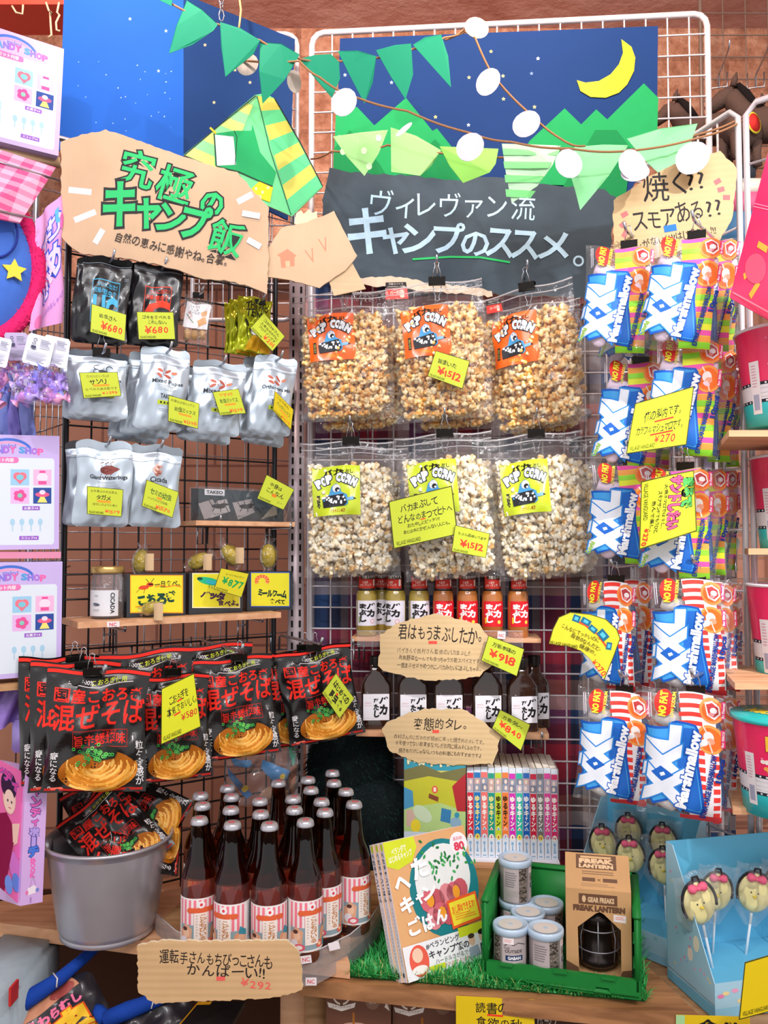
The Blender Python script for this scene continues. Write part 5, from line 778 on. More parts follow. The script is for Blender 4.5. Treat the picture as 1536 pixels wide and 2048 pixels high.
# ================================================================ popcorn bags
def kernel(r):
    bm = bmesh.new(); bmesh.ops.create_icosphere(bm, subdivisions=3, radius=1); lob = [Vector((r.gauss(0, 1), r.gauss(0, 1), r.gauss(0, 1))).normalized() * r.uniform(.5, .8) for _ in range(r.choice((6, 7, 8, 9)))]; rd = [r.uniform(.32, .5) for _ in lob]; vs = []
    for v in bm.verts:
        d = v.co.normalized(); best = .34
        for c, q in zip(lob, rd):
            b = d.dot(c); e = b * b - c.dot(c) + q * q
            if e > 0: best = max(best, b + math.sqrt(e))
        vs.append(tuple(d * best))
    bm.verts.index_update(); f = [[v.index for v in fc.verts] for fc in bm.faces]; bm.free(); return np.array(vs), np.array(f)
KER = [kernel(random.Random(100 + i)) for i in range(7)]
def popmesh(seed, Wd, Ht, D, mat, top=.2):
    r = random.Random(seed); V = []; Fc = []; n = 0; k = 0.0094
    for lay in range(3):
        v = top + .01
        while v < .955:
            u = .07 + r.uniform(0, .04)
            while u < .94:
                e = max(0, math.sin(math.pi * u)) ** .55 * max(0, math.sin(math.pi * min(1, max(0, (v - .1) / .9)))) ** .5; th = D * e - k * 1.3
                if th > -.004 and v > top + .03 * math.sin(u * 12 + seed) * (1 if lay < 2 else .4):
                    vs, fs = KER[r.randrange(7)]; R = np.array(Matrix.Rotation(r.uniform(0, 6.28), 3, Vector((r.gauss(0, 1), r.gauss(0, 1), r.gauss(0, 1))).normalized()))
                    s = k * r.uniform(.85, 1.25); c = np.array([(u - .5) * Wd * .96, -max(th, 0) + lay * .011 + r.uniform(-.002, .002), (.5 - v) * Ht + r.uniform(-.007, .007)])
                    V.append(vs @ R.T * s + c); Fc.append(fs + n); n += len(vs)
                u += .078 * r.uniform(.85, 1.15)
            v += .056 * r.uniform(.9, 1.1)
    V = np.concatenate(V); Fc = np.concatenate(Fc); me = bpy.data.meshes.new('popcorn'); me.vertices.add(len(V)); me.vertices.foreach_set('co', V.astype(np.float32).ravel()); me.loops.add(Fc.size); me.loops.foreach_set('vertex_index', Fc.astype(np.int32).ravel()); me.polygons.add(len(Fc)); me.polygons.foreach_set('loop_start', np.arange(0, Fc.size, 3, dtype=np.int32)); me.polygons.foreach_set('use_smooth', np.ones(len(Fc), bool)); me.update(calc_edges=True); me.validate(); me.materials.append(mat); return me
def popbag(lab, mat, seed, col):
    Wd, Ht, D = .21, .29, .032; t = thing('popcorn_bag', lab, 'popcorn bag', 'clear bags of popcorn'); S = bagS(Wd, Ht, D, seed, 0, .0045, .1, pinch=.03); Bk = bagS(Wd, Ht, D * .8, seed, 0, .004, .1, True, pinch=.03); m = MB(); skin(m, S, FILM); skin(m, Bk, FILM); m.tube([S(x, 1, 0) for x in range(0, 101, 10)], .0016, film(.06, .4, .6), 6); m.tube([S(x, 5.5, 0) for x in range(0, 101, 10)], .0012, film(.06, .4, .6), 6); m.part('film', t)
    o = bpy.data.objects.new('popcorn', popmesh(seed, Wd, Ht, D, mat)); COL.objects.link(o); o.parent = t; o['kind'] = 'stuff'
    A = Art(); X = lambda x: 12 + x * .5; Yc = lambda y: 19 + y * .36
    q = Art(); q.rect(0, 0, 100, 100, K(col, .3, coat=.5)); q.txt('バカ', 42, 13, 36, 13, '#1b1a16', -3, .05); q.txt('まぶし', 72, 13, 26, 8, '#1b1a16', -3, .03)
    for i, ch in enumerate('POP CORN'): 
        if ch != ' ': x = 14 + i * 10.4; q.txt(ch, x, 34 - 10 * math.sin(i / 7 * math.pi), 9.5, 15, '#e6f0fb', -28 + i * 8, .09, '#2b2d33', .08)
    q.poly([(22, 62), (34, 58), (40, 42), (50, 36), (58, 44), (60, 54), (72, 60), (74, 78), (68, 82), (22, 84)], '#4fa0d8'); rr = random.Random(3)
    q.poly([(20, 66), (30, 60), (66, 58), (72, 76), (66, 82), (22, 84)], '#2b2d33')
    for k in range(46): q.items.append(Art().ell(24 + rr.random() * 44, 62 + rr.random() * 17, 3, 2.8, '#2b2d33', n=8).items[0][:3] + (4 + 2 * (k // 8), (0, 0, 0, 0))); q.items.append(Art().ell(*(lambda a: (a[0], a[1]))((24 + rr.random() * 44, 62 + rr.random() * 17)), 2.5, 2.3, '#e9eef2', n=8).items[0][:3] + (5 + 2 * (k // 8), (0, 0, 0, 0)))
    q.ell(50, 46, 8, 8, '#e9eef2'); q.ell(52, 49, 5, 4.5, '#2b2d33'); q.ell(54, 51, 2.4, 2, '#e9eef2'); q.poly([(72, 66), (86, 64), (86, 70), (72, 72)], '#7fb4dc'); q.poly([(86, 65), (92, 68), (86, 70)], '#2b2d33'); q.rect(9, 58, 16, 84, '#2b2d33')
    q.txt('旨辛\n仕立', 12.5, 71, 4, 20, '#d8d860'); q.txt('バカまぶし本舗', 52, 91, 30, 7, '#b03a1c' if col != '#f0661e' else '#f5c030', 0, .02)
    A.items = [([(X(x), Yc(y)) for x, y in v], f, c_, l, bb([(X(x), Yc(y)) for x, y in v])) for v, f, c_, l, b in q.items]; m = MB(); A.to(m, S, 8e-4, 1.6e-4, *CUT); m.part('label', t, 'square printed label'); return Maker(t)
PO = popbag('x', popcorn('#ffecc0', '#f8cb7c', '#e2902f'), 71, '#f0661e'); PY = popbag('x', popcorn('#fffaea', '#fceec8', '#ecb868'), 72, '#c8dc2c')
for mk, u, v, w, h, d, yaw, roll, lab, nm in ((PO, 690, 712, 192, 262, .15, -2, -3, 'bag of caramel popcorn with an orange label, left in the upper row', 'the left orange popcorn bag'), (PO, 880, 702, 196, 282, .15, -6, -4, 'bag of caramel popcorn with an orange label, middle of the upper row', 'the middle orange popcorn bag'), (PO, 1064, 716, 190, 292, .13, -30, -5, 'bag of caramel popcorn turned aside, right in the upper row', 'the right orange popcorn bag'),
    (PY, 700, 1018, 192, 272, .15, 0, -1, 'bag of pale popcorn with a lime label, left in the lower row', 'the left lime popcorn bag'), (PY, 896, 1012, 196, 292, .15, -5, -4, 'bag of pale popcorn behind the two yellow cards, middle of the lower row', 'the middle lime popcorn bag'), (PY, 1080, 1012, 190, 292, .14, -12, -4, 'bag of pale popcorn with a lime label, right in the lower row', 'the right lime popcorn bag'),
    (PO, 722, 738, 190, 255, .08, -2, -2, 'second bag of caramel popcorn behind the left one', ''), (PO, 915, 732, 190, 262, .08, -6, -3, 'second bag of caramel popcorn behind the middle one', ''), (PO, 1085, 738, 170, 270, .06, -20, -3, 'second bag of caramel popcorn behind the turned one', ''), (PY, 722, 1022, 185, 258, .08, -2, 1, 'second bag of pale popcorn behind the left lime one', ''), (PY, 925, 1016, 190, 275, .08, -5, -2, 'second bag of pale popcorn behind the middle lime one', ''), (PY, 1110, 1016, 180, 275, .07, -12, -2, 'second bag of pale popcorn behind the right lime one', '')):
    M = hang(MID, d, u, v, w, h, .21, .29, yaw, roll); mk(M, lab, 'clear bags of popcorn')
    if nm: tp = M @ Vector((.004, -.004, .138)); clip(tp, yaw, nm, 0, 1.15); hook(tp + Vector((0, .0, .045)), MID.n, d + .01, nm, .02)
A = Art(); A.rect(0, 0, 100, 100, '#d8382c'); A.rect(0, 0, 100, 36, '#1c1818'); A.txt('万能スパイス', 50, 10, 70, 11, '#f0e8e0'); A.txt('ふりかけまぶして使用!', 50, 26, 84, 10, '#f0e8e0'); A.txt('パーク', 40, 62, 40, 22, '#f6d0c0', -8, .03); A.ell(74, 60, 12, 16, '#e6a89c'); A.ell(74, 82, 10, 12, '#f0c8b8')
for cor, lab in (([(771, 565), (812, 564), (817, 597), (771, 599)], 'small red and black tag between the left and middle orange popcorn bags'), ([(972, 603), (1000, 598), (1006, 622), (974, 628)], 'small red and black tag between the middle and right orange popcorn bags')):
    pl = MID.fwd(.1); S = quad(*[pl.at(*c) for c in cor]); m = MB(); m.prism([(0, 0), (100, 0), (100, 100), (0, 100)], lambda x, y, o=0: S(x, y, o - 2e-4), .0006, K('#d8382c')); A.to(m, S, 0); m.thing('header_tag', lab, 'tag', 'red header tags')
A = C2(('旨まいた', 42, 32, 52, 18, INK), ('¥1512', 54, 66, 66, 30, CARDR, 0, .03)); card('price_card', 'yellow card ¥1512 on the middle orange popcorn bag', [(871, 701), (940, 722), (925, 778), (855, 752)], Plane(MID.fwd(.2).at(898, 738), -4), 0, A)
A = C2(('バカまぶして', 46, 22, 58, 17, INK, 0, .01), ('どんなのまつてヒトへ', 54, 44, 84, 17, INK, 0, .01), ('おためしにピッタリ!!', 50, 60, 50, 9, INK), ('あとは肉とか焼んない人にも。', 54, 72, 72, 9, INK)); A.rect(46, 51, 54, 54, '#f06a2c'); card('price_card', 'largest yellow card, hanging on the middle lime popcorn bag', [(777, 1003), (904, 971), (916, 1069), (787, 1098)], Plane(MID.fwd(.215).at(846, 1035), -4), 0, A, vx=20)
A = C2(('たぶん品揃いてます', 52, 26, 80, 13, INK), ('¥1512', 54, 62, 66, 30, CARDR, 0, .03)); card('price_card', 'small yellow card ¥1512 below the largest yellow card', [(910, 1050), (980, 1067), (972, 1116), (903, 1103)], Plane(MID.fwd(.22).at(941, 1083), -4), 0, A)
# ================================================================ spice jars and sauce flasks
shp, a, b = shelfbar('plank_shelf', 'narrow plank shelf under the spice jars', MID.fwd(.12), 703, 1284, 1082, 1284, .11, .009, WD); zj = a.z + .009
shs, a2, b2_ = shelfbar('plank_shelf', 'narrow plank shelf under the sauce flasks', MID.fwd(.12), 712, 1476, 1098, 1476, .11, .013, WD); zf = a2.z + .013
bracket(MID.fwd(.13), 706, 1288, .12, 'wire bracket at the left end of the spice shelf'); bracket(MID.fwd(.13), 1084, 1475, .12, 'wire bracket at the right end of the sauce shelf')
def cylS(R, z0, z1, a0=-62, a1=62): return lambda x, y, o=0: Vector(((R + o) * math.sin(rad(a0 + (a1 - a0) * x / 100)), -(R + o) * math.cos(rad(a0 + (a1 - a0) * x / 100)), z1 + (z0 - z1) * y / 100))
XS = [8 * k for k in range(1, 13)]
def spice(lc, tc_, body):
    t = thing('spice_jar', 'spice jar', 'spice jar', 'spice jars on the upper plank'); m = MB(); m.lathe([(0, 0), (.021, 0), (.0232, .003), (.0232, .092), (.021, .099), (.0195, .102), (.0195, .106)], K(body, .22, coat=.9, var=.12), 28, None, cap=False); m.part('glass', t)
    m = MB(); m.lathe([(0, .1015), (.0195, .1015), (.02, .105), (.0198, .142), (.018, .144), (0, .144)], K('#241a18', .3, coat=.5), 26, None, cap=False); A = Art(); A.rect(0, 0, 100, 36, '#2a1c1a'); A.rect(0, 36, 100, 96, '#c9352a'); A.txt('新', 12, 24, 20, 26, '#e8503c', 0, .03); A.txt('万能スパイス', 62, 22, 74, 20, '#e9e2d8', 0, .02); A.txt('うま辛\nパワーアップ!', 40, 66, 62, 36, '#f2d8cc', -4, .02); A.rect(84, 38, 95, 80, '#e9e2d8'); A.to(m, cylS(.0204, .106, .14), 2e-4, 1.2e-4, XS); m.part('cap', t, 'cap in a printed red and black sleeve')
    m = MB(); A = Art(); A.rect(-10, 0, 110, 100, lc)
    for t_, x, y, w, h in (('バ', 66, 22, 30, 24), ('カ', 66, 50, 30, 26), ('ま', 32, 22, 24, 18), ('ぶ', 32, 46, 28, 20), ('し', 34, 72, 24, 24)): A.txt(t_, x, y, w, h, tc_, 6, .06)
    A.ell(72, 82, 8, 8, '#f3d64a' if lc[1] == 'd' else '#e8dfe4'); A.ring(72, 82, 8, 8, 1.5, '#d05060'); A.rect(14, 64, 22, 88, '#e8c030' if lc[1] == 'd' else '#8a9a70'); A.to(m, cylS(.0233, .024, .08, -70, 70), 2e-4, 1.2e-4, XS); m.part('label', t); return Maker(t)
JW, JR = spice('#e2dfea', '#23211f', '#a08a3c'), spice('#d8212c', '#f4f0f0', '#b06a30')
for i, (mk, u, d, rot, lab) in enumerate(((JW, 733, .085, 4, 'white-labelled spice jar at the left end of the plank'), (JW, 764, .045, 4, 'white-labelled spice jar half hidden in the back row'), (JW, 791, .085, -22, 'white-labelled spice jar second in the front row'), (JW, 838, .085, 6, 'white-labelled spice jar next to the red ones'), (JR, 886, .085, 5, 'red-labelled spice jar next to the white ones'), (JR, 934, .085, 4, 'red-labelled spice jar above the middle of the torn sign'), (JR, 984, .085, 8, 'red-labelled spice jar, last but one at the right'), (JR, 1035, .085, 18, 'red-labelled spice jar at the right end of the plank'))):
    p = MID.fwd(d).at(u, 1095); p.z = zj; mk(fr(p, rot + math.degrees(math.atan2(-p.x, p.y))), lab)
t = thing('sauce_flask', 'sauce flask', 'sauce flask', 'brown sauce flasks'); m = MB(); BR = glass('#5a2f14', .03, 1.3); prof = [(.97, 0), (1, .003), (1, .088), (.95, .1), (.7, .114), (.42, .122), (.38, .126), (.38, .142)]; ns = 32
def sq(i, n, s, hx_=.034, hy=.017): a = 2 * math.pi * i / n; c, q = math.cos(a), math.sin(a); e = .42; k = s if s > .6 else s; return (math.copysign(abs(c) ** e, c) * hx_ * s, math.copysign(abs(q) ** e, q) * (hy * s if s > .6 else hx_ * s * .95))
vs = [sq(j, ns, s) + (z,) for s, z in prof for j in range(ns)]; fs = [(i * ns + j, i * ns + (j + 1) % ns, (i + 1) * ns + (j + 1) % ns, (i + 1) * ns + j) for i in range(len(prof) - 1) for j in range(ns)] + [tuple(range(ns - 1, -1, -1)), tuple((len(prof) - 1) * ns + j for j in range(ns))]
m.add(vs, fs, K('#2f170c', .08, coat=1, var=.3), True); m.part('glass', t); m = MB(); m.lathe([(.014, .136), (.0145, .138), (.0145, .158), (.0135, .16), (0, .16)], K('#1a1412', .35), 24, None, cap=False); m.part('cap', t); m = MB(); Sl = lambda x, y, o=0: Vector(((x / 100 - .5) * .058, -.01715 - o, .078 - .058 * y / 100)); A = Art(); A.rect(0, 0, 100, 100, '#e6e4ea')
for t_, x, y, w, h in (('バ', 78, 24, 28, 26), ('カ', 78, 60, 26, 34), ('び', 50, 26, 18, 18), ('た', 50, 50, 18, 20), ('し', 52, 76, 18, 24)): A.txt(t_, x, y, w, h, '#1f1c1c', 6, .06)
A.txt('BAKA', 20, 34, 24, 6, '#d09aa0'); A.txt('BITASHI', 20, 44, 28, 4, '#d09aa0'); A.line([(6, 92), (60, 92)], .8, '#b8b4ba'); m2 = MB(); A.to(m, Sl, 2e-4); m.part('label', t); m = MB(); A = Art(); A.ell(50, 50, 50, 46, '#e03a30'); A.ell(60, 58, 22, 20, '#f2d8cc'); A.txt('秘伝', 26, 46, 34, 26, '#f8e8e0', 0, .04); A.rect(10, 78, 92, 98, '#221c1c'); A.txt('超一流本格', 51, 88, 70, 12, '#f0e8e0'); A.to(m, lambda x, y, o=0: Vector((-.026 + .03 * x / 100, -.0166 - .0012 * (1 - y / 100) * 0 - o + .004 * (1 - y / 100), .108 - .03 * y / 100)), 2e-4); m.part('sticker', t, 'round red sticker'); MF = Maker(t)
for u, d, rot, lab in ((752, .09, 3, 'brown sauce flask at the left end of the shelf'), (825, .09, 3, 'brown sauce flask second from the left end'), (896, .09, 2, 'brown sauce flask in the middle behind the torn sign'), (972, .09, 4, 'brown sauce flask fourth along the shelf'), (1042, .095, 8, 'brown sauce flask at the right end beside the ¥840 card'), (1066, .05, 8, 'brown sauce flask half hidden behind the last one at the right')): p = MID.fwd(d).at(u, 1095); p.z = zf; MF(fr(p, rot), lab)
for cor, lab, tx, pr_ in (([(977, 1271), (1049, 1298), (1034, 1353), (962, 1321)], 'yellow card ¥918 right of the upper torn sign', '万能辛味の', '¥918'), ([(1000, 1419), (1061, 1449), (1042, 1502), (984, 1456)], 'yellow card ¥840 right of the lower torn sign', '万能タレ。', '¥840')): card('price_card', lab, cor, MID.fwd(.165), 0, C2((tx, 48, 24, 64, 18, INK), (pr_, 50, 58, 70, 30, CARDR, 0, .03)))
m = MB(); a, b = MID.fwd(.125).at(714, 1262), MID.fwd(.125).at(1046, 1262); m.add([a, b, b + Vector((0, 0, -.035)), a + Vector((0, 0, -.035))], [(0, 1, 2, 3)], film(.05, .1, .6)); m.tube([a, b], .001, film(.05, .4, .6), 5); m.thing('plastic_strip', 'clear plastic strip along the spice shelf', 'strip')
A = Art(); pl = MID.fwd(.128); A.rect(995, 1263, 1011, 1278, '#ece6ea', 4); A.txt('NC', 1003, 1271, 11, 6, '#e0525c', 4, .02); tag(A.to(MB(), lambda x, y, o=0: pl.at(x, y, o)).top('shelf_sticker'), 'white NC sticker on the strip below the red spice jars', 'sticker')
# ================================================================ beer bottles
t = thing('beer_bottle', 'beer bottle', 'bottle', 'brown beer bottles with label'); m = MB(); H0 = .235
bp = [(0, .0), (.026, .0), (.0295, .003), (.0305, .01), (.0305, .125), (.0295, .136), (.026, .148), (.0195, .163), (.0165, .178), (.0145, .2), (.0132, .221), (.0148, .223), (.0148, .227), (.0128, .229), (.0128, .232)]
m.lathe(bp[9:], film(.03, .0, .8, '#96662f', 0), 24, None, cap=False); m.lathe(bp[5:10], film(.03, .0, .8, '#96662f', 0), 28, None, cap=False); m.lathe(bp[:6], film(.03, .02, .7, '#f2ab58', 0), 32, None, cap=False); m.part('glass', t)
m = MB(); m.lathe([(.0152, .224), (.0158, .226), (.0145, .231), (.0125, .2345), (0, .2352)], K('#c3c3ca', .28, .6), 42, None, cap=False, wob=lambda i, a: 1 + (.045 if i < 2 else 0) * math.sin(21 * a)); A = Art(); A.ring(50, 50, 22, 22, 14, '#e8525c', 0, 360, 16); A.to(m, lambda x, y, o=0: Vector(((x - 50) * .00019, (50 - y) * .00019 - .003, .2352 + o)), 1e-4); m.part('crown_cap', t, 'silver crown cap with a red ring')
m = MB(); A = Art(); A.rect(0, 0, 150, 100, '#efe9e6'); [A.rect(4 + 11 * k, 3, 9.5 + 11 * k, 52, '#f07f92') for k in range(9)]; A.rect(4, 52, 103, 96, '#8fa6ae'); A.poly([(4, 64), (20, 50), (34, 60), (30, 96), (4, 96)], '#e2a98a'); A.ell(20, 68, 8, 10, '#f0c4a4'); A.ell(14, 84, 9, 9, '#e9e2ea'); A.ell(26, 90, 12, 7, '#e06070'); A.ell(26, 90, 7, 4, '#f6e6e2'); A.ell(17, 60, 6, 4, '#5a3a34'); A.poly([(76, 60), (96, 46), (103, 60), (103, 96), (70, 96)], '#e2a07a'); A.ell(92, 70, 10, 14, '#e8b898'); A.poly([(88, 44), (103, 54), (103, 64), (84, 58)], '#3f93a8'); A.ell(90, 88, 12, 8, '#4f9aa4'); A.ell(72, 88, 9, 7, '#e86a5a'); A.ell(72, 88, 4, 3, '#f6d8a0'); A.rect(38, 26, 68, 86, '#f3e7de'); A.poly([(26, 18), (80, 18), (84, 22), (80, 28), (26, 28), (22, 24)], '#e0653c'); A.ell(53, 12, 8, 7, '#f3efee'); A.ell(53, 12, 3, 3, '#e04050'); A.txt('こ\nど\nも\nび\nい\nる', 57, 57, 15, 50, '#c07a2c', 0, .02); A.lines(42, 32, 46, 76, 8, '#cdbdb0'); A.rect(106, 3, 148, 97, '#e6e6ea'); A.lines(110, 8, 144, 74, 15, '#8a8a94'); A.ell(127, 88, 7, 4, '#c0567a'); A.txt('JUNIOR', 127, 94, 16, 3, '#6a5a64')
A.to(m, cylS(.0307, .022, .107, -75, 75), 2e-4, 1.3e-4, XS + [104 + 8 * k for k in range(6)]); m.lathe([(.0306, .022), (.0306, .107)], K('#efe9e6', .6), 32, None, cap=False); m.part('label', t, 'pink striped paper label'); MBt = Maker(t)
caps = [(399, 1637, 'front'), (465, 1646, 'front'), (539, 1648, 'front'), (610, 1641, 'front'), (650, 1621, 'front'), (708, 1605, 'front'), (405, 1608, 2), (459, 1616, 2), (516, 1624, 2), (583, 1617, 2), (643, 1600, 2), (692, 1580, 2), (401, 1588, 3), (463, 1591, 3), (520, 1599, 3), (578, 1595, 3), (622, 1577, 3), (668, 1563, 3), (455, 1573, 4), (557, 1563, 4), (613, 1557, 4), (665, 1543, 4)]
rows = {'front': ['leftmost', 'second from the left', 'third from the left', 'fourth from the left', 'fifth from the left', 'rightmost'], 2: ['leftmost', 'second from the left', 'third from the left', 'fourth from the left', 'fifth from the left', 'rightmost'], 3: ['leftmost', 'second from the left', 'third from the left', 'fourth from the left', 'fifth from the left', 'rightmost'], 4: ['leftmost', 'second from the left', 'third from the left', 'rightmost']}; cnt = {}
used = []
for i, (u, v, r) in enumerate(caps):
    p = PZ(u, v, zt + .013 + .233); p.z = zt + .0135
    for q in used:
        dd = Vector((p.x - q.x, p.y - q.y, 0))
        if 1e-6 < dd.length < .062: p += dd.normalized() * (.0625 - dd.length)
    used.append(p); k = cnt.get(r, 0); cnt[r] = k + 1
    rot = (-6, -42, -16, 2, 6, 14)[i] if i < 6 else random.Random(i).uniform(-40, 40); MBt(fr(p, rot + 22), 'brown beer bottle, %s in the %s row' % (rows[r][k], {'front': 'front', 2: 'second', 3: 'third', 4: 'back'}[r]))
# clear printed bag and dark fur behind the bottles
M = hang(LEFT, .07, 522, 1535, 150, 150, .15, .15, 26, 2); S = bagS(.15, .15, .02, 81, 0, .004); t = thing('toy_bag', 'clear bag with blue plastic scissors behind the bottles', 'bag', None, M); m = MB(); skin(m, lambda x, y, o=0: M @ S(x, y, o), film(.06, .12, .6)); m.part('film', t); m = MB(); A = Art(); A.txt('昆虫', 60, 14, 24, 20, '#5a6068', 0, .02); A.txt('スーパーフード', 76, 30, 5, 40, '#b06a80', 0); A.poly([(8, 34), (34, 38), (38, 48), (12, 44)], '#3a9ae0'); A.poly([(50, 40), (94, 58), (92, 68), (62, 66), (50, 52)], '#3a9ae0'); A.poly([(4, 48), (40, 84), (34, 90), (6, 60)], '#2f86d0'); A.ell(76, 62, 4, 4, '#f0d030'); A.ell(30, 76, 4, 5, '#f0d030'); A.poly([(84, 20), (94, 10), (98, 30), (90, 50)], '#46c8a0'); A.poly([(86, 50), (98, 44), (98, 92), (88, 80)], '#c07040'); A.ell(60, 84, 14, 8, '#c09070', -20); A.to(m, lambda x, y, o=0: M @ (S(x, y, o) + Vector((0, .012, 0))), 2e-4, 2e-4, *CUT); m.part('contents', t)
cf = MID.fwd(.06).at(735, 1640); t = MB(); rr = random.Random(6); FUR = K('#0f1a1c', .9, bump=.6, bs=200); FUR2 = K('#1d3a3c', .85)
def blob(c, rx, ry, rz, n=14): return [c + Vector((rx * math.sin(math.pi * i / n) * math.cos(a), ry * math.sin(math.pi * i / n) * math.sin(a), rz * math.cos(math.pi * i / n))) for i in range(n + 1) for a in [2 * math.pi * j / 20 for j in range(20)]]
for c, rx, ry, rz in ((MID.fwd(.03).at(700, 1530), .1, .025, .1), (MID.fwd(.06).at(760, 1640), .09, .05, .09), (MID.fwd(.05).at(770, 1720), .16, .05, .08)):
    vs = blob(c, rx, ry, rz); t.add(vs, [(i * 20 + j, i * 20 + (j + 1) % 20, (i + 1) * 20 + (j + 1) % 20, (i + 1) * 20 + j) for i in range(14) for j in range(20)], FUR, True)
    for k in range(2600): a, b_ = rr.uniform(0, 6.28), math.acos(rr.uniform(-1, 1)); d = Vector((math.sin(b_) * math.cos(a), math.sin(b_) * math.sin(a), math.cos(b_))); q = c + Vector((d.x * rx, d.y * ry, d.z * rz)); w = d.orthogonal().normalized() * .0012; t.add([q - w, q + w, q + d * .008 + Vector((rr.uniform(-.008, .008), 0, -.008))], [(0, 1, 2)], FUR2 if k % 3 == 0 else FUR)
t.thing('fur_throw', 'black-green shaggy fur throw behind the bottles', 'throw')
# ================================================================ comic books on the wooden box
zb_ = PZ(1000, 1718, .8).z; pB = MID.fwd(.14); f0, f1 = pB.at(800, 1702), pB.at(1102, 1722); zbx = pB.at(1020, 1716).z
m = MB(); a, b = pB.fwd(.05).at(845, 1730), pB.fwd(.05).at(1099, 1730); S = lambda x, y, o=0: Vector((a.x + (b.x - a.x) * x + MID.n.x * -y * .16, a.y + (b.y - a.y) * x - MID.n.y * y * .16, zbx - .004 + o)); m.prism([(0, 0), (1, 0), (1, 1), (0, 1)], S, zbx - .004 - zg - .006, wood('#d39a62', '#a06a3c', 2, 0)); m.thing('wooden_box', 'brown wooden box carrying the comic books', 'box')
SPN = [('#d7263f', '2'), ('#1c76bd', '3'), ('#f0736c', '4'), ('#169a80', '5'), ('#bfd62c', '6'), ('#f1803c', '7'), ('#d42cb0', '8'), ('#2bb39c', '9'), ('#1b66bd', '10'), ('#cf2346', '11'), ('#7c7274', '12'), ('#e2489c', '13'), ('#d9306c', '14')]
CN = 'red blue salmon green lime orange magenta teal royal-blue crimson grey pink rose'.split()
for i, (c, num) in enumerate(SPN):
    u0 = 934.5 + i * 14.05; p0 = pB.at(u0, 1712); p1 = pB.at(u0 + 13.2, 1712); p0.z = p1.z = zbx; h = .19 + .001 * (i % 3); dv = (p1 - p0); t = thing('comic_book', '%s comic book spine numbered %s on the wooden box' % (CN[i], num), 'book', 'comic books on the wooden box', p0); n = MID.n
    S = lambda x, y, o=0: p0 + dv * (x / 100) + n * o + Vector((0, 0, h * (1 - y / 100))); m = MB(); m.box((0, 0, 0), (1, 1, 1), K('#efe8da', .8), Matrix(((dv.x * .9, -n.x * .13, 0, p0.x + dv.x / 2 - n.x * .068), (dv.y * .9, -n.y * .13, 0, p0.y + dv.y / 2 - n.y * .068), (0, 0, h - .004, zbx + h / 2), (0, 0, 0, 1)))); m.part('pages', t)
    m = MB(); m.prism([(0, 0), (100, 0), (100, 100), (0, 100)], S, .002, K('#dfe8f2', .4, coat=.5)); A = Art(); A.rect(3, 6, 97, 78, K(c, .35, coat=.5)); A.rect(6, 12, 94, 28, '#d8d0d2'); rr = random.Random(i)
    for y in (15, 22): A.rect(6, y - 3, 94, y + 5, ('#8f99ac', '#c9a7a0', '#7d8698', '#b8b0bc')[rr.randrange(4)]); A.ell(50 + rr.uniform(-14, 14), y + 1, 22, 2.6, '#efd9cc', n=10)
    lc = ('#f7f3ea', '#f3e58c')[i in (1, 3)] if i not in (4, 5) else '#3a2412'
    for t_, y, hh, ww in (('ゆ', 35, 6, 62), ('る', 43, 6, 58), ('キ', 50.5, 6.4, 60), ('ャ', 56.5, 3.4, 36), ('ン', 62, 5, 54)): A.txt(t_, 50, y, ww, hh, lc, 0, .05)
    A.poly([(50, 65.5), (82, 69.5), (18, 69.5)], '#f3efe6'); A.poly([(50, 66.8), (70, 69.2), (30, 69.2)], ('#3a9ac0', '#e06a50')[i % 2]); A.ell(50, 77, 36, 3.2, ('#f6f2e6', '#e8e060', '#cfe0f0')[i % 3]); A.txt(num, 50, 77, 18 * len(num), 2.8, '#b02c4c', 0, .05)
    for t_, y in (('め', 84), ('|', 88), ('る', 92)): A.txt(t_, 50, y, 34 if t_ != '|' else 6, 3.6, '#3a9ad0', 0, .03)
    A.rect(24, 97, 76, 98.4, '#8fb0c8'); A.to(m, S); m.part('spine', t)
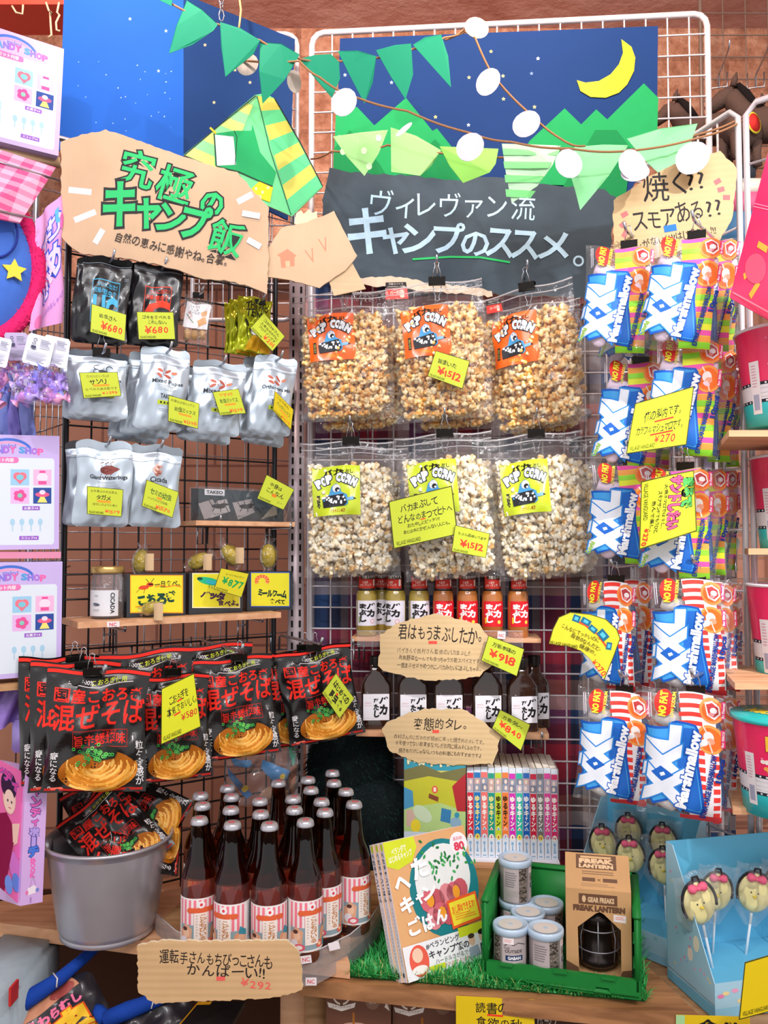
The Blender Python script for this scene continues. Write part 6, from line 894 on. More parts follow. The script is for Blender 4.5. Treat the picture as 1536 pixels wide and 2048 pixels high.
q4 = [pB.fwd(.012).at(808, 1506), pB.fwd(.012).at(932, 1508), pB.fwd(.012).at(931, 1700), pB.fwd(.012).at(808, 1694)]; S = quad(*q4); t = thing('comic_book', 'comic book facing forward with a camping meadow cover, left of the spines', 'book', 'comic books on the wooden box', q4[3]); m = MB(); m.prism([(0, 0), (100, 0), (100, 100), (0, 100)], S, .014, K('#d8cf6a', .35, coat=.6), K('#efe8da', .8)); A = Art(); A.rect(0, 0, 100, 18, '#3f9cb0'); A.poly([(0, 18), (30, 12), (60, 20), (100, 14), (100, 30), (0, 34)], '#7d7a4c'); A.poly([(0, 30), (40, 24), (100, 30), (100, 100), (0, 100)], '#c9c83c'); A.poly([(0, 58), (60, 52), (100, 60), (100, 83), (0, 83)], '#b9d88a'); A.poly([(78, 34), (100, 20), (100, 60), (86, 60)], '#b8343a'); A.rect(4, 60, 18, 78, '#d8b8a8'); A.ell(30, 64, 16, 8, '#cfe4c0', 20); A.rect(60, 58, 76, 72, '#3f86b8', 8); A.ell(84, 72, 9, 6, '#8fb4cc'); A.ell(86, 64, 4, 3, '#3f9ab8'); A.rect(40, 44, 56, 49, '#8a4c34', 14); A.poly([(0, 36), (14, 40), (16, 56), (0, 60)], '#4f9ac4'); A.ell(19, 77, 8, 7, '#f2dc3c'); A.rect(0, 83, 100, 100, '#d3e2ee'); A.txt('ゆるキャン', 44, 8, 76, 11, '#f3eec2', 0, .06, '#7a7448', .03); A.poly([(84, 12), (91, 4), (98, 12)], '#d8b02c'); A.txt('MOVIE', 84, 88, 24, 3.4, '#8fb0cc'); A.rect(30, 87, 52, 97, '#8fc0e0'); A.ell(50, 38, 5, 4, '#e8604c'); A.txt('1', 50, 38, 2.4, 4, '#ffe8d0', 0, .04); A.to(m, S); m.part('cover', t)
m = MB(); a, b = pB.fwd(.02).at(1117, 1540), pB.fwd(.02).at(1120, 1722); n = MID.n; m.add([a, a - n * .1, b - n * .1, b], [(0, 1, 2, 3)], film(.04, .2, .6)); bb0 = pB.fwd(.02).at(936, 1716); m.prism([(0, 0), (1, 0), (1, 1), (0, 1)], lambda x, y, o=0: Vector((bb0.x, bb0.y, zbx)) + (Vector((b.x, b.y, 0)) - Vector((bb0.x, bb0.y, 0))) * x - n * .1 * y + Vector((0, 0, o - .0005)), .003, K('#eceaf0', .3)); m.thing('book_stand', 'white and clear acrylic stand under the comic spines', 'stand')
# ================================================================ cookbooks
pc3 = PZ(815, 1966, zg + .008); Mc = fr(pc3, 32, 0, -21); cw, chh = .182, .226
for i in range(3):
    o = Vector((-.0, .014 * i, 0)); Mi = Mc @ Matrix.Translation(o + Vector((-.002 * i, 0, 0))); t = thing('cookbook', ('front cookbook with the rice and meat cover', 'middle cookbook of the three leaning on the grass', 'hindmost cookbook of the three leaning on the grass')[i], 'book', 'three leaning cookbooks', Mi); m = MB(); m.box((cw / 2, .0065, chh / 2), (cw - .004, .0115, chh - .006), K('#efe9dc', .8), Mi); m.part('pages', t)
    m = MB(); m.box((cw / 2, 0, chh / 2), (cw, .0012, chh), K('#e0a86c', .3, coat=.6), Mi); m.box((0, .0065, chh / 2), (.0012, .013, chh), K('#e9e4ea', .35, coat=.6), Mi); m.box((cw / 2, .013, chh / 2), (cw, .0012, chh), K('#e9e4ea', .35), Mi)
    A = Art(); A.txt('ヘたキャンごはん', 50, 50, 60 * 20 / 20, 40, '#3b3a40') if False else None
    Ss = lambda x, y, o=0: Mi @ Vector((-.0008 - o, .0125 - .012 * x / 100, chh * (1 - y / 100))); B = Art()
    for k, ch in enumerate('ヘたキャンごはん'): B.txt(ch, 50, 9 + k * 4.6, 56, 3.6, '#3b3a40', 0, .03)
    B.rect(30, 1, 96, 6, '#cfd83a'); B.lines(44, 48, 56, 90, 16, '#8a8a94'); B.ell(50, 95, 22, 1.8, '#3b3a40'); B.to(m, Ss)
    if i == 0:
        S = lambda x, y, o=0: Mi @ Vector((cw * x / 100, -.0008 - o, chh * (1 - y / 100))); A = Art(); A.ell(62, 42, 42, 36, '#1f7f86', -8, 30); A.ell(62, 36, 34, 26, '#e9ecea', -8, 26); rr = random.Random(5)
        for k in range(40): A.items.append(Art().ell(62 + rr.gauss(0, 15), 24 + rr.gauss(0, 6), 2.2, 1.1, ('#2f9a4a', '#47b060', '#1f7a3a')[k % 3], rr.uniform(0, 180), 7).items[0][:3] + (9 + k % 3, (0, 0, 0, 0)))
        for k in range(10):
            x, y = 40 + (k % 5) * 10 + rr.uniform(-2, 2), 48 + (k // 5) * 13 + rr.uniform(-2, 2); A.items.append(Art().ell(x, y, 9, 8, ('#d66a78', '#c85a66', '#e08a92')[k % 3], rr.uniform(-20, 20), 12).items[0][:3] + (12 + 2 * (k // 5), (0, 0, 0, 0)))
            if k % 3 == 0: A.items.append(Art().ell(x + 3, y, 4.5, 5, '#f0a030', 0, 9).items[0][:3] + (13 + 2 * (k // 5), (0, 0, 0, 0)))
        A.poly([(0, 0), (36, 0), (38, 8), (30, 18), (12, 22), (0, 18)], '#d3df2e'); A.txt('ベランダで\nはじめるキャンプ', 17, 10, 28, 10, '#fbfbe8', -6, .02)
        for ch, x, y, w, h in (('ヘ', 13, 32, 16, 9), ('た', 36, 24, 17, 14), ('キ', 14, 48, 14, 11), ('ャ', 30, 46, 9, 7), ('ン', 42, 43, 15, 9), ('ご', 18, 64, 14, 11), ('は', 34, 64, 12, 10), ('ん', 50, 62, 13, 9)): l0 = len(A.items); A.txt(ch, x, y, w, h, '#ffffff', -6, .05); A.items[l0:] = [(v_, f_, c_, 24, e_) for v_, f_, c_, l_, e_ in A.items[l0:]]
        A.ell(89, 13, 11, 9, '#f3f1f2'); A.txt('最高峰!', 89, 9, 12, 3, '#e0405c'); A.txt('80', 89, 15, 12, 6, '#e0405c', 0, .05)
        B = Art(); B.rect(60, 52, 97, 73, '#f0602c', -3); B.rect(62, 54, 95, 71, '#f2e23c', -3); B.txt('おし掴めできます!', 78, 60, 28, 6, '#f0602c', -3, .03); B.lines(66, 64, 92, 69, 3, '#f0902c'); B.rect(0, 76, 100, 100, '#eef0f2'); B.rect(66, 74, 98, 81, '#d3df2e'); B.txt('#ベランピング', 46, 80, 40, 4.6, '#3b3a40', 0, .02); B.txt('キャンプ飯の', 52, 86.5, 48, 5.6, '#3b3a40', 0, .03); B.txt('ハードルさがるで〜', 56, 92, 44, 3.4, '#3b3a40', 0, .01); B.txt('サンドウィッチマン', 62, 96, 40, 2.8, '#e0605c', 0, .01); B.ell(16, 88, 11, 11, '#e8604c'); B.ell(15, 84, 6, 5, '#f2cbb0'); B.ell(15, 94, 9, 3, '#f6f0ea'); B.rect(26, 94, 44, 98, '#d3df2e'); B.ell(80, 85, 4, 4, '#e8c0a4'); B.ell(93, 84, 4, 4, '#e8c0a4'); B.poly([(75, 90), (86, 89), (88, 97), (74, 97)], '#9fb0c0'); B.poly([(89, 89), (98, 88), (99, 97), (88, 97)], '#3a4656'); B.ell(80, 82, 4, 1.8, '#4a3a30'); B.ell(93, 81, 4.2, 2, '#2a2420')
        A.items += [(v_, f_, c_, l_ + 26, e_) for v_, f_, c_, l_, e_ in B.items]; A.to(m, S, 1e-4, 1e-4)
    m.part('cover', t)
# ================================================================ crate, cans, lantern
zc = zg + .012; cA, cB = PZ(966, 1957, zc), PZ(1281, 2001, zc); cx_ = (cB - cA); cwid = cx_.length; yaw_c = math.degrees(math.atan2(cx_.y, cx_.x)); Mcr = fr(cA, yaw_c); CG = K('#1c7a34', .4, var=.08); t = thing('folding_crate', 'green plastic folding crate holding the cans and the lantern box', 'crate', None, Mcr); dp = .19
m = MB(); m.box((cwid / 2, dp / 2, .004), (cwid, dp, .008), CG, Mcr, .002); m.part('base', t); m = MB(); q = [(0, 0), (.07, 0), (.075, .008), (.10, .008), (.105, 0), (cwid - .075, 0), (cwid - .07, .012), (cwid - .05, .012), (cwid - .045, 0), (cwid, 0), (cwid, .03), (0, .03)]
m.prism(q, lambda x, y, o=0: Mcr @ Vector((x, -o, y)), .008, CG); [m.box((x, -.001, .029), (.022, .006, .004), CG, Mcr) for x in (.04, .13, cwid - .05)]; m.part('front_wall', t)
for s, x in ((0, .004), (1, cwid - .004)):
    m = MB(); m.box((x, dp / 2, .07), (.008, dp, .12), CG, Mcr, .002)
    for k in range(4): m.box((x + (.004 if s else -.004), .012 + k * .055, .072), (.006, .008, .116), CG, Mcr)
    m.box((x, dp / 2, .131), (.014, dp, .008), CG, Mcr, .002); [m.box((x, .02, z), (.013, .03, .006), CG, Mcr) for z in (.05, .09)]; m.part('side_wall', t)
m = MB(); m.box((cwid / 2, dp - .004, .07), (cwid, .008, .12), CG, Mcr, .002); m.box((cwid / 2, dp - .004, .131), (cwid, .014, .008), CG, Mcr, .002); m.part('back_wall', t)
t = thing('spice_can', 'can', 'can', 'round spice cans with pale plastic lids'); m = MB(); m.lathe([(0, 0), (.0265, 0), (.0275, .002), (.0275, .072)], K('#a39a9a', .35, .3, coat=.5), 32, None, cap=False); A = Art(); A.rect(0, 0, 30, 100, '#b3a8a8'); A.rect(30, 0, 46, 100, '#6a6058'); A.lines(4, 14, 26, 60, 7, '#7c7478'); A.rect(6, 66, 28, 84, '#a8a09c'); A.rect(50, 0, 96, 100, '#b8adad'); A.line([(54, 24), (62, 18), (70, 22), (78, 16), (92, 24)], 2, '#35302e'); A.txt('THE', 58, 31, 10, 6, '#35302e'); A.txt('OUTSIDE', 70, 39, 30, 8, '#35302e', 0, .02); A.rect(56, 50, 86, 64, '#23395f'); A.txt('GABAN', 71, 57, 22, 8, '#f0f0f4', 0, .04); A.rect(99, 10, 108, 90, '#59504a'); A.rect(52, 2, 70, 20, '#efe6e6'); A.lines(54, 8, 68, 16, 2, '#e89a9a'); rr = random.Random(2)
for k in range(60): A.items.append(Art().rect(31 + rr.random() * 13, rr.random() * 96, 34 + rr.random() * 12, 2 + rr.random() * 96, '#9a8f84').items[0][:3] + (3, (0, 0, 0, 0))) if k < 0 else A.items.append(Art().ell(38 + rr.uniform(-7, 7), rr.uniform(3, 97), 2, 2.6, ('#8f857c', '#3a342e')[k % 2], n=6).items[0][:3] + (3 + k % 2, (0, 0, 0, 0)))
A.to(m, cylS(.0276, .004, .07, -100, 100), 1.5e-4, 1.2e-4, [6 * k for k in range(1, 18)]); m.part('can_body', t); m = MB(); m.lathe([(.0278, .069), (.0295, .07), (.0298, .079), (.029, .082), (.027, .083), (.0262, .0805), (.008, .0808), (0, .0815)], K('#b9cfe4', .35, coat=.4, var=.05), 36, None, cap=False); m.lathe([(0, .0812), (.02, .081)], K('#d9d3cc', .5, var=.15), 30, None, cap=False); m.part('lid', t, 'pale blue plastic lid'); MCn = Maker(t)
zl = zc + .0085
for u, v, rot, dz, lab in ((1021, 1846, -38, 0, 'front left can in the green crate, its name label visible'), (1091, 1854, 42, 0, 'front can in the green crate beside the lantern box'), (1056, 1821, 20, 0, 'middle can in the green crate'), (1093, 1803, 60, 0, 'back can in the green crate next to the lantern box'), (1031, 1797, -60, 0, 'can in the green crate bearing another can on its lid'), (1033, 1700, 44, .0768, 'topmost can, stacked on another in the green crate')):
    if dz: p = pst.copy(); p.z = zl + dz
    else: p = PZ(u, v, zl + .0765); p.z = zl; pst = p
    MCn(fr(p, rot, 0, 0, (1.05, 1.05, .93)), lab)
# lantern box
Ml = fr(PZ(1133, 1949, zl), yaw_c + 4); lw, lh, ld = .108, .146, .1; t = thing('lantern_box', 'brown cardboard lantern box with a house-shaped window', 'box', None, Ml); KR = cardboard('#c79a68', 150, 0); m = MB()
op = [(20, 96), (18, 44), (48, 26), (52, 25.5), (56, 26), (84, 44), (84, 92), (80, 96)]; ou = [(0, 100), (0, 44), (0, 0), (52, 0), (100, 0), (100, 44), (100, 100), (50, 100)]; Sf = lambda x, y, o=0: Ml @ Vector((lw * x / 100, -o, lh * (1 - y / 100))); oi = [(20, 96), (18, 44), (46, 27), (52, 25), (58, 27), (84, 44), (84, 94), (80, 96)]
nq = len(ou); m.add([Sf(*p) for p in ou] + [Sf(*p) for p in oi], [(i, (i + 1) % nq, nq + (i + 1) % nq, nq + i) for i in range(nq)], KR)
pts = [(0, 0, 0), (lw, 0, 0), (lw, ld, 0), (0, ld, 0), (0, 0, lh), (lw, 0, lh), (lw, ld, lh), (0, ld, lh), (0, .045, lh + .045), (lw, .045, lh + .045)]; m.add(pts, [(0, 3, 7, 8, 4), (1, 5, 9, 6, 2), (3, 2, 6, 7), (0, 1, 2, 3), (4, 5, 9, 8), (8, 9, 6, 7)], KR, False, Ml)
A = Art(); A.rect(20, 5, 79, 17, '#6a4a36'); A.ell(28, 11, 3, 4, '#d8b48a'); A.txt('GEAR FREAKS', 54, 11.5, 40, 5.5, '#dbb88e', 0, .05); A.txt('FREAK LANTERN', 51, 21.5, 78, 5.6, '#6a4a36', 0, .085); A.poly([(0, 83), (19, 90), (20, 97), (82, 97), (86, 90), (100, 88), (100, 100), (0, 100)], '#6a4a36'); A.rect(73, 27, 92, 35, '#e6dcdc', 3); A.lines(76, 29, 90, 33, 2, '#e8907c'); A.to(m, Sf, 3e-4)
Sr = lambda x, y, o=0: Ml @ (Vector((lw * x / 100, .045 * (1 - y / 100), lh + .045 * (1 - y / 100))) + Vector((0, -.7, .7)) * o); A = Art(); A.rect(17, 4, 80, 44, '#6a4a36'); A.rect(24, 8, 72, 14, '#d0a878'); A.txt('FREAK', 48, 22, 50, 11, '#dbb88e', 0, .08); A.txt('LANTERN', 48, 36, 52, 9, '#dbb88e', 0, .07); A.lines(26, 50, 78, 62, 2, '#8a6a4c'); A.rect(26, 68, 46, 78, '#6a4a36'); A.rect(58, 68, 80, 78, '#6a4a36'); A.txt('×', 52, 73, 5, 7, '#6a4a36'); A.lines(24, 84, 76, 94, 2, '#a8845c'); A.to(m, Sr, 3e-4); m.part('carton', t)
m = MB(); cM = Ml @ Matrix.Translation((lw / 2, .042, .008)); m.lathe([(0, 0), (.03, 0), (.034, .006), (.034, .014), (.024, .02), (.022, .07), (.03, .074), (.03, .086), (.018, .092), (.016, .108), (0, .11)], K('#2a2220', .3, .5), 28, cM, cap=False); lan = m.part('lantern', t, 'dark lantern inside the window')
m = MB()
for z in (.03, .064): m.tube([cM @ Vector((.037 * math.cos(k * .314), .037 * math.sin(k * .314), z)) for k in range(20)], .0012, STEEL, 6, closed=True)
for k in range(7): a = k * .9 + .2; m.tube([cM @ Vector((.034 * math.cos(a), .034 * math.sin(a), .01)), cM @ Vector((.037 * math.cos(a), .037 * math.sin(a), .05)), cM @ Vector((.029 * math.cos(a), .029 * math.sin(a), .08))], .0012, STEEL, 6)
m.part('wire_guard', lan)
# ================================================================ marshmallow bags
def fatS(S, D, sg): return lambda x, y, o=0: (lambda u, v, p: p + Vector((0, -sg * D * (1 - (1 - math.sin(math.pi * u)) ** 3.2) * (1 - (1 - math.sin(math.pi * v)) ** 5), 0)))(min(1, max(0, x / 100)), min(1, max(0, y / 100)), S(x, y, o))
MWd, MHt = .155, .232
def marsh(colour, seed):
    t = thing('marshmallow_bag', 'marshmallow bag', 'marshmallow bag', 'large marshmallow bags'); S = fatS(bagS(MWd, MHt, .0, seed, 0, .0013, .03, pinch=.02), .0215, 1); Bk = fatS(bagS(MWd, MHt, .0, seed, 0, .002, .03, True, pinch=.02), .0195, -1); m = MB(); skin(m, S, FILM); skin(m, Bk, FILM); fm = m; rr = random.Random(seed)
    pal = ['#f3d3e2', '#c5e6ee', '#f5efd0', '#f0d8ec', '#d2eadc'] if colour else ['#f1ece8', '#f4f0ee', '#ece6e2']
    for r in range(5):
        for c in range(2):
            m = MB(); ax = 'Y' if rr.random() < .6 else 'X'; R = Matrix.Translation((-.031 + c * .062 + rr.uniform(-.002, .002), rr.uniform(-.001, .001), .06 - r * .036)) @ Matrix.Rotation(rad(rr.uniform(-12, 12)), 4, 'Y') @ Matrix.Rotation(rad(90 + rr.uniform(-25, 25)), 4, ax); k = K(pal[rr.randrange(len(pal))], .8, var=.04, sc_=30, bump=.15, bs=60); q = .0158; L_ = .025 if ax == 'Y' else .0165
            m.lathe([(0, -L_), (q * .7, -L_ * .98), (q * .95, -L_ * .85), (q, -L_ * .5), (q * 1.02, 0), (q, L_ * .5), (q * .95, L_ * .85), (q * .7, L_ * .98), (0, L_)], k, 18, R, cap=False); m.part('marshmallow', t)
    A = Art(); X = lambda x: (x - 650) / 6.0; Yy = lambda y: (y - 130) / 8.7
    def pl_(pts, c): A.poly([(X(x), Yy(y)) for x, y in pts], c)
    def tx(s, x, y, w, h, c, rot=0, bold=.0, **k): # w,h along text direction, in crop px; keep proportions by mapping both axes alike
        l0 = len(A.items); q_ = Art().txt(s, x, y, w, h, c, rot, bold, **k)
        for v_, f_, c_, l_, b_ in q_.items: A.put([(X(a), Yy(b)) for a, b in v_], f_, c_)
    def el(x, y, rx, ry, c, rot=0): pl_([(x + rx * math.cos(k * .28), y + ry * math.sin(k * .28)) for k in range(22)], c)
    HD = '#d8d2de'
    # striped panel
    if colour:
        pl_([(880, 150), (1110, 140), (1200, 980), (960, 985)], '#e3ea3c')
        for k, c in enumerate(['#e85aa8', '#f0a04c', '#8fdc3c', '#f0e23c'] * 5):
            y = 150 + k * 44
            if k % 4 != 3 and y < 950: f = (y - 150) / 830; x0, x1 = 880 + 80 * f, 1110 + 90 * f; pl_([(x0, y), (x1, y - 6), (x1 + 4, y + 34), (x0 + 4, y + 40)], c)
    else:
        pl_([(880, 150), (1110, 140), (1200, 985), (1000, 990)], '#f1eef2')
        for k in range(8): x = 890 + 0 * k; pl_([(885, 160 + 58 * k), (1040, 150 + 58 * k), (1043, 178 + 58 * k), (888, 190 + 58 * k)], '#ec4038') if k < 4 else None
        for k in range(9):
            y = 515 + 55 * k; f = (y - 150) / 830
            for s_ in range(2): x = 1010 + 70 * f + s_ * 90 - 20; pl_([(x, y + 18 * s_), (x + 42, y + 18 * s_ - 3), (x + 44, y + 18 * s_ + 30), (x + 2, y + 18 * s_ + 34)], '#ec4038')
        pl_([(930, 955), (1200, 945), (1205, 990), (935, 992)], '#e23c40')
    el(1100, 235, 84, 84, '#f2914c'); el(1100, 235, 66, 66, '#f5682c'); el(1095, 430, 92, 98, '#f5a050'); el(1095, 430, 74, 80, '#f2742c')
    pl_([(1050, 190), (1100, 170), (1150, 200), (1160, 250), (1120, 290), (1070, 270)], '#f6e9e6'); pl_([(1060, 200), (1100, 182), (1142, 208), (1148, 248), (1115, 276), (1078, 258)], '#b8383c'); el(1112, 232, 24, 20, '#f6eeee'); el(1100, 258, 20, 12, '#e88a8c'); el(1085, 415, 34, 38, '#f7f0ec'); el(1100, 440, 26, 22, '#f5a888'); A.line([(X(1085), Yy(440)), (X(1112), Yy(515))], 1.6, '#f3d8c8'); A.line([(X(1045), Yy(345)), (X(1070), Yy(385))], 1.6, '#f3d8c8')
    el(792, 220, 62, 88, '#e4342f'); tx('NO FAT', 785, 225, 160, 44, '#f6e63c', -84, .06, out='#a81c20', ow=.04); tx('LOW SODIUM', 848, 232, 160, 22, '#f3e050', -84, .04)
    for s_, x, y, w in (("for BBQ!", 1178, 415, 120), ("for S'mores!", 1178, 225, 110)): pl_([(x - 15, y - w / 2), (x + 13, y - w / 2 - 4), (x + 15, y + w / 2 - 4), (x - 13, y + w / 2)], '#ec3c78'); tx(s_, x, y, w * .86, 17, '#fdf0f4', -86, .05)
    pl_([(665, 385), (828, 373), (838, 346), (870, 334), (1000, 352), (1022, 385), (1030, 620), (1090, 915), (1064, 945), (960, 930), (890, 856), (748, 912), (690, 840), (690, 760), (670, 560), (680, 480)], '#1a58b8'); pl_([(682, 402), (842, 388), (852, 360), (876, 350), (990, 366), (1006, 392), (1014, 622), (1072, 908), (1056, 928), (968, 914), (900, 838), (750, 892), (704, 832), (704, 756), (684, 560), (694, 480)], '#3f9ade')
    pl_([(870, 384), (992, 378), (1008, 620), (1062, 905), (1046, 920), (972, 906), (905, 830), (890, 600)], '#2268c4')
    for ch, x, y, w, h in (('L', 788, 466, 140, 176), ('X', 786, 614, 158, 190), ('X', 808, 776, 166, 196)): tx(ch, x, y, w, h, '#e4eaf4', -86, .105, out='#2f86d8', ow=.04)
    pl_([(712, 690), (775, 640), (868, 700), (790, 745)], '#1f62c0'); pl_([(770, 690), (800, 680), (812, 700), (782, 712)], '#e9eef6')
    tx('Marshmallow', 966, 650, 515, 66, '#f4f6fa', -82, .05, out='#1a58b8', ow=.07); tx('EXTRA LARGE MARSHMALLOW', 1100, 745, 440, 34, '#183c94', -84, .045); tx('10pcs', 1168, 625, 160, 46, '#183c94', -84, .05)
    if colour: tx('Colorful', 690, 860, 100, 34, '#9ccb4a', -70, .05)
    for k in range(5): pl_([(690 + k * 14, 165), (696 + k * 14, 165), (700 + k * 14, 330 - 20 * (k % 2)), (694 + k * 14, 330)], HD) if k < 2 else None
    A.to(fm, S, 7e-4, 2.2e-4, *CUT); fm.part('film', t, 'clear film printed with lettering and stripes'); return Maker(t)
MC_, MW_ = marsh(True, 91), marsh(False, 92)
HN = Vector((-.62, -.78, 0)).normalized()
bags = [(MC_, 1238, 602, 148, 222, 1.62, -16, 6, 'colourful marshmallow bag, left one in the top row'), (MC_, 1368, 588, 156, 232, 1.52, -16, 8, 'colourful marshmallow bag, right one in the top row'), (MC_, 1262, 832, 140, 222, 1.66, -14, 6, 'colourful marshmallow bag left of the ¥270 card'), (MC_, 1372, 798, 150, 238, 1.56, -18, 6, 'colourful marshmallow bag behind the ¥270 card'), (MC_, 1250, 1028, 150, 205, 1.66, -14, 2, 'colourful marshmallow bag in the third row, left'), (MC_, 1358, 1048, 150, 225, 1.56, -18, 2, 'colourful marshmallow bag behind the bent card in the third row'),
    (MW_, 1222, 1270, 120, 218, 1.66, -26, 2, 'white marshmallow bag behind the arched card'), (MW_, 1382, 1272, 158, 232, 1.55, -18, 1, 'white marshmallow bag, right one in its upper row'), (MW_, 1232, 1492, 152, 222, 1.62, -14, 4, 'white marshmallow bag, lowest on the left'), (MW_, 1372, 1508, 172, 252, 1.5, -18, 4, 'white marshmallow bag, lowest on the right'),
    (MC_, 1420, 595, 120, 232, 1.60, -30, 7, 'colourful marshmallow bag seen edgewise behind the right one of the top row'), (MC_, 1444, 615, 90, 215, 1.66, -40, 7, 'hindmost colourful bag of the top row by the edge post'), (MC_, 1425, 815, 110, 228, 1.64, -34, 6, 'colourful marshmallow bag edgewise behind the ¥270 card'), (MC_, 1450, 828, 90, 222, 1.7, -40, 5, 'hindmost colourful bag near the upper bucket shelf'), (MC_, 1410, 1045, 110, 215, 1.64, -34, 3, 'colourful marshmallow bag edgewise behind the bent card'), (MC_, 1442, 1040, 90, 205, 1.7, -40, 3, 'hindmost colourful bag of the third row'), (MC_, 1268, 640, 130, 200, 1.7, -14, 5, 'colourful marshmallow bag peeking out below the top left one'), (MC_, 1290, 850, 130, 215, 1.74, -14, 5, 'colourful bag half hidden at the left of the second row'),
    (MW_, 1262, 1265, 110, 215, 1.72, -26, 1, 'white marshmallow bag edgewise behind the arched card'), (MW_, 1430, 1270, 110, 215, 1.62, -36, 0, 'white marshmallow bag edgewise in the upper white row'), (MW_, 1455, 1262, 80, 200, 1.68, -42, 0, 'hindmost white bag of the upper white row'), (MW_, 1432, 1500, 110, 235, 1.58, -34, 3, 'white marshmallow bag edgewise in the lowest row'), (MW_, 1282, 1488, 120, 215, 1.7, -20, 3, 'white marshmallow bag squeezed between the two lowest ones')]
for i, (mk, u, v, w, h, Y, yaw, roll, lab) in enumerate(bags):
    q = P(u, v, Y); az = math.degrees(math.atan2(q.x, q.y)); k = Y / F; M = fr(q, yaw, roll, 0, (w * k / max(.4, math.cos(rad(yaw + az))) / MWd, h * k / MHt, h * k / MHt)); mk(M, lab, 'large marshmallow bags')
    tp = M @ Vector((.01, -.002, .112))
    if i < 10: clip(tp, yaw, 'the ' + lab); hook(tp + Vector((0, 0, .03)), HN, .17, 'the ' + lab, .025, .003)
A = C2(('俺の脳内です。', 52, 34, 62, 22, INK, 0, .01), ('カラフルマシュマロです。', 50, 60, 78, 18, INK, 0, .01), ('¥270', 62, 82, 34, 16, CARDR, 0, .02)); A.rect(40, 45, 72, 48, '#f0402c', -1); A.rect(36, 69, 74, 72, '#f0402c', -1); card('price_card', 'yellow card ¥270 across the second row of marshmallow bags', [(1270, 807), (1388, 772), (1373, 890), (1252, 908)], Plane(P(1320, 845, 1.505), -14), 0, A, '#d8e23a', vx=22)
pl = Plane(P(1335, 1020, 1.51), -16); S0 = quad(pl.at(1282, 963), pl.at(1388, 940), pl.at(1394, 1062), pl.at(1278, 1100)); S = lambda x, y, o=0: S0(x, y, o) + pl.n * .014 * (math.sin(math.pi * x / 100)); A = Art(); A.rect(0, 0, 100, 100, K('#5a5a20', .4, var=0)); A.rect(2, 2, 98, 98, '#dde43a'); A.txt('VILLAGE VANGUARD', 10, 32, 54, 8, '#3f4a12', 90, .01); A.txt('サンドしたい', 62, 44, 80, 20, '#f05a8c', 98, .09, INK, .05); A.txt('まるで', 86, 34, 44, 18, '#58c060', 98, .09, INK, .05); A.txt('火焼きマロでは食し、', 44, 46, 66, 8, INK, 98, .01, hand=1); A.txt('スモアサンドでもうひと', 33, 52, 62, 8, INK, 98, .01, hand=1); A.txt('色んで楽し。', 23, 56, 44, 8, INK, 98, .01, hand=1); A.txt('¥270', 10, 84, 24, 10, CARDR, 98, .03, hand=1); m = MB(); A.to(m, S, 2e-4, 1.5e-4, [8 * k for k in range(1, 13)]); m.prism([(10 * k, 0) for k in range(11)] + [(100 - 10 * k, 100) for k in range(11)], S, .0008, K('#dde43a', .4)); m.thing('price_card', 'bent yellow card with pink and green lettering in the third marshmallow row', 'price card', 'yellow hand-lettered cards')
pl = Plane(P(1170, 1290, 1.6), -20); A = Art(); ap = [(1097, 1287), (1105, 1258), (1117, 1234), (1140, 1224), (1180, 1228), (1212, 1238), (1234, 1258), (1241, 1277), (1226, 1318), (1209, 1360), (1195, 1338), (1180, 1318), (1162, 1302), (1135, 1292), (1110, 1290)]; A.poly(ap, '#4a4a1e'); A.poly([(1170 + (x - 1170) * .975, 1284 + (y - 1284) * .97) for x, y in ap], '#e2d83a'); A.line([(1148, 1240), (1170, 1250), (1195, 1268), (1216, 1298)], 4, '#f0502c')
for x, y, w, h, r in ((1153, 1237, 15, 14, 20), (1172, 1243, 20, 12, 30), (1186, 1258, 18, 11, 40), (1206, 1270, 22, 16, 50), (1218, 1292, 11, 15, 10)): A.rect(x - w / 2, y - h / 2, x + w / 2, y + h / 2, '#1f6f90', r); A.rect(x - w / 4, y - h / 4, x + w / 4, y + h / 4, '#5ac0d8', r)
A.txt('こんなにでっかいのに', 1162, 1266, 80, 10, INK, 22, .0, hand=1); A.txt('脂肪0なんだと。', 1172, 1284, 66, 10, INK, 26, .0, hand=1); A.txt('健康的。', 1176, 1299, 38, 10, INK, 30, .0, hand=1); A.txt('VILLAGE VANGUARD', 1128, 1289, 56, 7, '#3f4a12', 10, .01); A.txt('¥270', 1198, 1336, 36, 13, CARDR, 48, .02, hand=1); S = lambda x, y, o=0: pl.at(x, y, o); m = MB(); m.prism(ap, lambda x, y, o=0: S(x, y, o - 2e-4), .001, K('#e2d83a')); A.to(m, S, 0); m.thing('price_card', 'arched yellow card ¥270 with blue drawn letters on the white marshmallow bags', 'price card', 'yellow hand-lettered cards')
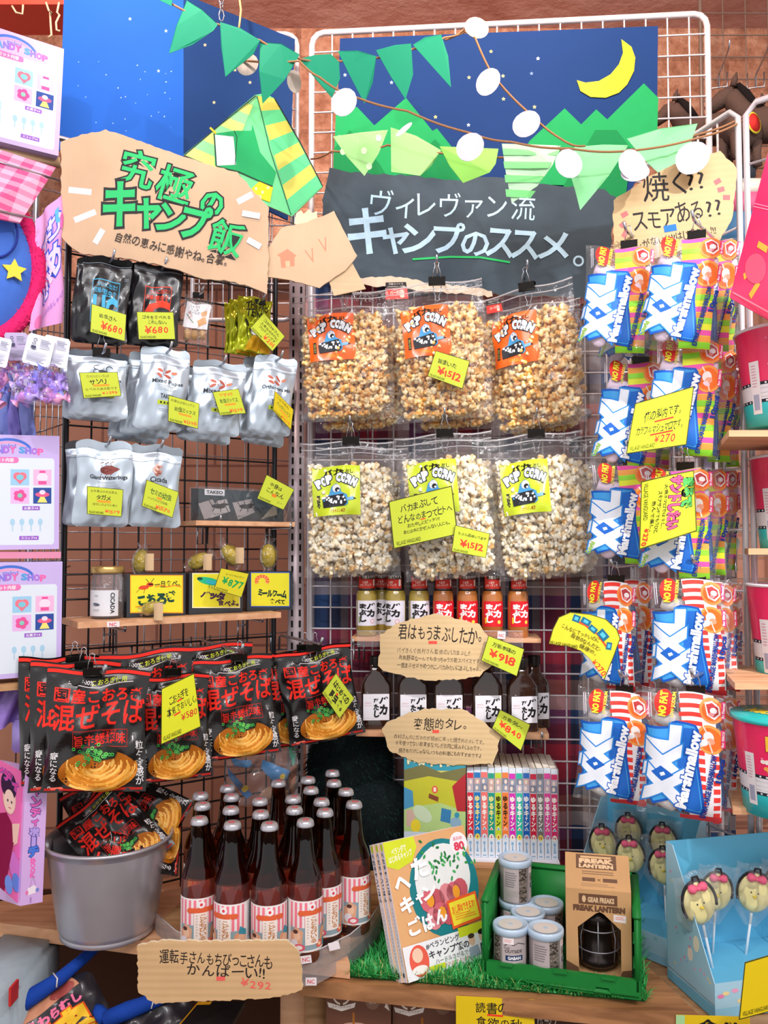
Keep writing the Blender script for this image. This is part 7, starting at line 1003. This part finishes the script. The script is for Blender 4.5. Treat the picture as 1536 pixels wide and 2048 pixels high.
# ================================================================ buckets and pink pouch at right
def bucket(u, v0, v1, rpx, Y, label, lid=False, red='#ec1f5e'):
    k = Y / F; zb = P(u, v1, Y).z; H = (v1 - v0) * k; R = rpx * k; c = P(u, v1, Y); t = thing('popcorn_bucket', label, 'bucket', 'pink popcorn buckets', c); M = Matrix.Translation(c) @ Matrix.Rotation(rad(-28), 4, 'Z'); rr_ = lambda f: R * (.8 + .2 * f); m = MB()
    m.lathe([(0, 0), (rr_(0), 0), (rr_(.24), H * .24)], K('#2fc6cc', .4, coat=.3), 48, M, cap=False); m.lathe([(rr_(.24), H * .24), (rr_(.42), H * .42)], K('#e9e6ea', .4, coat=.3), 48, M, cap=False); m.lathe([(rr_(.42), H * .42), (rr_(1), H)], K(red, .35, coat=.4), 48, M, cap=False); m.tube([M @ Vector((rr_(1) * math.cos(a), rr_(1) * math.sin(a), H)) for a in [q * .1309 for q in range(48)]], .003, K('#e4dfe6', .4), 8, closed=True)
    A = Art(); S = lambda x, y, o=0: M @ Vector(((rr_(1 - y / 100) + o) * math.sin(rad(-75 + 1.5 * x)), -(rr_(1 - y / 100) + o) * math.cos(rad(-75 + 1.5 * x)), H * (1 - y / 100)))
    for y in (57, 75): A.rect(0, y - 1.6, 100, y + 1.6, '#2a2c38'); [A.ell(3 + 6 * q, y, 1, 1, '#f4f2f4', n=8) for q in range(16)]
    for y in (62, 67, 71): A.line([(q, y) for q in range(24, 100, 6)], .4, '#b9b6bc')
    A.rect(18, 34, 28, 88, '#ece6e8'); A.lines(20, 38, 26, 62, 8, '#d9a8b4'); [A.rect(20 + q * .9, 68, 20.5 + q * .9, 84, '#7a86b0') for q in range(7)]
    rr = random.Random(int(u))
    for x, y, c_ in ((38, 40, '#f2e6dc'), (40, 50, '#f0a850'), (50, 52, '#f4b060'), (62, 44, '#f2e6dc'), (70, 52, '#f0a850')): [A.ell(x + rr.uniform(-2, 2), y + rr.uniform(-2, 2), 2.4, 2.2, c_, n=9) for q in range(3)]
    for q in range(6): A.ell(rr.uniform(30, 90), rr.uniform(10, 46), 1.1, .9, '#f58ab0', n=8)
    A.txt('CINEMA', 62, 10, 30, 6, '#f6e6ea', 0, .04); A.txt('POP CORN', 62, 22, 44, 13, '#f5c63c', 0, .08, '#b01848', .04); A.to(m, S, 4e-4, 1.5e-4, [4 * q for q in range(1, 25)], (24, 42, 60)); m.part('cup', t)
    if lid:
        m = MB(); m.lathe([(0, H + .004), (R * 1.04, H + .004), (R * 1.05, H - .004), (R * 1.0, H - .006)], K('#27c3c0', .35, coat=.4), 48, M, cap=False); A = Art(); A.txt('POP CORN', 50, 40, 70, 22, '#f2c83c', 0, .08, '#1f8f94', .04); A.ell(36, 66, 14, 7, '#28407c'); A.txt('CINEMA', 36, 66, 20, 5, '#e8f0f4', 0, .03); Ml_ = M @ Matrix.Rotation(rad(150), 4, 'Z'); A.to(m, lambda x, y, o=0: Ml_ @ Vector(((x - 50) / 50 * R * .9, (50 - y) / 50 * R * .9, H + .0042 + o)), 2e-4); m.part('lid', t, 'turquoise lid')
    return c
def rplank(u0, v, u1, Y, depth, label): a, b = P(u0, v, Y), P(u1, v, Y); m = MB(); b.z = a.z; m.prism([(0, 0), (1, 0), (1, 1), (0, 1)], lambda x, y, o=0: a + (b - a) * x + Vector((.06 * y, depth * y, .01 + o)), .011, WD); m.thing('plank_shelf', label, 'shelf', 'small plank shelves'); return a
rplank(1458, 872, 1800, 1.4, .2, 'plank under the topmost popcorn bucket at right'); bucket(1580, 664, 856, 100, 1.5, 'topmost popcorn bucket at the right edge')
rplank(1497, 1108, 1800, 1.5, .16, 'plank under the second popcorn bucket at right'); bucket(1600, 915, 1102, 90, 1.56, 'second popcorn bucket from the top, mostly cut by the frame')
rplank(1470, 1378, 1800, 1.42, .22, 'plank under the third popcorn bucket at right'); bucket(1596, 1172, 1366, 92, 1.54, 'third popcorn bucket from the top at the right edge')
rplank(1466, 1628, 1800, 1.44, .18, 'plank under the lidded popcorn bucket'); bucket(1566, 1436, 1622, 90, 1.44, 'lowest popcorn bucket with a turquoise lid', True)
pl = Plane(P(1520, 480, 1.38), -30); q4 = [pl.at(1540, 290), pl.at(1700, 330), pl.at(1640, 700), pl.at(1459, 595)]; S0 = quad(*q4); S = lambda x, y, o=0: S0(x, y, o) + pl.n * .015 * math.sin(math.pi * x / 100) * math.sin(math.pi * y / 100) ** .5; t = thing('pink_pouch', 'large hot pink pouch hanging at the right edge', 'pouch', None, q4[3]); m = MB(); PKM = K('#ee2a5c', .3, var=.2, sc_=12, coat=.5, bump=.2, bs=30); m.grid(lambda u, v: S(u * 100, v * 100), 12, 18, PKM); m.grid(lambda u, v: S0(u * 100, v * 100, -.004), 2, 2, PKM); A = Art()
for x, y, r in ((22, 62, 6), (14, 80, -40), (24, 88, -60), (60, 70, 20)): A.rect(x - 6, y - 2, x + 6, y + 2, '#f2a03c', r)
A.line([(0, 38), (100, 36)], .5, '#f88aa8'); A.line([(0, 40), (100, 37)], .5, '#f88aa8'); A.line([(2, 96), (98, 96)], 1, '#f87a90'); A.ell(20, 76, 12, 9, '#f2506c'); A.poly([(46, 60), (70, 64), (68, 90), (44, 88)], '#3a4c8c'); A.poly([(49, 64), (67, 67), (65, 86), (47, 84)], '#d8dcea'); A.to(m, S, 6e-4, 2e-4, [8.3 * k for k in range(1, 12)], [5.6 * k for k in range(1, 18)]); m.part('pouch_body', t)
# toy horses and stored goods behind the side grid
def horse(u, v, Y, s, yaw, label):
    p = P(u, v, Y); M = fr(p, yaw, 0, 0, (s, s, s)); t = thing('toy_horse', label, 'toy horse', 'plush toy horses', p - Vector((0, 0, .09 * s))); HB = K('#56433c', .9, bump=.4, bs=150); m = MB()
    m.tube([(-.07, 0, -.01), (-.05, 0, 0), (0, 0, .0), (.04, 0, .005), (.06, 0, .02)], [.03, .042, .042, .04, .03], HB, 14, M); m.tube([(.05, 0, .015), (.075, 0, .05), (.09, 0, .08), (.094, 0, .094)], [.032, .026, .022, .018], HB, 12, M); m.tube([(.088, 0, .092), (.11, 0, .085), (.135, 0, .068), (.145, 0, .06)], [.02, .021, .016, .013], HB, 12, M); [m.tube([(x, y, -.02), (x, y, -.06), (x + .004, y, -.09)], [.016, .012, .013], HB, 10, M) for x in (-.05, .045) for y in (-.02, .02)]; hb_ = m.part('body', t)
    for y in (-.012, .012): m = MB(); m.tube([(.088, y, .105), (.084, y * 1.3, .12), (.08, y * 1.2, .135)], [.008, .007, .002], HB, 8, M); m.part('ear', hb_)
    m = MB(); m.tube([(.078, 0, .112), (.062, 0, .09), (.045, 0, .06), (.03, 0, .04)], [.008, .012, .012, .008], K('#171212', .95), 8, M); m.part('mane', hb_); m = MB(); m.lathe([(0, -.002), (.024, 0), (.026, .004), (0, .008)], K('#d8302c', .7), 18, M @ Matrix.Translation((.0, -.043, .012)) @ Matrix.Rotation(rad(90), 4, 'X'), cap=False); m.lathe([(.026, .001), (.031, .003), (.026, .005)], K('#e8d840', .7), 18, M @ Matrix.Translation((.0, -.043, .012)) @ Matrix.Rotation(rad(90), 4, 'X'), cap=False); m.part('rosette', t, 'red and yellow rosette')
for a in ((1418, 262, 2.16, .95, 150, 'dark toy horse behind the upper corner of the right cardboard sign'), (1480, 268, 2.1, .9, 30, 'dark toy horse behind the corner of the side grids'), (1548, 250, 2.12, 1.1, 160, 'dark toy horse cut by the right edge')): horse(*a)
for i, (u, v, w, h, c, lab) in enumerate(((1495, 380, 60, 30, '#e9e2d8', 'pale flat carton stored behind the edge post'), (1490, 410, 80, 40, '#d86a92', 'pink carton stored behind the edge post'), (1480, 460, 90, 60, '#4f86b4', 'blue carton stored behind the edge post'), (1478, 352, 50, 26, '#3a4048', 'dark carton under the toy horses'))): p = P(u, v, 2.14); k = 2.14 / F; m = MB(); m.box(p, (w * k, .06, h * k), K(c, .6, var=.15, sc_=20), None, .003); m.thing('stored_carton', lab, 'carton', 'stored cartons')
for i, (u, v) in enumerate(((1434, 155), (1508, 155))): p = P(u, v, 2.27); hook(p + Vector((-.02, -.12, 0)), Vector((-.2, -1, 0)), .12, ('the left toy horses', 'the right toy horses')[i])
# ================================================================ lollipop boxes
LB = K('#a9d8ee', .4, var=.03, coat=.2); LBI = K('#6cc3e8', .4, var=.03)
def lolbox(p, yaw, w, d, hb, hf, label, hide=()):
    M = fr(p, yaw); t = thing('lollipop_box', label, 'display box', 'pale blue lollipop display boxes', M); m = MB(); th = .0015; m.box((w / 2, d / 2, .022), (w, d, .002), LBI, M); m.box((w / 2, d / 2, hf - .008), (w - .003, d - .003, .002), LBI, M); m.box((w / 2, d, hb / 2), (w, th, hb), LBI, M); m.box((w / 2, 0, hf / 2), (w, th, hf), LB, M); tm = m
    for x in (0, w):
        m = MB(); pr_ = [(0, 0), (d, 0), (d, hb), (d * .85, hb), (0, hf)]; m.prism(pr_, lambda a, b, o=0: M @ Vector((x + (o if x else -o), a, b)), .0015, LB, LB); A = Art(); rr = random.Random(3)
        for k in range(22):
            a = rr.uniform(.01, d - .01); b = rr.uniform(.02, hf + (hb - hf) * a / d - .012); A.ell(a, b, .0028, .0022, ('#f0a8cc', '#8fb8e8', '#f3dfa0', '#b8d8f0', '#e88ab8')[k % 5], rr.uniform(0, 90), 9)
        A.poly([(0, 0), (d, 0), (d, .016), (0, .02)], '#74c0e4'); A.ell(.05, .1, .009, .014, '#f3edd8', 8, 14); A.ell(.068, .075, .008, .012, '#f3e6d8', 8, 14); A.rect(.066, .085, .073, .088, '#f08aa8')
        A.to(m, lambda a, b, o=0: M @ Vector((x + (o if x else -o), a, b))); m.part('side_panel', t)
    m = MB(); A = Art(); rr = random.Random(9)
    for k in range(14): A.ell(rr.uniform(3, 97), rr.uniform(10, 62), 2.2, 6, ('#f0a8cc', '#f3dfa0', '#e88ab8', '#8fc8d8')[k % 4], 0, 10)
    A.rect(0, 70, 100, 100, '#8fcdea'); A.to(tm, lambda a, b, o=0: M @ Vector((w * a / 100, -.001 - o, hf * (1 - b / 100)))); tm.part('tray', t); return M
def lolly():
    t = thing('lollipop', 'lollipop', 'lollipop', 'chick-face lollipops in clear wrappers'); m = MB(); r = .0022; m.tube([(0, 0, -.1), (0, 0, .0)], r, K('#dfe9f0', .5), 10); m.part('stick', t); CRM = K('#f8eea8', .45, var=.06, coat=.3); m = MB(); M0 = Matrix.Translation((0, 0, .036))
    m.lathe([(0, -.009), (.6, -.0085), (.9, -.005), (1, 0), (.9, .005), (.6, .0085), (0, .009)], CRM, 36, M0 @ Matrix.Rotation(rad(90), 4, 'X') @ Matrix.Diagonal((.0275, .035, 1, 1)), cap=False); hd = m.part('candy_head', t); ol = [(.0275 * math.sin(rad(a)) * 1.01, -.004, .036 + .035 * math.cos(rad(a)) * 1.01) for a in range(-118, 119, 14)]; m = MB(); m.tube(ol, .0023, K('#26262a', .5), 8); m.tube([(-.006, -.006, .068), (-.004, -.006, .077), (.004, -.006, .077), (.006, -.006, .068)], .0022, K('#26262a', .5), 8); m.part('dark_edge', hd, 'dark outline piping')
    m = MB(); PB = K('#ee6a8a', .45); [m.lathe([(0, -.008), (.006, -.005), (.0075, 0), (.005, .006), (.002, .009), (0, .0095)], PB, 12, Matrix.Translation((s * .0085, -.009, .0615)) @ Matrix.Rotation(rad(-90 * s), 4, 'Y'), cap=False) for s in (-1, 1)]; m.lathe([(0, -.004), (.004, -.002), (.004, .002), (0, .004)], PB, 10, Matrix.Translation((0, -.012, .0615)), cap=False); m.part('bow', hd, 'pink bow')
    m = MB(); [m.lathe([(0, -.0016), (.0014, 0), (0, .0016)], K('#2a2420', .4), 8, Matrix.Translation((x, -.0094, .037)), cap=False) for x in (-.006, .005)]; m.lathe([(0, -.0026), (.0034, 0), (0, .0026)], K('#f2d84a', .4), 10, Matrix.Translation((0, -.0104, .031)), cap=False); m.part('face', hd)
    Sw = bagS(.074, .105, .014, 44, 0, .003); Sw2 = bagS(.074, .105, .012, 44, 0, .003, 0, True); f = film(.06, .05, .5); mp = lambda S_: (lambda x, y, o=0: (lambda q: Vector((q.x * (1 - .75 * max(0, y / 100 - .62) / .38), q.y * (1 - .6 * max(0, y / 100 - .62) / .38), q.z + .03)))(S_(x, y, o))); m = MB(); skin(m, mp(Sw), f, 14, 18); skin(m, mp(Sw2), f, 14, 18); m.part('wrapper', t); return Maker(t)
LO = lolly()
B2 = PZ(1430, 2040, zg - .028); M2 = lolbox(B2, 13, .3, .14, .243, .058, 'front pale blue lollipop display box at the lower right')
B1 = PZ(1340, 1936, zg - .028); yw = -50; B1o = B1 - Matrix.Rotation(rad(yw), 3, 'Z') @ Vector((.23, 0, 0)); M1 = lolbox(B1o, yw, .23, .137, .243, .05, 'rear pale blue lollipop display box turned aside')
def putl(M, x, y, z, yaw, roll, s, lab): LO(M @ fr((x, y, z), yaw, roll, 0, (s, s, s)), lab, 'chick-face lollipops in clear wrappers')
for x, y, z, yaw, roll, s, lab in ((.022, .062, .125, -6, -12, 1.12, 'lollipop with a pink bow, foremost in the front display box'), (.075, .105, .125, -16, 4, 1.0, 'lollipop second from the left in the front display box'), (.135, .085, .125, -30, 8, 1.05, 'lollipop at the right frame edge in the front display box'), (.2, .1, .125, -20, 5, 1.0, 'lollipop farther right in the front display box')): putl(M2, x, y, z, yaw, roll, s, lab)
for x, y, z, yaw, roll, s, lab in ((.04, .07, .125, 28, -4, 1.0, 'leftmost lollipop in the rear display box'), (.105, .07, .118, 30, -4, 1.0, 'middle lollipop with a pink bow in the rear display box'), (.175, .075, .115, 30, -2, 1.0, 'lollipop in the rear display box beside the front box'), (.07, .115, .15, 28, -2, .95, 'back row lollipop at the left of the rear display box'), (.15, .115, .15, 28, -2, .95, 'back row lollipop at the right of the rear display box')): putl(M1, x, y, z, yaw, roll, s, lab)
A = C2(('火焼', 78, 30, 40, 24, INK, 6, .03)); card('price_card', 'orange-yellow card on the front lollipop box at the right edge', [(1490, 1925), (1580, 1898), (1590, 2010), (1478, 2040)], Plane(P(1515, 1970, 1.27), 8), 0, A, '#e8cb1c', vx=26)
# ================================================================ goods under the tables
def tumbler(u0, u1, v0, label, front=True):
    Y = 1.5 if front else 1.44; pl = Plane(P((u0 + u1) / 2, 2030, Y), -6); q4 = [pl.at(u0, v0), pl.at(u1, v0 + 3), pl.at(u1, v0 + 200), pl.at(u0, v0 + 200)]; S = quad(*q4); t = thing('tumbler_box', label, 'box', 'brown tumbler boxes', q4[3]); m = MB(); m.prism([(0, 0), (100, 0), (100, 100), (0, 100)], S, .08, K('#6b4433', .4, var=.2, sc_=8, coat=.3)); A = Art()
    if front:
        A.ring(24, 6, 14, 12, 2, '#e6d8c8', 100, 440); A.txt('真空\n断熱', 24, 4, 14, 14, '#efe6dc', 0, .04); A.poly([(2, 16), (24, 20), (46, 16), (44, 21), (24, 25), (4, 21)], '#efe6dc'); A.txt('ステンレスマグ', 24, 20.4, 30, 2.6, '#6b4433'); A.ell(72, 12, 12, 11, '#8a6a58'); A.txt('保温\n保冷', 72, 12, 12, 10, '#d8c6ba', 0, .02); A.poly([(88, 8), (94, 14), (90, 20), (98, 24), (94, 16)], '#e6d8c8'); A.ell(44, 44, 28, 8, '#caa494', 0, 24); A.poly([(16, 44), (72, 44), (70, 100), (18, 100)], '#d8b8ac'); A.ell(44, 43, 27, 7, '#c89c88', 0, 24); A.rect(41, 26, 44.5, 46, '#a8682c'); A.rect(24, 50, 30, 100, '#efdcd4'); A.rect(60, 50, 66, 100, '#b8907f')
    else:
        A.rect(0, 0, 100, 100, '#4a3228'); A.txt('真空\n断熱', 18, 14, 24, 18, '#e8ddd2', 0, .04); A.ring(18, 14, 20, 14, 1.6, '#cfc0b0', 100, 440); A.txt('ステンレス製', 70, 10, 54, 7, '#e8ddd2', 0, .03); A.ring(62, 32, 10, 8, 2, '#cfc0b0'); A.rect(68, 22, 92, 40, '#d8a8a4')
    A.to(m, S); m.part('carton', t)
tumbler(652, 782, 1972, 'brown tumbler box below the grass, left one'); tumbler(785, 925, 1982, 'brown tumbler box below the grass, beside the yellow sign'); tumbler(1068, 1186, 2006, 'dark tumbler box right of the yellow sign', False); tumbler(1190, 1352, 2016, 'dark tumbler box at the right under the table', False)
def ysign(cor, Y, A, label): pl = Plane(P(sum(c[0] for c in cor) / 4, 2020, Y), -6); S = quad(*[pl.at(*c) for c in cor]); m = MB(); m.prism([(0, 0), (100, 0), (100, 100), (0, 100)], lambda x, y, o=0: S(x, y, o - 2e-4), .001, K('#e0c01c', .5)); A.to(m, S, 1e-4); m.thing('paper_sign', label, 'sign', 'yellow signs under the table')
A = C2(('読書の秋。', 56, 12, 62, 13, INK, 2, .006), ('食欲の秋。', 58, 28, 64, 13, INK, 2, .006)); A.rect(40, 18, 60, 20, '#f0402c', 2); A.rect(44, 34, 64, 36, '#f0402c', 2); ysign([(912, 1992), (1069, 2000), (1069, 2180), (912, 2180)], 1.42, A, 'yellow sign about autumn reading under the table edge')
A = C2(('食欲', 60, 18, 60, 22, INK, 6, .04)); A.rect(16, 20, 60, 34, '#d8302c', 14); A.rect(0, 0, 12, 60, '#a8d89a'); ysign([(1352, 2030), (1500, 2034), (1500, 2180), (1352, 2180)], 1.36, A, 'yellow sign with a red dash at the lower right corner')
# under the left table
m = MB(); p = P(10, 1960, 1.44); m.box((p.x - .04, p.y + .1, p.z - .16), (.12, .2, .3), K('#98a4ac', .5, var=.1, bump=.3, bs=20), None, .012); m.box((p.x + .016, p.y - .002, p.z - .02), (.004, .03, .03), K('#c0302c', .5)); m.thing('white_bag', 'greyish white bag at the lower left corner under the table', 'bag')  # shade under the table is put into the bag's grey
def pouch2(u, v, Y, L, yaw, roll, label, front):
    M = fr(P(u, v, Y), yaw, roll, -30); t = thing('black_pouch', label, 'pouch', 'black pouches with blue cloth ties', M); m = MB(); S = bagS(.17, .13, .03, int(u), .02, .004); Sb_ = bagS(.17, .13, .02, int(u), .02, .004, 0, True); BKP = K('#28262c', .35, var=.3, coat=.3); skin(m, lambda x, y, o=0: M @ S(x, y, o), BKP); skin(m, lambda x, y, o=0: M @ Sb_(x, y, o), BKP); pm_ = m
    m = MB(); BL_ = K('#123f9c', .8, bump=.4, bs=80); m.tube([M @ Vector(q) for q in ((-.06, -.02, .062), (-.02, -.026, .066), (.03, -.02, .07), (.08, .01, .085), (.13, .05, .105))], [.014, .015, .012, .01, .009], BL_, 12); m.tube([M @ Vector(q) for q in ((-.058, -.02, .062), (-.07, -.012, .078), (-.075, 0, .088))], [.013, .012, .006], BL_, 10); m.tube([M @ Vector(q) for q in ((.02, -.034, .058), (.026, -.036, .07), (.022, -.026, .083))], .0015, WIREW, 5); m.part('cloth_tie', t, 'blue cloth tie')
    if not front: pm_.part('pouch_body', t); return
    A = Art()
    if front: A.poly([(18, 8), (80, 0), (84, 16), (20, 26)], '#c98a6a'); A.ell(66, 12, 14, 8, '#a04a44'); A.txt('わらわらむし', 46, 32, 70, 12, '#f07aa0', -4, .06); A.txt('昆虫', 48, 56, 66, 30, '#f2c230', -4, .09, '#e05a1c', .05); A.txt('食堂', 50, 84, 66, 24, '#f2c230', -4, .09, '#e05a1c', .05)
    A.to(pm_, lambda x, y, o=0: M @ S(x, y, o), 1e-3, 2e-4, *CUT); pm_.part('pouch_body', t)
pouch2(118, 2056, 1.5, .2, 14, -24, 'black pouch with orange lettering and a blue cloth tie under the left table', True); pouch2(290, 2100, 1.5, .2, 10, -10, 'plain black pouch with a blue cloth tie under the torn price sign', False)
pl = Plane(P(420, 2040, 1.42), 0, 30); S = quad(P(396, 2004, 1.46), P(490, 2002, 1.46), P(450, 2075, 1.4), P(340, 2070, 1.4)); m = MB(); m.prism([(0, 0), (100, 0), (100, 100), (0, 100)], S, .01, K('#1c1a1a', .4)); A = Art(); A.rect(0, 0, 30, 100, '#eaa81c'); A.txt('COMMUTER', 20, 55, 60, 12, '#2a2418', -60, .06); A.txt('PUNCH', 62, 40, 40, 18, '#8a8478', -60, .05); A.to(m, S); m.thing('flat_package', 'black and amber flat package under the torn price sign', 'package')
bpy.data.objects.remove(_o)
